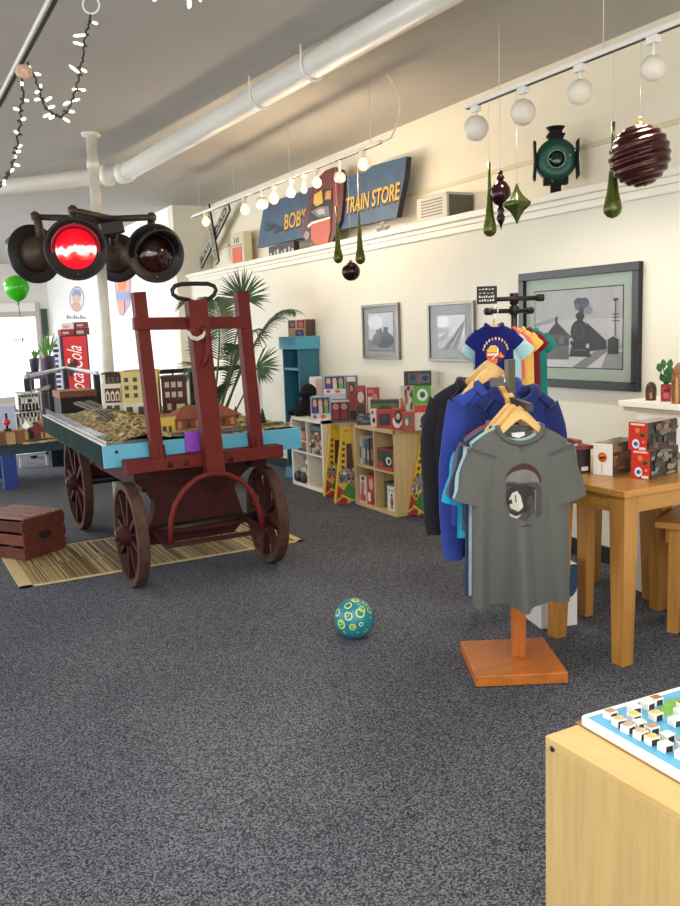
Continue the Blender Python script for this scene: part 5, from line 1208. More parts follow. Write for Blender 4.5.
topbox('toy_box', 'red framed window box beside the cream box on the birch shelf', 402, 414.5, 412.5, 3.42, mat('#b83c34', .45), [('front', [('r', .14, .14, .86, .86, '#5a6a52'), ('e', .25, .3, .5, .7, '#d8c8b0'), ('e', .5, .2, .8, .6, '#a84a3a')])], z0=ZB, group=GB, dpt=.06)
topbox('toy_box', 'cream box with red band and black figure, right end of birch shelf', 414.5, 431.5, 405.5, 3.54, mat('#e4dcc8', .5), [('front', [('r', 0, .72, 1, 1, '#d2382a'), ('e', .35, .15, .75, .6, '#2c2826'), ('r', .3, .12, .8, .22, '#4a423c'), ('e', .5, .5, .75, .68, '#2c2826')])], z0=ZB, key='d', group=GB, dpt=.10)
topbox('toy_box', 'animal patterned white box on top of the pile, left of the green one', 401, 413.5, 386, 3.57, mat('#e2dccc', .5), [('front', speck(RC, 18, ['#b8743a', '#5a6a3a', '#c8a03a', '#6a4a34', '#3a3a34', '#a83a2c'], s=(.12, .3)))], z0=ZB, group=GB, dpt=.07)
topbox('toy_box', 'green box with a white round picture on top of the cream box', 414, 431.5, 386, 3.54, mat('#5a9a34', .45), [('front', [('e', .2, .22, .82, .86, '#dfe8d8'), ('e', .36, .38, .68, .72, '#6a706a'), ('e', .42, .44, .62, .62, '#303a30'), ('r', .05, .02, .95, .1, '#78b048')])], sup='d', key='e', group=GB, dpt=.10)
topbox('toy_box', 'long dark box with two window pictures, topmost of the pile', 405, 432, 371.5, 3.55, mat('#3a2e28', .5), [('front', [('r', .16, .12, .5, .88, '#4a5a68'), ('r', .6, .16, .94, .84, '#5a6878'), ('e', .22, .3, .44, .8, '#2c3640'), ('e', .66, .3, .9, .7, '#2a343e'), ('r', .5, .1, .6, .9, '#8a5a44')])], sup='e', group=GB, dpt=.10)
# ---- three tall wedge shaped toy boxes, yellow ladder tops
def wedge(label, pbx, pby, hpx, wpx, lean, dd, yaw):
    c = on_z(pbx, pby, 0); mm = mpp(c)
    t = thing('wedge_toy_box', label, 'toy box', tuple(c), 'tall yellow wedge boxes by the cube shelves')
    H = hpx*mm; W = wpx*mm; M = faceM((c.x, c.y, .003), yaw) @ Matrix.Rotation(lean, 4, 'Z')
    Y = mat('#e0b81e', .4)
    dps = .10; tp = .42
    # tapered solid: wide foot, narrow top
    w = MB(M)
    vs = [(-W/2, 0, 0), (W/2, 0, 0), (W/2*tp, H, -.03), (-W/2*tp, H, -.03), (-W/2, 0, -dps), (W/2, 0, -dps), (W/2*tp, H, -.09), (-W/2*tp, H, -.09)]
    w.add(vs, [(0, 1, 2, 3), (5, 4, 7, 6), (4, 0, 3, 7), (1, 5, 6, 2), (3, 2, 6, 7), (4, 5, 1, 0)], Y); part('body', w, t)
    def F(u, v, e): ww = W/2*(1-(1-tp)*v); return (u*ww, v*H, -.03*v+e)
    w = MB(M)
    def pan(us, m, e=.001): w.add([F(u, v, e) for u, v in us], [tuple(range(len(us)))], mat(m, .5) if isinstance(m, str) else m)
    pan([(-.05, .38), (.8, .38), (.8, .86), (-.05, .86)], '#4a1f1e'); 
    pan([(-.95, .30), (.95, .30), (.95, .46), (-.2, .52), (-.95, .45)], '#8a8a7a', .0015)
    g = random.Random(int(pbx))
    for i in range(34):
        u, v = g.uniform(-.9, .85), g.uniform(.24, .5); s1 = g.uniform(.06, .16)
        pan([(u-s1, v-.02), (u+s1, v-.015), (u+s1*.7, v+.025), (u-s1*.6, v+.02)], g.choice(['#2f5a9a', '#c8b088', '#e0d8c0', '#3a7a3a', '#c84a34', '#2a2a30', '#d8b83a']), .002+.0002*i)
    pan([(-.98, .02), (.0, .14), (.0, .0), (-.98, .0)], '#a8282c', .0025)
    pan([(-.95, .06), (-.1, .16), (-.95, .27)], '#b02c2e', .003); pan([(-.55, .13), (.55, .05), (.95, .2), (.1, .3)], '#3f7a2e', .009)
    pan([(-.6, .115), (.55, .03), (.62, .05), (-.5, .14)], '#d8c84a', .0095); pan([(.0, .0), (.98, .0), (.98, .08), (.3, .03)], '#2f5a86', .0035)
    for i in range(8):
        u, v = -.8+.09*(i % 4), .09+.035*(i//4); pan([(u, v), (u+.05, v+.008), (u+.05, v+.025), (u, v+.018)], '#5a1416', .0042)
    for i in range(10): u, v = g.uniform(-.2, .7), g.uniform(.12, .24); pan([(u, v-.012), (u+.06, v), (u, v+.014)], g.choice(['#2c5a20', '#6aa03a']), .0098)
    part('printed_panel', w, t)
    for i in range(5):
        w = MB(M); v = .5+.085*i; a = F(-.72, v, .0015); b = F(-.28, v+.035, .0015); w.add([F(-.7, v, .0018), F(-.28, v, .0018), F(-.28, v+.045, .0018), F(-.7, v+.045, .0018)], [(0, 1, 2, 3)], mat('#5a4414', .5)); part('ladder_slot', w, t)
    w = MB(M); w.bb((-W/2*tp-.004, H, -.095), (W/2*tp+.004, H+.05, -.025), Y); w.bb((-W/2*tp*.5, H+.018, -.0252), (W/2*tp*.5, H+.036, -.0235), mat('#c88a1c', .5)); part('yellow_lid', w, t)
    return t
wedge('yellow topped wedge toy box standing right against the white cube shelf', 335.5, 497, 66, 22, -.04, 7.0, .30)
wedge('yellow topped wedge toy box in front of its twin between the two shelves', 347.5, 504, 70, 24, -.03, 6.72, .34)
wedge('yellow topped wedge toy box leaning between birch shelf and black hoodie', 417.5, 516, 78, 21, -.13, 5.62, .40)
# ---- tall blue shelf
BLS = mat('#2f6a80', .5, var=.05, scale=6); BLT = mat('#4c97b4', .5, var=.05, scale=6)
bx, by = 3.44, 7.50
t = thing('blue_shelf', 'tall narrow blue bookshelf by the right wall behind the white cube shelf', 'shelf', (bx+.14, by+.14, 0))
pA = on_z(287, 478); pB = on_z(301.5, 470)
ry = YAW-math.radians(28)+.0
M = Matrix.Translation((3.50, 7.23, 0))     # local: front is -x side; depth along +x
Wb, Db, Hb = .36, .212, 1.36
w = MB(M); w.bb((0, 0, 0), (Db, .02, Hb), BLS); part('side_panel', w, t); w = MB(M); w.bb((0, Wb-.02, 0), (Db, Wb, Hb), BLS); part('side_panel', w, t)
w = MB(M); w.bb((Db-.012, .02, 0), (Db, Wb-.02, Hb), BLS); part('back_panel', w, t)
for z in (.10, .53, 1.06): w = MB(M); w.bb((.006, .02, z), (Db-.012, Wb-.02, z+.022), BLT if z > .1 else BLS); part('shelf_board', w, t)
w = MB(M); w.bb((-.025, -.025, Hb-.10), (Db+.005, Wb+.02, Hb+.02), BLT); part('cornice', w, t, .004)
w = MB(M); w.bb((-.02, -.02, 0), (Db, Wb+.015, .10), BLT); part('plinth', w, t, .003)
for (z, h_, nm, c_, c2, yy) in ((1.082, .11, 'small white and dark box on the upper shelf of the blue bookshelf', '#e4e4e6', '#3a424c', .08), (.552, .12, 'grey brown toy on the middle shelf of the blue bookshelf', '#8a8680', '#4a4440', .10)):
    p_ = M @ V((.06, yy, z)); wallbox('small_box', nm, p_.y, z, .09, h_, p_.x, .07, mat(c_, .5), [('front', [('r', .1, .3, .6, .9, c2)])], cat='box')
p_ = M @ V((.05, .13, Hb+.021))
carton('picture_box', 'cardboard box with red and dark pictures on top of the blue bookshelf', V((p_.x-.005, p_.y-.02, Hb+.0215)), .22, .20, .155, mat('#a48460', .6), 1.18, [('front', [('r', .05, .5, .42, .95, '#2a2438'), ('e', .12, .55, .36, .88, '#8a3a5a'), ('r', .55, .5, .95, .95, '#30283a'), ('e', .6, .5, .9, .9, '#c84a3a'), ('r', .42, .02, .9, .38, '#2c2a48'), ('e', .52, .05, .8, .3, '#4a5aa0')]), ('right', [('r', .0, .0, 1, 1, '#57463a'), ('r', .1, .1, .9, .9, '#4a3a32')])], side=mat('#57463a', .6))
# ---- palm in a dark pot behind the wagon
PB = V((2.72, 7.75, 0))
pt = thing('potted_palm', 'tall areca palm in a dark pot behind the right side of the wagon', 'plant', tuple(PB))
w = MB(Matrix.Translation(PB)); w.lathe([(.13, 0), (.17, .02), (.20, .30), (.21, .32), (.185, .32), (.18, .27), (.001, .27)], mat('#2a2420', .5), 28); part('pot', w, pt)
w = MB(Matrix.Translation(PB)); w.lathe([(.001, .275), (.178, .275), (.001, .285)], mat('#2c2018', .95), 20); part('soil', w, pt)
PALM = mat('#2f4a2c', .45, var=.35, scale=18); PALM2 = mat('#415e34', .45, var=.35, scale=18); STEM = mat('#55643a', .5, var=.2, scale=14)
def frond(tip, mid, base, n_, ll, droop, m, seed, spread=1.0, start=.35, rev=False):
    rg = random.Random(seed); w = MB(); base, mid, tip = V(base), V(mid), V(tip)
    N = 24; P = [base*(1-f)**2+mid*2*f*(1-f)+tip*f*f for f in [i/N for i in range(N+1)]]
    w.tube(P, [.012*(1-.8*i/N)+.002 for i in range(N+1)], STEM, 6)
    for k in range(n_):
        f = start+(1-start)*(k+.5)/n_; i = min(N-1, int(f*N)); p = P[i]+(P[i+1]-P[i])*(f*N-i); t_ = (P[i+1]-P[i]).normalized()
        s_ = t_.cross(V((0, 0, 1))); s_ = s_.normalized() if s_.length > .05 else V((1, 0, 0))
        up = s_.cross(t_).normalized()
        L = ll*(math.sin(PI*min(1, (.12+.80*(f-start)/(1-start))))**.6)*rg.uniform(.88, 1.1)
        for sg in (-1, 1):
            d = (s_*sg*spread+t_*(.55+.5*f)+up*.12).normalized(); vs = []; q = p.copy(); wd0 = .0085*rg.uniform(.8, 1.15)
            side = d.cross(up).normalized()
            for j in range(6):
                g_ = j/5; wd_ = wd0*math.sin(PI*(.14+.83*g_)); vs += [tuple(q-side*wd_), tuple(q+side*wd_)]
                q = q+(d*(L/5))+V((0, 0, -droop*L*.2*(g_+.1)))
            w.add(vs, [(2*j, 2*j+1, 2*j+3, 2*j+2) for j in range(5)], m, True)
    return part('frond', w, pt)
def pp(px, py, d): return at_d(px, py, d)
root = PB+V((0, 0, .28))
D0 = depth(PB+V((0, 0, 1)))
def fan(cx, cy, d, rad, a0, a1, n_, m, seed, base):
    # a frond seen end on: leaflets spread round the tip of a stalk that leans towards the room
    rg = random.Random(seed); w = MB(); c = pp(cx, cy, d); mm = d/FPX; ex, ey, ez = _R, _U, -_F
    w.tube([base, (base+c)*.5+ez*(-.12), c-ez*.06, c+ez*.03], [.011, .009, .006, .003], STEM, 6)
    for k in range(n_):
        a = math.radians(a0+(a1-a0)*(k+.5)/n_+rg.uniform(-2, 2)); L = rad*mm*rg.uniform(.82, 1.08)*(.8+.2*math.sin(a))
        o = c+ez*(-.10+.14*rg.random()); dr = (ex*math.cos(a)+ey*math.sin(a)+ez*rg.uniform(-.1, .45)).normalized(); sd = dr.cross(ez).normalized(); vs = []; q = o.copy()
        for j in range(6):
            g_ = j/5; wd_ = .0075*math.sin(PI*(.14+.83*g_)); vs += [tuple(q-sd*wd_), tuple(q+sd*wd_)]; q = q+dr*(L/5)+V((0, 0, -.05*L*(g_+.1)))
        w.add(vs, [(2*j, 2*j+1, 2*j+3, 2*j+2) for j in range(5)], m, True)
    return part('frond', w, pt)
fan(243, 298, D0-.35, 34, -25, 205, 44, PALM, 1, root+V((.02, -.02, 0)))
fan(257, 366, D0-.45, 30, -85, 75, 26, PALM2, 12, root+V((.03, -.04, 0)))
fan(205, 352, D0-.3, 24, 110, 250, 22, PALM2, 13, root+V((-.03, -.03, 0)))
frond(pp(294, 310, D0-.35), pp(262, 300, D0-.1), root+V((.03, .02, 0)), 34, .24, 1.1, PALM, 2, .8, .45)
frond(pp(186, 303, D0-.05), pp(222, 290, D0), root+V((-.03, .02, 0)), 36, .30, .8, PALM, 4, 1.0, .45)
frond(pp(188, 372, D0-.1), pp(212, 345, D0), root+V((-.03, -.02, 0)), 30, .28, .6, PALM2, 5, 1.2, .5)
frond(pp(214, 300, D0+.35), pp(228, 330, D0+.2), root+V((0, .03, 0)), 34, .32, .6, PALM, 6, 1.1, .45)
frond(pp(236, 345, D0-.35), pp(238, 352, D0-.2), root+V((0, -.03, 0)), 26, .28, .9, PALM2, 7, 1.0, .4)
frond(pp(258, 335, D0+.1), pp(248, 310, D0+.1), root+V((.01, .03, 0)), 32, .26, .8, PALM, 8, 1.1, .45)
frond(pp(212, 392, D0-.1), pp(220, 380, D0-.05), root+V((-.02, -.03, 0)), 24, .26, .6, PALM2, 9, 1.0, .45)
for k, (px, py) in enumerate(((232, 360), (238, 350), (244, 358))):
    w = MB(); e = pp(px, py, D0); w.tube([root+V((.02*(k-1), 0, -.02)), root*.5+e*.5+V((.02*(k-1), 0, 0)), e], [.018, .014, .009], STEM, 8); part('stem', w, pt)
# ================================================================== tracks with lamps, hanging wires
TRK = mat('#efe9df', .4)
BULBS, SPOTS = [], []
GLOW = mat('#ffb866', .3, emit=5.0)
def rail(name, label, a, b, wires, sz=.034):
    a, b = V(a), V(b)
    t = thing(name, label, 'light track', tuple((a+b)/2), 'ceiling light tracks')
    w = MB(); w.bar(a, b, sz, .022, TRK); part('rail', w, t, .002)
    d = (b-a).normalized(); s_ = d.cross(V((0, 0, 1))).normalized()
    w = MB(); w.bar(a-V((0, 0, .0125)), b-V((0, 0, .0125)), sz*.45, .004, mat('#3a322c', .6)); part('slot', w, t)
    for f in wires:
        p = a+(b-a)*f; w = MB(); w.tube([p, V((p.x, p.y, CEIL))], .0028, mat('#d9d2c4', .4), 5); o = part('hanging_wire', w, t)
    return t
TZ, TX = 2.655, 3.09
mA, mB = on_x(192.4, 214.5, TX), on_x(381, 142, TX)
rail('light_track', 'white ceiling light track with glowing bulbs in front of the big blue sign', (TX, mA.y, TZ), (TX, mB.y, TZ), [.06, .31, .63, .965])
rA, rB = on_x(467, 108, TX), None
rail('light_track', 'white ceiling light track with four white lamp heads at upper right', (TX, rA.y, TZ), (TX, 1.2, TZ), [.10, .36])
lA, lB = on_z(0, 101, 2.6), on_z(53, 0, 2.6)
lA2 = on_z(-30, 156, 2.6)
rail('light_track', 'white ceiling light track at the upper left corner with fairy lights', (lB.x, lA2.y, 2.6), (lB.x, -1.0, 2.6), [.12, .43])
LTX = lB.x
def lamp_white(px, py, label, tilt):
    y = on_x(px, py, TX).y; t = thing('track_lamp', label, 'lamp', (TX, y, TZ), 'white track lamp heads')
    zc = on_x(px, py, TX).z; r = 12.6*mpp((TX, y, zc))
    w = MB(); w.bb((TX-.018, y-.028, TZ-.045), (TX+.018, y+.028, TZ-.012), TRK); part('adapter', w, t, .003)
    w = MB(); w.cyl((TX, y, TZ-.045), (TX, y, zc+r*.8), .007, TRK, 8); part('stem', w, t)
    w = MB(Matrix.Translation((TX, y, zc)) @ Matrix.Rotation(tilt, 4, 'X')); w.lathe([(.001, -r), (r*.5, -r*.9), (r*.85, -r*.55), (r, 0), (r*.86, r*.5), (r*.5, r*.86), (.001, r)], mat('#e6dccb', .4), 22); part('lamp_head', w, t)
    SPOTS.append((TX-.02, y, zc-r*1.1))
for px, py, lb, tl in ((476, 128, 'white round track lamp, first from the left on the right hand track', .2), (523, 112, 'white round track lamp, second from the left on the right hand track', -.3), (580, 92, 'white round track lamp, third from the left on the right hand track', .5), (653, 68, 'white round track lamp above the ribbed brown ball ornament', 0)): lamp_white(px, py, lb, tl)
names = ['leftmost of all, above the crossed boards', 'second from the left, above the cream box', 'third from the left, by the sign corner', 'fourth from the left, over the blue sign', 'fifth and smallest from the left', 'sixth from the left, over the locomotive emblem', 'last at the right, over the yellow lettering']
for k, (px, py, rp) in enumerate(((206, 222, 4), (245, 210, 4.4), (274, 199, 4.8), (291, 193, 4.6), (304, 190, 3.2), (317, 183, 4.8), (363, 165, 5.2))):
    q = on_x(px, py, TX); y, z = q.y, q.z; r = rp*mpp(q)
    t = thing('track_lamp', 'glowing bulb on the track, '+names[k], 'lamp', (TX, y, TZ), 'glowing bulbs on the light track')
    w = MB(); w.bb((TX-.016, y-.025, TZ-.04), (TX+.016, y+.025, TZ-.012), TRK); part('adapter', w, t)
    w = MB(); w.cyl((TX, y, z+r*.8), (TX, y, TZ-.04), .016, TRK, 12); part('socket', w, t)
    w = MB(Matrix.Translation((TX, y, z))); w.lathe([(.001, -r), (r*.6, -r*.8), (r, -.1*r), (r*.85, r*.5), (r*.5, r*1.0), (.014, r*1.3)], GLOW, 18); part('bulb', w, t, label='glowing warm bulb')
    BULBS.append((TX-.0, y, z-r-.06))
for k, (px, py, rp, lb) in enumerate(((262, 203, 7, 'unlit white track lamp between two glowing bulbs near the sign'), (340, 177, 6.5, 'unlit white track lamp beside the locomotive emblem'))):
    q = on_x(px, py, TX); y, z = q.y, q.z; r = rp*mpp(q)
    t = thing('track_lamp', lb, 'lamp', (TX, y, TZ), 'unlit white track lamps')
    w = MB(); w.cyl((TX, y, z), (TX, y, TZ-.012), .01, TRK, 10); part('stem', w, t)
    w = MB(Matrix.Translation((TX, y, z)) @ Matrix.Rotation(1.1, 4, 'X')); w.lathe([(.001, -r*.6), (r*.8, -r*.5), (r, 0), (r*.7, r*.5), (.001, r*.7)], mat('#e6dfd0', .4), 18); part('lamp_head', w, t)
# white cord looping from the ceiling to the track end
w = MB(); w.tube([on_y(px, py, mB.y) for px, py in ((383, 142), (391, 138), (397, 124), (400, 107), (398, 92), (391, 80), (384, 71), (378, 66))]+[V((on_y(374, 55, mB.y).x, mB.y, CEIL-.002))], .006, mat('#e6dccb', .5), 7)
w.build('power_cord', label='white looping power cord from the ceiling to the end of the bulb track', cat='cord')
# ================================================================== hanging ornaments
GRN = mat('#4c541c', .3, .5, var=.35, scale=60); GRND = mat('#3f4a1a', .25, .4, var=.2, scale=30); BRN2 = mat('#260e0c', .2, .4); GOLD = mat('#b89a4a', .3, .9)
def string_to(t, p, z1, x=None): 
    w = MB(); w.tube([V(p), V((p[0], p[1], z1))], .0012, mat('#c9c2b2', .5), 4); part('string', w, t)
def teardrop(px, pyt, pyb, rp, label, X=TX, m=None):
    a, b = on_x(px, pyb, X), on_x(px, pyt, X); h = b.z-a.z; r = rp*mpp(a); t = thing('teardrop_ornament', label, 'ornament', (X, a.y, a.z), 'green teardrop ornaments')
    w = MB(Matrix.Translation((X, a.y, a.z))); w.lathe([(.001, 0), (r*.55, r*.18), (r*.92, r*.6), (r, r*1.1), (r*.86, r*1.9), (r*.62, r*3.0), (r*.42, h*.5), (r*.28, h*.65), (r*.2, h*.8), (r*.2, h)], m or GRN, 24); part('drop', w, t)
    string_to(t, (X, a.y, a.z+h), TZ-.012)
    return t
teardrop(490, 162, 237, 6.8, 'speckled green teardrop ornament left of the brown finial ornament')
teardrop(612.5, 122, 218.5, 9, 'green teardrop ornament hanging left of the ribbed brown ball', X=3.05)
teardrop(338.5, 206, 263.5, 5, 'olive teardrop ornament in front of the locomotive emblem, left of two')
teardrop(360.5, 205, 264.5, 5.2, 'olive teardrop ornament in front of the yellow lettering, right of two')
q = on_x(351, 271.5, TX); r = 9.3*mpp(q)
t = thing('ball_ornament', 'small dark brown ball ornament under the two olive teardrops', 'ornament', tuple(q)); w = MB(); w.ball(q, r, BRN2, 28); part('ball', w, t)
w = MB(); w.cyl(q+V((0, 0, r*.97)), q+V((0, 0, r*1.2)), r*.2, GOLD, 12); part('cap', w, t); string_to(t, q+V((0, 0, r*1.2)), TZ-.012)
# finial ornament
a, b = on_x(501, 230.5, 3.12), on_x(501.5, 171, 3.12); h = b.z-a.z; k = mpp(a); T = Matrix.Translation((3.12, a.y, a.z))
t = thing('finial_ornament', 'glossy dark brown finial ornament between the green teardrop and the diamond', 'ornament', (3.12, a.y, a.z))
w = MB(T); w.lathe([(.0005, 0), (1.2*k, 5*k), (3.8*k, 10*k), (4.2*k, 13*k), (2.4*k, 17*k), (3.6*k, 19*k), (3.4*k, 21*k), (2.2*k, 23*k), (1.6*k, 25*k)], BRN2, 20); part('lower_finial', w, t)
w = MB(T); w.lathe([(1.6*k, 23.5*k), (6*k, 26*k), (9.2*k, 31*k), (10*k, 36*k), (9.2*k, 41*k), (6*k, 46*k), (2*k, 49*k)], mat('#2a1010', .15, .4), 26); part('ball', w, t)
w = MB(T); w.lathe([(2*k, 48*k), (4*k, 50*k), (3.6*k, 52*k), (1.8*k, 54*k), (2.6*k, 56*k), (1.5*k, 58*k), (.5*k, h)], BRN2, 18); part('top_finial', w, t)
string_to(t, (3.12, a.y, a.z+h), TZ-.012)
# four sided diamond
a, b = on_x(517, 224, 3.05), on_x(517, 183, 3.05); h = b.z-a.z; k = mpp(a)
t = thing('diamond_ornament', 'glossy olive green diamond ornament right of the brown finial', 'ornament', (3.05, a.y, a.z))
w = MB(faceM((3.05, a.y, a.z), YAW+.25)); prof = [(0.0, .4), (.10, 2), (.2, 4), (.32, 7.2), (.40, 11.2), (.46, 13.6), (.52, 13.8), (.58, 11.2), (.68, 7), (.8, 3.5), (.92, 1.6), (1.0, 1.2)]
vs = []; n = 16
for f, r in prof:
    for j in range(n):
        a_ = 2*PI*j/n; s_ = 1/(abs(math.cos(a_))**.9+abs(math.sin(a_))**.9)**(1/.9); vs.append((r*k*s_*math.cos(a_), f*h, r*k*s_*math.sin(a_)))
w.add(vs, [(i*n+j, (i+1)*n+j, (i+1)*n+(j+1) % n, i*n+(j+1) % n) for i in range(len(prof)-1) for j in range(n)]+[tuple(range(n)), tuple((len(prof)-1)*n+j for j in range(n-1, -1, -1))], GRND, True); part('diamond', w, t); string_to(t, (3.05, a.y, a.z+h), TZ-.012)
# ribbed ball
q = on_x(639.5, 156, 3.05); r = 29.5*mpp(q)
t = thing('ribbed_ball_ornament', 'large glossy brown ribbed ball ornament hanging at the upper right', 'ornament', tuple(q-V((0, 0, r))))
M = Matrix.Translation(q) @ Matrix.Rotation(YAW, 4, 'Z').inverted() @ Matrix.Rotation(-.22, 4, 'Y')
w = MB(M); n = 72; prof = []
for i in range(n+1):
    a_ = PI*i/n; rr = r*(1+.030*math.cos(a_*22)); prof.append((max(.0005, rr*math.sin(a_)), -rr*math.cos(a_)))
w.lathe(prof, mat('#3e1814', .24, .5, var=.2, scale=30), 48, sq=lambda a_, z: 1+.012*math.sin(3*a_+z*40)); part('ball', w, t)
w = MB(); w.cyl(q+V((0, 0, r*.98)), q+V((0, 0, r*1.08)), r*.14, GOLD, 14); part('cap', w, t)
w = MB(frame(q+V((0, 0, r*1.16)), (math.cos(YAW), -math.sin(YAW), 0), (0, 0, 1), (-math.sin(YAW), -math.cos(YAW), 0))); w.ring((0, 0, 0), r*.09, r*.03, GOLD, n=14); part('loop', w, t); string_to(t, q+V((0, 0, r*1.2)), TZ-.012)
# ================================================================== things on the ledge
ZL = 2.2005; XS = 3.87
def P2(px, py, X=XS): q = on_x(px, py, X); return (-q.y, q.z)
WM = lambda X: wallM((X, 0, 0))
# big blue sign
t = thing('shop_sign', 'large blue painted sign with yellow lettering and a dark red locomotive emblem', 'sign', (XS, on_x(330, 210, XS).y, ZL))
SB = mat('#35526e', .5, var=.14, scale=7); SE = mat('#231f22', .5)
board = [P2(*p) for p in ((266, 204), (300, 193), (308, 189), (345, 178), (366, 173), (374, 166), (384, 163), (408.5, 156.5), (406.5, 178), (398.5, 217.5), (375, 222.5), (330, 232.5), (259, 248), (262, 227))]
w = MB(WM(XS+.03)); w.prism(board, .05, SB, None, SE); part('board', w, t, .003)
YLW = mat('#d8a53e', .45, var=.12, scale=30); DKL = mat('#1d1a20', .5)
def sign_text(txt, p0, p1, hpx, m, e, shear=.25, bold=.015, dx=0, dy=0):
    a = on_x(p0[0], p0[1], XS-.02); b = on_x(p1[0], p1[1], XS-.02); h = hpx*mpp((a+b)/2)
    d = (b-a); L = d.length; d.normalize(); up = V((0, 0, 1))
    w = MB(); text(w, txt, a+V((-e, 0, 0))+d*dx+up*dy, d, up, L, h, m, shear, bold, t=.0015); return w
w = sign_text("BOB'S", (284.5, 230), (308, 224), 16.5, DKL, .0008, bold=.06, dx=.004, dy=-.02); part('lettering_outline', w, t)  # black outline behind the yellow letters
w = sign_text("BOB'S", (284.5, 230), (308, 224), 15.5, YLW, .003); part('lettering', w, t, label="yellow lettering BOB'S")
w = sign_text("TRAIN STORE", (346.5, 214), (401, 199), 17, DKL, .0008, bold=.06, dx=.006, dy=-.02); part('lettering_outline', w, t)
w = sign_text("TRAIN STORE", (346.5, 214), (401, 199), 16, YLW, .003); part('lettering', w, t, label='yellow lettering TRAIN STORE')
w = sign_text("Choo", (266, 232), (276, 228.5), 8, DKL, .001, shear=.3, bold=.03); part('lettering', w, t, label='dark script lettering Choo')
w = sign_text("Choo", (275, 234), (285, 230.5), 8, DKL, .001, shear=.3, bold=.03); part('lettering', w, t, label='dark script lettering Choo')
LR = mat('#5e211d', .5, var=.15, scale=12); CORAL = mat('#b7543e', .5)
def em(pts, m, z0, tk=.006): 
    w.prism([P2(290+x/5.23, 140+y/5.23, XS-.03) for x, y in pts], tk, m, WM(XS-.02-z0), SE)
w = MB()
em([(75, 500), (68, 470), (84, 400), (98, 330), (118, 270), (150, 205), (195, 160), (240, 142), (280, 158), (292, 190), (288, 300), (275, 420), (245, 500), (228, 545), (160, 556), (110, 535)], LR, -.0, .03)
w2 = w; em([(108, 500), (100, 450), (118, 360), (140, 280), (180, 262), (232, 255), (232, 400), (222, 510), (130, 520)], DKL, .03, .004)
em([(135, 330), (140, 285), (180, 262), (186, 330), (150, 348)], YLW, .034, .003); em([(196, 312), (200, 270), (228, 262), (228, 310)], mat('#c8863a', .5), .034, .003)
em([(120, 375), (165, 350), (215, 345), (222, 395), (160, 405)], mat('#6e6a70', .5), .034, .003); em([(150, 372), (170, 360), (196, 360), (198, 385), (165, 392)], mat('#b0a8a8', .5), .037, .003)
em([(122, 450), (135, 430), (224, 408), (226, 470), (212, 538), (150, 548), (124, 520)], CORAL, .034, .004); em([(106, 448), (128, 428), (226, 400), (226, 412), (132, 440), (110, 462)], mat('#e0d8cc', .5), .038, .003)
em([(82, 500), (96, 478), (112, 480), (116, 500), (104, 522), (90, 518)], mat('#8c868a', .5), .034, .003)
em([(236, 180), (262, 176), (268, 380), (240, 470)], mat('#7d3430', .5), .03, .003)
part('locomotive_emblem', w, t)
# crossed railroad boards
t = thing('crossbuck_sign', 'weathered white railroad crossing boards crossed on the ledge, at its far end', 'sign', (XS, on_x(212, 240, XS).y, ZL))
CB = mat('#a8a294', .6, var=.2, scale=10)
def plank(p0, p1, wpx, X, txt):
    a, b = V((*P2(*p0, X), 0)), V((*P2(*p1, X), 0)); d = (b-a); L = d.length; d.normalize(); n = V((-d.y, d.x, 0)); hw = wpx*.5*mpp((X, -a.x, a.y))
    w = MB(WM(X)); w.prism([tuple((a+n*hw).xy), tuple((a-n*hw).xy), tuple((b-n*hw).xy), tuple((b+n*hw).xy)], .025, CB, None, SE); pl_ = part('board', w, t)
    w = MB(WM(X)); text(w, txt, a+d*L*.05-n*hw*.62+V((0, 0, .0255)), d, n, L*.9, hw*1.25, DKL, 0, .02, t=.001); w.build('lettering', pl_)
plank((201.5, 264.5), (230, 205.5), 10, 3.90, 'RAILROAD')
plank((208.5, 206), (218.5, 263), 9.5, 3.86, 'CROSSING')
# cream calendar box
a = on_x(238.5, 261.5, 3.86); k = mpp(a)
t = thing('cream_box', 'cream upright box with the number 10 and a coral square, left of the sign', 'box', (3.86, a.y, ZL))
hC_ = on_x(238.5, 232.5, 3.86).z-ZL; yw = .40
w = MB(); w.bb((3.85, a.y-yw/2, ZL), (3.96, a.y+yw/2, ZL+hC_), mat('#cfc8a8', .5)); part('case', w, t, .01)
w = MB(); w.bb((3.845, a.y-yw*.36, ZL+hC_*.12), (3.8505, a.y+yw*.36, ZL+hC_*.58), mat('#d8634a', .5)); part('coral_panel', w, t)
w = MB(); w.bb((3.846, a.y-yw*.46, ZL+hC_*.62), (3.8505, a.y+yw*.46, ZL+hC_*.64), mat('#8a8468', .5)); part('seam', w, t)
w = MB(); text(w, '10', V((3.8495, a.y+yw*.18, ZL+hC_*.70)), (0, -1, 0), (0, 0, 1), yw*.36, hC_*.16, DKL, 0, .02, t=.001); part('number', w, t)
# dark strip with pale letters under the sign
a, b = on_x(270, 257, 3.80), on_x(295, 250, 3.80); hh = on_x(270, 247, 3.80).z-ZL
t = thing('lettered_block', 'black block with pale letters standing under the left end of the sign', 'block', (3.8, (a.y+b.y)/2, ZL))
w = MB(); w.bb((3.79, b.y, ZL), (3.85, a.y, ZL+max(.06, hh)), mat('#2a2826', .5)); part('body', w, t)
w = MB()
for i in range(7):
    y = a.y+(b.y-a.y)*(i+.3)/7; w = MB(); w.bb((3.788, y-.05, ZL+.02), (3.7905, y-.02*(i % 2), ZL+.05+.012*(i % 3)), mat('#b8b2a8', .5)); part('letter', w, t)
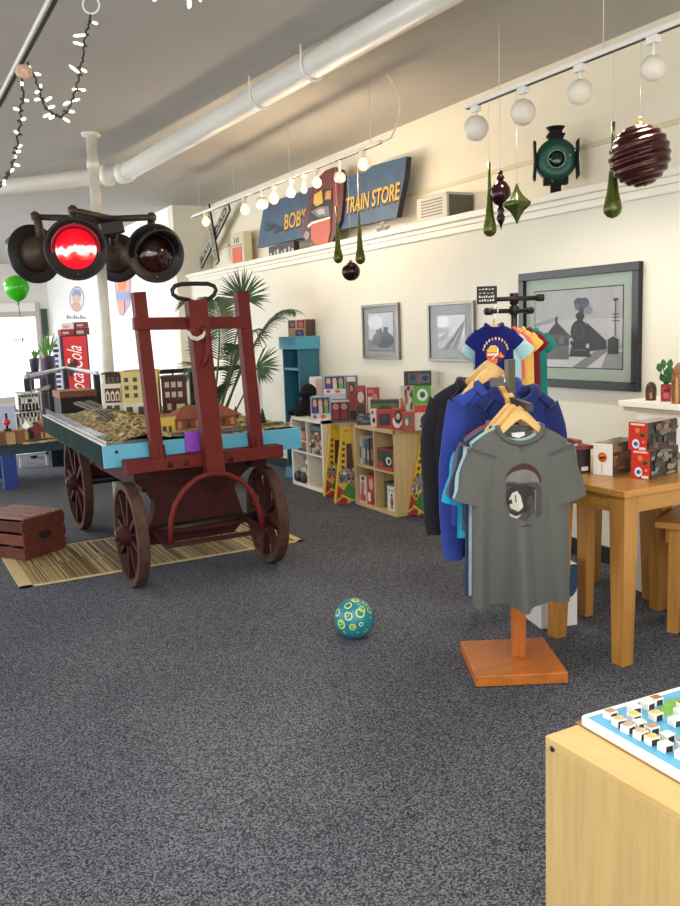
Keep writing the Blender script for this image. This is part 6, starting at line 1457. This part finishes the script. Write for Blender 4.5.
# clear glass ornament on the ledge
a = on_x(383, 231, 3.76); k = mpp(a)
w = MB(Matrix.Translation((3.76, a.y, ZL)))
gm = mat('#e8e8e6', .05, trans=.8, spec=.6)
w.lathe([(.001, 0), (6*k, 0), (6.6*k, 2*k), (5*k, 5*k), (.001, 6*k)], gm, 12); w.ball((.0, 6*k, 5*k), 4.2*k, gm, 10, (1, 1, .9)); w.ball((0, -5*k, 6*k), 4.6*k, gm, 10, (1, 1, .8)); w.ball((0, 0, 8.5*k), 3.4*k, gm, 10)
w.build('glass_figurine', label='small clear glass figurine on the ledge below the yellow lettering', cat='figurine')
# grey louvred box on the ledge
a = on_x(447, 213, 3.78); f0 = on_x(417, 213, 3.78); zt = on_x(447, 191, 3.78).z
t = thing('louvred_box', 'light grey metal box with louvres standing on the ledge right of the sign', 'box', (3.85, (a.y+f0.y)/2, ZL))
GB_ = mat('#b9b4a6', .5); w = MB(); w.bb((3.78, a.y, ZL), (4.02, f0.y, zt), GB_); part('case', w, t, .006)
w = MB(); w.bb((3.80, a.y-.004, ZL+.01), (4.015, a.y, zt-.02), mat('#55514a', .5)); part('side_panel', w, t, label='dark side panel')
w = MB()
for i in range(6): w.bb((3.776, a.y+.06, ZL+.05+.022*i), (3.781, f0.y-.06, ZL+.06+.022*i), mat('#6e6a60', .5))
part('louvres', w, t)
# railway lantern on the ledge
c = on_x(556.5, 159, 3.85); k = mpp(c); LG = mat('#17493a', .35, .2); LB = mat('#0e100f', .6, spec=.2)
t = thing('railway_lantern', 'dark green railway switch lantern standing on the ledge', 'lantern', (3.85, c.y, ZL))
yl_ = YAW+.12; M = faceM(c, yl_)
w = MB(M); w.lathe([(.001, 0), (12*k, 0), (20*k, .5*k), (20.5*k, -3*k), (20*k, -14*k), (.001, -15*k)], LG, 40); part('drum', w, t)
w = MB(M); w.ring((0, 0, 1.2*k), 8.6*k, .5*k, mat('#8fa89c', .3, .5), n=32); o = part('lens_ring', w, t)
w = MB(M); w.lathe([(8*k, .4*k), (4*k, 1.4*k), (.001, 1.8*k)], mat('#0f2a20', .12), 28); part('lens', w, t)
for s_ in (-1, 1):
    w = MB(M); w.prism([(s_*20*k, 17*k), (s_*22.2*k, 19*k), (s_*21.5*k, 0), (s_*22.6*k, -17*k), (s_*20.5*k, -20*k), (s_*19.6*k, -6*k)], 12*k, LB, Matrix.Translation((0, 0, -9*k))); part('side_hood', w, t)
for x_, y_ in ((-6, 0), (13, 3), (18, 7)): w = MB(M); w.ball((x_*k, y_*k, 1.0*k), .9*k, mat('#d8e0dc', .3), 8); part('stud', w, t)
w = MB(M); w.bar((0, 18*k, -7*k), (0, 23*k, -7*k), 14*k, 12*k, LB); w.bar((0, 23*k, -7*k), (0, 25*k, -7*k), 17*k, 13*k, LB); w.bar((0, 25*k, -7*k), (0, 31*k, -7*k), 12*k, 10*k, LB); w.lathe([(7*k, 0), (9.5*k, 3*k), (.001, 4*k)], LB, 16, frame((0, 29*k, -7*k), (1, 0, 0), (0, 0, -1), (0, 1, 0))); part('vent_cap', w, t)
hb = (c.z-ZL)/k
w = MB(M); w.bb((-12*k, -24*k, -12*k), (12*k, -17*k, -1*k), LB); w.bb((-5*k, -hb*k, -11*k), (5*k, -23*k, -2*k), LB); part('base_bracket', w, t, .003)
w = MB(M); w.ball((-4*k, -21*k, 0), 1.5*k, mat('#6e7a74', .3, .6), 8); part('latch', w, t)
# ================================================================== fairy lights at the upper left
def fairy(name, label, pts, y, bulbs):
    P = [on_y(px, py, y) for px, py in pts]
    t = thing(name, label, 'string lights', tuple(P[0]), 'fairy light strings')
    Q = []
    for i in range(len(P)-1):
        for j in range(4):
            p = P[i]+(P[i+1]-P[i])*(j/4); Q.append(p+V((.004*math.sin(i*3+j*2), .004*math.cos(i*5+j), .003*math.sin(j*2.1+i))))
    Q.append(P[-1]); w = MB(); w.tube(Q, .0045, mat('#2e3324', .6), 6); part('cord', w, t)
    g = random.Random(len(pts))
    for px, py, dx, dy in bulbs:
        a = on_y(px, py, y); e = on_y(px+dx, py+dy, y); d = (e-a).normalized(); L = (e-a).length
        x = d.orthogonal().normalized(); M_ = frame(a, x, d.cross(x), d)
        w = MB(M_); w.lathe([(.004, -.008), (.0045, .0), (.0055, L*.4), (.006, L*.7), (.003, L*.95), (.0005, L)], mat('#fff0da', .2, emit=2.2), 8); w.lathe([(.005, -.016), (.005, 0)], mat('#3a3a2c', .5), 8); part('bulb', w, t)
    return t
YS = 3.75
fairy('fairy_lights', 'fairy light string looping from the ceiling hook to the left track', [(90, 14), (90.5, 22), (86, 32), (84, 45), (83, 58), (80, 70), (77, 84), (73, 98), (69, 109), (62, 117), (55, 116), (46, 108), (41, 98), (38, 88), (35, 77), (31, 70), (24, 66)], YS,
      [(92, 22, 6, 2), (85, 35, -12, 1), (83, 45, -10, -3), (79, 73, -10, -8), (81, 69, 6, 3), (77, 90, -5, -1), (78, 90, 8, 0), (71, 101, -8, 4), (72, 101, 8, -2), (67, 111, 8, 1), (63, 118, 7, 4), (50, 114, -7, 3), (54, 116, -5, 3), (48, 108, 7, -2), (45, 101, 7, -4), (40, 99, -6, 1), (39, 91, -4, 2), (40, 88, 1, -4), (33, 73, 8, 2), (29, 66, 2, 5)])
fairy('fairy_lights', 'fairy light string hanging down at the left edge from the track', [(22, 72), (22.5, 84), (23.5, 98), (20, 110), (21, 122), (18, 134), (17, 148), (14, 160), (10, 172), (4, 180), (-1, 188)], YS,
      [(22, 86, 0, -5), (24, 100, 5, 1), (19, 110, -6, -2), (21, 120, 5, -2), (18, 133, -4, -2), (17, 147, 5, -2), (16, 152, 5, -1), (14, 159, 2, -4), (9, 172, 5, -3), (5, 180, -3, 4), (14, 164, 6, 2), (2, 183, 4, 2)])
fairy('fairy_lights', 'short run of fairy lights at the top edge of the picture', [(148, -10), (160, -4), (175, -6), (190, -3), (205, -10)], 3.5, [(158, -3, -5, 4), (188, -1, 1, 10), (198, -4, 3, 6), (190, 0, 0, 8)])
w = MB(); hk = on_y(91, 5, YS); w.tube([V((hk.x, YS, CEIL)), hk+V((0, 0, .045))], .004, WHITE, 6)
T = faceM(hk, YAW); w2 = MB(T); w2.ring((0, 0, 0), .034, .004, WHITE, n=22); w2.tube([(0, .034, 0), (0, .3, 0)], .004, WHITE, 6)
hz = CEIL-hk.z
w3 = MB(T); w3.ring((0, 0, 0), .034, .004, WHITE, n=22); w3.tube([(0, .034, 0), (0, hz, 0)], .0035, WHITE, 6); w3.build('ceiling_hook', label='white ring hook hanging from the ceiling, holding the fairy lights', cat='hook')
w = MB(); kn = on_y(24, 72, YS); w.ball(kn, .03, mat('#c8a58c', .6, var=.3, scale=60), 12, (1.2, .8, 1)); w.build('tape_knot', label='pinkish tape knot tying the fairy lights to the left track', cat='tape')
# ================================================================== far left: street end of the shop
# green balloon
q = on_y(17, 288, 9.6); r = 12.7*mpp(q)
t = thing('green_balloon', 'bright green balloon on a string near the street door', 'balloon', tuple(q-V((0, 0, r*1.2))))
w = MB(Matrix.Translation(q)); w.lathe([(.003, -r*1.12), (r*.2, -r*1.02), (r*.62, -r*.78), (r*.95, -r*.25), (r, r*.12), (r*.88, r*.52), (r*.55, r*.85), (.001, r)], mat('#3fc21a', .18, spec=.6), 28); part('balloon', w, t)
w = MB(Matrix.Translation(q-V((0, 0, r*1.12)))); w.lathe([(r*.16, -r*.16), (r*.03, 0)], mat('#2f9a14', .3), 10); part('knot', w, t)
z0 = on_y(21, 345, 9.6).z
w = MB(); w.tube([q-V((0, 0, r*1.2)), V((q.x+.02, q.y, (q.z+.52)/2)), V((q.x+.06, q.y-.1, .53))], .004, mat('#3a3a38', .6), 5); part('ribbon', w, t)
# blue play table with toys
tb = on_z(10, 489); 
NAVY = mat('#1d3f86', .45, var=.06, scale=5)
tx0, tx1, ty0, ty1 = tb.x-.95, 1.92, tb.y-.03, tb.y+.95
ztb = .43
t = thing('play_table', 'low blue play table covered with toys at the left, behind the crate', 'table', ((tx0+tx1)/2, (ty0+ty1)/2, 0))
w = MB(); w.bb((tx0, ty0, ztb-.09), (tx1, ty0+.03, ztb), mat('#27404a', .5)); part('apron', w, t); w = MB(); w.bb((tx0, ty1-.03, ztb-.09), (tx1, ty1, ztb), mat('#27404a', .5)); part('apron', w, t)
w = MB(); w.bb((tx0, ty0, ztb), (tx1, ty1, ztb+.02), mat('#2a5a6a', .5)); part('table_top', w, t)
for x in (tb.x-.05, tx1-.14):
    for y in (ty0+.002, ty1-.14): w = MB(); w.bb((x, y, 0), (x+.13, y+.13, ztb-.0), NAVY); part('leg', w, t, .004)
zt = ztb+.0205
# wooden tracks and toys on the table
WTOY = ['#c9a560', '#b98a4a', '#d8c08a', '#8a5a34']
g = random.Random(3)
def on_tab(px, py): return on_z(px, py, zt)
w = MB(); m_ = mat('#c8a868', .5, var=.15, scale=30)
loop = [(24, 444), (31, 443.8), (38, 443), (45, 442), (52, 441), (59, 440)]
t = thing('toy_railway', 'wooden toy railway track along the front of the blue play table', 'toy', tuple(on_tab(36, 440)))
for i in range(len(loop)-1):
    w = MB(); w.bar(on_tab(*loop[i])+V((0, 0, .008)), on_tab(*loop[i+1])+V((0, 0, .008)), .06, .014, mat(WTOY[i % 3], .5)); part('track_piece', w, t)
toys = [(26, 437, .09, .05, '#d8b45a', 'yellow toy block left of the pile on the play table'), (33, 436, .08, .05, '#2a2426', 'black toy block in the pile on the play table'), (39, 434, .10, .07, '#7a2a2a', 'dark red toy block in the middle of the pile'), (45, 433, .09, .05, '#c8a45a', 'tan toy block beside the dark red one on the table'), (52, 436, .10, .04, '#d8c06a', 'pale yellow toy block at the right end of the play table'), (29, 432, .08, .07, '#e6e2d8', 'white toy block at the back of the play table'), (36, 429, .07, .05, '#3a3036', 'dark grey toy block far back on the play table'), (43, 428, .09, .06, '#b88a4a', 'brown toy block far back on the play table'), (50, 430, .08, .05, '#8a3a30', 'rust red toy block behind the pale yellow one'), (57, 437, .08, .05, '#caa850', 'ochre toy block nearest the wagon on the play table')]
for px, py, s_, h, c_, lb in toys:
    s_ *= 1.35; h *= 1.5; p = on_tab(px, py+6); p.y = max(p.y, ty0+.09); M = Matrix.Translation((p.x, p.y, zt+.016)) @ Matrix.Rotation(g.uniform(-1, 1), 4, 'Z')
    w = MB(M); w.box((0, 0, h/2), (s_, s_*.6, h), mat(c_, .5)); w.prism([(-s_/2, 0), (s_/2, 0), (0, h*.6)], s_*.5, mat(c_, .5), Matrix.Translation((0, s_*.25, h)) @ Matrix.Rotation(PI/2, 4, 'X'))
    w.build('toy_block', label=lb, cat='toy block', group='toys on the play table')
p = on_tab(11, 444)
w = MB(Matrix.Translation((p.x, p.y, zt)))
for i in range(4): w.box((-.18+.09*i, 0, .06), (.08, .08, .12), mat(['#a8703c', '#7a4a28', '#c89a5c', '#8a5a34', '#b8803f'][i], .5))
w.box((-.045, 0, .126), (.37, .10, .012), mat('#9a6234', .5))
w.build('wooden_toy', label='brown wooden toy bridge at the left edge of the play table', cat='toy')
p = p+V((-.02, .1, 0)); t = thing('toy_crossing', 'small dark toy signal with a red ball on the wooden bridge', 'toy', (p.x, p.y-.1, zt+.1325))
w = MB(); w.cyl((p.x, p.y-.1, zt+.1325), (p.x, p.y-.1, zt+.15), .04, BLACK, 12); w.cyl((p.x, p.y-.1, zt+.15), (p.x, p.y-.1, zt+.30), .012, BLACK, 8); part('post', w, t)
w = MB(); w.ball((p.x, p.y-.1, zt+.215), .035, mat('#d03038', .3), 14); part('ball', w, t)
# pale lilac board
a, b = on_z(0, 436, zt), on_z(17, 434, zt); yy = ty0+.55
a, b = on_y(-6, 436, yy), on_y(17, 433, yy); top = on_y(10, 403, yy)
w = MB(); w.bb((a.x, yy, zt+.001), (b.x, yy+.02, top.z), mat('#c3cbe6', .5)); w.bb((a.x, yy-.004, top.z-.03), (b.x+.005, yy+.024, top.z), mat('#e6e6ea', .4)); w.build('lilac_board', label='pale lilac board standing on the play table at the left edge', cat='board')
# white baskets stacked on the table
yy = ty0+.62
def basket(pl, pr, pyb, pyt, y, label, lift=None):
    a, b = on_y(pl, pyb, y), on_y(pr, pyb, y); zt_ = on_y((pl+pr)/2, pyt, y).z; z0 = lift if lift else zt+.001
    t = thing('plastic_basket', label, 'basket', ((a.x+b.x)/2, y+.15, z0), 'white plastic baskets')
    PW = mat('#e2e0da', .4); th = .012
    w = MB(); w.bb((a.x, y, z0), (b.x, y+th, z0+(zt_-z0)*.42), PW); w.bb((a.x, y, zt_-(zt_-z0)*.22), (b.x, y+th, zt_), PW); 
    for i in range(7):
        x = a.x+(b.x-a.x)*i/6; w.bb((x-.012, y, z0), (x+.012, y+th, zt_), PW)
    w.bb((a.x, y+.3-th, z0), (b.x, y+.3, zt_), PW); w.bb((a.x, y, z0), (a.x+th, y+.3, zt_), PW); w.bb((b.x-th, y, z0), (b.x, y+.3, zt_), PW); w.bb((a.x, y, z0), (b.x, y+.3, z0+.01), PW); part('body', w, t)
    w = MB(); w.tube([(a.x-.01, y-.01, zt_), (b.x+.01, y-.01, zt_), (b.x+.01, y+.31, zt_), (a.x-.01, y+.31, zt_)], .012, PW, 8, closed=True); part('rim', w, t)
    w = MB(); w.bb(((a.x*.6+b.x*.4), y-.003, z0+(zt_-z0)*.5), ((a.x*.4+b.x*.6), y+.0, z0+(zt_-z0)*.68), mat('#2a2a2c', .5)); part('label_slot', w, t)
    return zt_
z1 = basket(18, 41, 431, 412, yy, 'lower white plastic basket on the play table')
basket(20, 41, 411, 393.5, yy+.01, 'upper white plastic basket stacked on the play table', z1+.014)
# low white bench frame behind the table
w = MB(); a, b = on_z(21, 459, .0), on_z(52, 456, .0)
yy = ty1+.45; a, b = on_y(10, 459, yy), on_y(51, 455, yy); zz = on_y(30, 455, yy).z
PWM = mat('#dfe2d8', .4)
w.bar((a.x, yy, .14), (b.x, yy, .14), .03, .03, PWM); w.bb((a.x+.1, yy-.015, 0), (a.x+.13, yy+.015, .125), PWM); w.bb((b.x-.06, yy-.015, 0), (b.x, yy+.015, .20), PWM); w.build('floor_rail', label='low white floor rail seen under the blue play table', cat='rail')
w = MB(); p0, p1 = on_y(52, 466, 10.0), on_y(63, 450, 10.0); w.bb((p0.x, 9.98, 0), (p1.x+.12, 10.25, .30), mat('#16192a', .5)); w.build('dark_box', bevel=.005, label='dark navy box on the carpet behind the play table by the wagon wheel', cat='box')
# ---- white topped railing on dark posts
RZ = 1.0
c0, c1, c2 = on_z(25, 377, RZ), on_z(65, 368, RZ), on_z(97, 373, RZ)
t = thing('railing', 'dark railing with a white handrail behind the wagon, by the red cooler', 'railing', tuple(V((c1.x, c1.y, 0))))
WR = mat('#d4d6da', .4)
w = MB(); w.tube([c0, c1, c2], .026, WR, 10); part('handrail', w, t)
for p in (c0*.97+c1*.03, c0*.45+c1*.55, c1, c2*.98+c1*.02):
    w = MB(); w.bb((p.x-.035, p.y-.035, 0), (p.x+.035, p.y+.035, RZ-.02), mat('#1c1c24', .4)); part('post', w, t)
w = MB(); e0, e1 = V((c0.x, c0.y, .80)), V((c0.x*.45+c1.x*.55, c0.y*.45+c1.y*.55, .80)); w.bar(e0, e1, .03, .05, mat('#3a3036', .4)); part('lower_rail', w, t)
# black rail running to the wall at the right
yb = 8.75; a, b = on_y(101, 371.5, yb), None; zb_ = (on_y(160, 370, yb).z+on_y(240, 369, yb).z)/2
t = thing('black_rail', 'black horizontal rail running behind wagon and palm to the right wall', 'railing', (2.6, yb, 0))
w = MB(); w.bar((a.x, yb, zb_), (3.70, yb, zb_), .04, .045, BLACK); part('bar', w, t)
for x in (a.x+.04, 2.95, 3.66): w = MB(); w.bb((x-.02, yb-.02, 0), (x+.02, yb+.02, zb_-.02), BLACK); part('post', w, t)
# brown wooden shelf top in front of the cooler
a, b = on_y(60, 393, 9.85), on_y(95, 390, 9.85); zt2 = on_y(78, 390.5, 9.85).z
t = thing('wooden_chest', 'brown wooden chest behind the far left corner of the layout', 'chest', ((a.x+b.x)/2, 10.05, 0))
w = MB(); w.bb((a.x, 9.85, 0), (b.x, 10.25, zt2-.075), mat('#24130e', .6)); part('body', w, t); w = MB(); w.bb((a.x-.01, 9.83, zt2-.075), (b.x+.01, 10.27, zt2), wood('#7a4a30', .2, 'X')); part('lid', w, t, .004)
# ---- red drinks cooler
yc_ = 14.6; a, b = on_y(64, 380, yc_), on_y(91, 380, yc_); zt3 = on_y(77, 335, yc_).z
t = thing('drinks_cooler', 'tall red drinks cooler with white script lettering by the white wall', 'cooler', ((a.x+b.x)/2, yc_+.25, 0))
CR = mat('#c8202a', .35); w = MB(); w.bb((a.x, yc_, 0), (b.x, yc_+.5, zt3), mat('#26222a', .4)); part('cabinet', w, t, .01)
w = MB(); w.bb((a.x+.035, yc_-.02, .12), (b.x-.03, yc_, zt3-.02), CR); part('door', w, t)
Lw = (b.x-a.x)
w = MB(); text(w, 'Coca-Cola', V((b.x-.12, yc_-.021, .45)), (0, 0, 1), (-1, 0, 0), zt3-.62, Lw*.55, WHITE, .5, .0, t=.002); part('lettering', w, t, label='white script lettering running upwards')
w = MB()
bx_ = (a.x+b.x)/2
for k_, (x_, z_, r_) in enumerate(((-.08, .95, .10), (-.02, 1.02, .07), (-.1, .86, .06))): w.prism(ell(x_, z_, r_*.6, r_, 12), .003, mat('#3a2420', .5), frame((bx_, yc_-.0205-.001*k_, 0), (1, 0, 0), (0, 0, 1), (0, -1, 0)))
part('bottle_picture', w, t)
w = MB(); w.bb((a.x-.14, yc_+.04, 0), (a.x-.01, yc_+.45, zt3-.0), mat('#e6e6ee', .5))
g2 = random.Random(9)
for i in range(14):
    z_ = .2+i*(zt3-.3)/14; w.bb((a.x-.13+.02*g2.random(), yc_+.036, z_), (a.x-.03-.03*g2.random(), yc_+.041, z_+.05), mat(['#2a2e5a', '#3a3a42', '#5a6aa8', '#1c1c26'][i % 4], .5))
w.build('bottle_rack', label='narrow white rack with dark printed bottles left of the red cooler', cat='rack')
x = a.x
for k_, (dx, w_, z_, h_, c_, lb) in enumerate(((.02, .22, 0, .10, '#8a2a2a', 'dark red carton on the drinks cooler, lower left'), (.25, .24, 0, .12, '#5a2420', 'brown carton on the drinks cooler, lower right'), (.04, .2, .102, .1, '#d8c8c8', 'pale pink carton on the drinks cooler, upper left'), (.26, .22, .122, .09, '#7a2622', 'maroon carton on the drinks cooler, upper right'))):
    w = MB(); w.bb((x+dx, yc_+.06, zt3+.001+z_), (x+dx+w_, yc_+.3, zt3+z_+h_), mat(c_, .5)); w.bb((x+dx+.03, yc_+.057, zt3+.02+z_), (x+dx+w_*.6, yc_+.061, zt3+z_+h_*.6), mat('#c89a90', .5)); w.build('carton', label=lb, cat='box', group='cartons on the drinks cooler')
# ---- plants near the door
def pot_plant(px, pyb_pot, pyt_pot, rpx, y, label, tops, c_, zfloor, hstand=None):
    q = on_y(px, pyb_pot, y); r = rpx*mpp(q); zp0, zp1 = q.z, on_y(px, pyt_pot, y).z
    t = thing('potted_plant', label, 'plant', (q.x, y, zfloor))
    w = MB(Matrix.Translation((q.x, y, 0))); w.lathe([(r*.7, zfloor), (r*.8, zfloor+.02), (r, zp1-.03), (r*1.08, zp1), (r*.9, zp1), (r*.85, zp1-.04), (.001, zp1-.04)], mat(c_, .35), 20); part('pot', w, t)
    m = mat('#5f8f3a', .5, var=.3, scale=20); g = random.Random(int(px))
    for (tx, ty) in tops:
        e = on_y(tx, ty, y+g.uniform(-.1, .1)); s0 = V((q.x+g.uniform(-.3, .3)*r, y, zp1-.03)); w = MB(); N = 6; d = e-s0; side = d.cross(V((0, 1, 0))).normalized()
        vs = []
        for i in range(N+1):
            f = i/N; p = s0+d*f+V((0, 0, .10*math.sin(PI*f)*abs(d.x)/(d.length+.01))); ww = .016*math.sin(PI*(.1+.85*f)); vs += [p-side*ww, p+side*ww]
        w.add(vs, [(2*i, 2*i+1, 2*i+3, 2*i+2) for i in range(N)], m, True); part('leaf', w, t)
pot_plant(50, 385, 356, 7, 13.4, 'bushy green plant in a tall dark pot left of the red cooler', [(44, 333), (49, 328), (54, 334), (41, 340), (37, 344), (58, 338), (46, 336), (52, 340), (56, 345), (42, 346), (48, 329), (38, 350)], '#3a2c3a', .0)
pot_plant(35, 371, 358, 5, 12.6, 'small plant in a dark purple pot in front of the glass door', [(31, 351), (36, 350), (40, 354), (33, 348), (43, 352)], '#2c2440', on_y(35, 371.5, 12.6).z)

q0, q1 = on_y(27, 372, 12.6), on_y(45, 372, 12.6); zs = on_y(35, 371.5, 12.6).z
t = thing('plant_stand', 'dusky purple stand carrying the small pot in front of the glass door', 'stand', ((q0.x+q1.x)/2, 12.6, 0))
w = MB(); w.bb((q0.x, 12.42, zs-.10), (q1.x, 12.78, zs-.002), mat('#6a5468', .5)); part('top', w, t)
for x in (q0.x+.02, q1.x-.06):
    w = MB(); w.bb((x, 12.44, 0), (x+.04, 12.76, zs-.10), mat('#3a2e3c', .5)); part('leg', w, t)
# ================================================================== light
wd = bpy.data.worlds.new('world'); scn.world = wd; wd.use_nodes = True
bg = wd.node_tree.nodes['Background']; bg.inputs['Color'].default_value = (0.93, 0.97, 1.0, 1); bg.inputs['Strength'].default_value = 2.4
def lamp(name, typ, loc, power, color=(1, 1, 1), rot=None, size=None, sizey=None, angle=None, blend=.6, target=None, soft=None):
    l = bpy.data.lights.new(name, typ); l.energy = power; l.color = color
    o = bpy.data.objects.new(name, l); col.objects.link(o); o.location = loc
    if typ == 'AREA':
        l.size = size
        if sizey: l.shape = 'RECTANGLE'; l.size_y = sizey
    if typ == 'SPOT': l.spot_size = angle; l.spot_blend = blend
    if soft and typ in ('SPOT', 'POINT'): l.shadow_soft_size = soft
    if target is not None: o.rotation_euler = (V(target)-V(loc)).to_track_quat('-Z', 'Y').to_euler()
    elif rot: o.rotation_euler = rot
    return o
WARM = (1.0, 0.80, 0.55)
for i, p in enumerate(BULBS): lamp('track_bulb_light', 'POINT', p, 5, WARM, soft=.035)
for p in SPOTS: lamp('track_spot_light', 'SPOT', p, 22, (1.0, .90, .74), angle=2.4, blend=1.0, soft=.06, target=(3.0, p[1]-.3, 0.4))
# the left hand track carries the same lamps over the open floor, outside the picture
for y in (-.6, .6, 1.8): lamp('track_spot_light', 'SPOT', (LTX, y, 2.5), 50, (1.0, .95, .86), angle=2.5, blend=1.0, soft=.08, target=(1.2, y+1.2, 0))
# daylight through the shop front behind the camera
lamp('shop_front_daylight', 'AREA', (0.2, YN+.05, 1.7), 110, (.93, .97, 1), size=6.6, sizey=2.2).rotation_euler = (PI/2, 0, 0)
for y, e in ((2.9, 8), (6.9, 14), (10.9, 90), (14.9, 170)): lamp('left_wall_fill_light', 'AREA', (XL+.05, y, 1.6), e, (.93, .97, 1), size=3.2, sizey=2.1, target=(XL+3, y, 1.6))  # area lamps added along the unseen left wall, stronger to brighten the far end
lamp('overhead_fill_light', 'AREA', (-0.6, 13.5, CEIL-.05), 220, (1, .98, .95), rot=(0, 0, 0), size=1.2, sizey=2.4)  # unseen overhead fill, added to brighten the far end of the shop
scn.view_settings.view_transform = 'Standard'; scn.view_settings.look = 'None'
scn.view_settings.gamma = 1; scn.view_settings.use_curve_mapping = False
scn.view_settings.exposure = 0.36
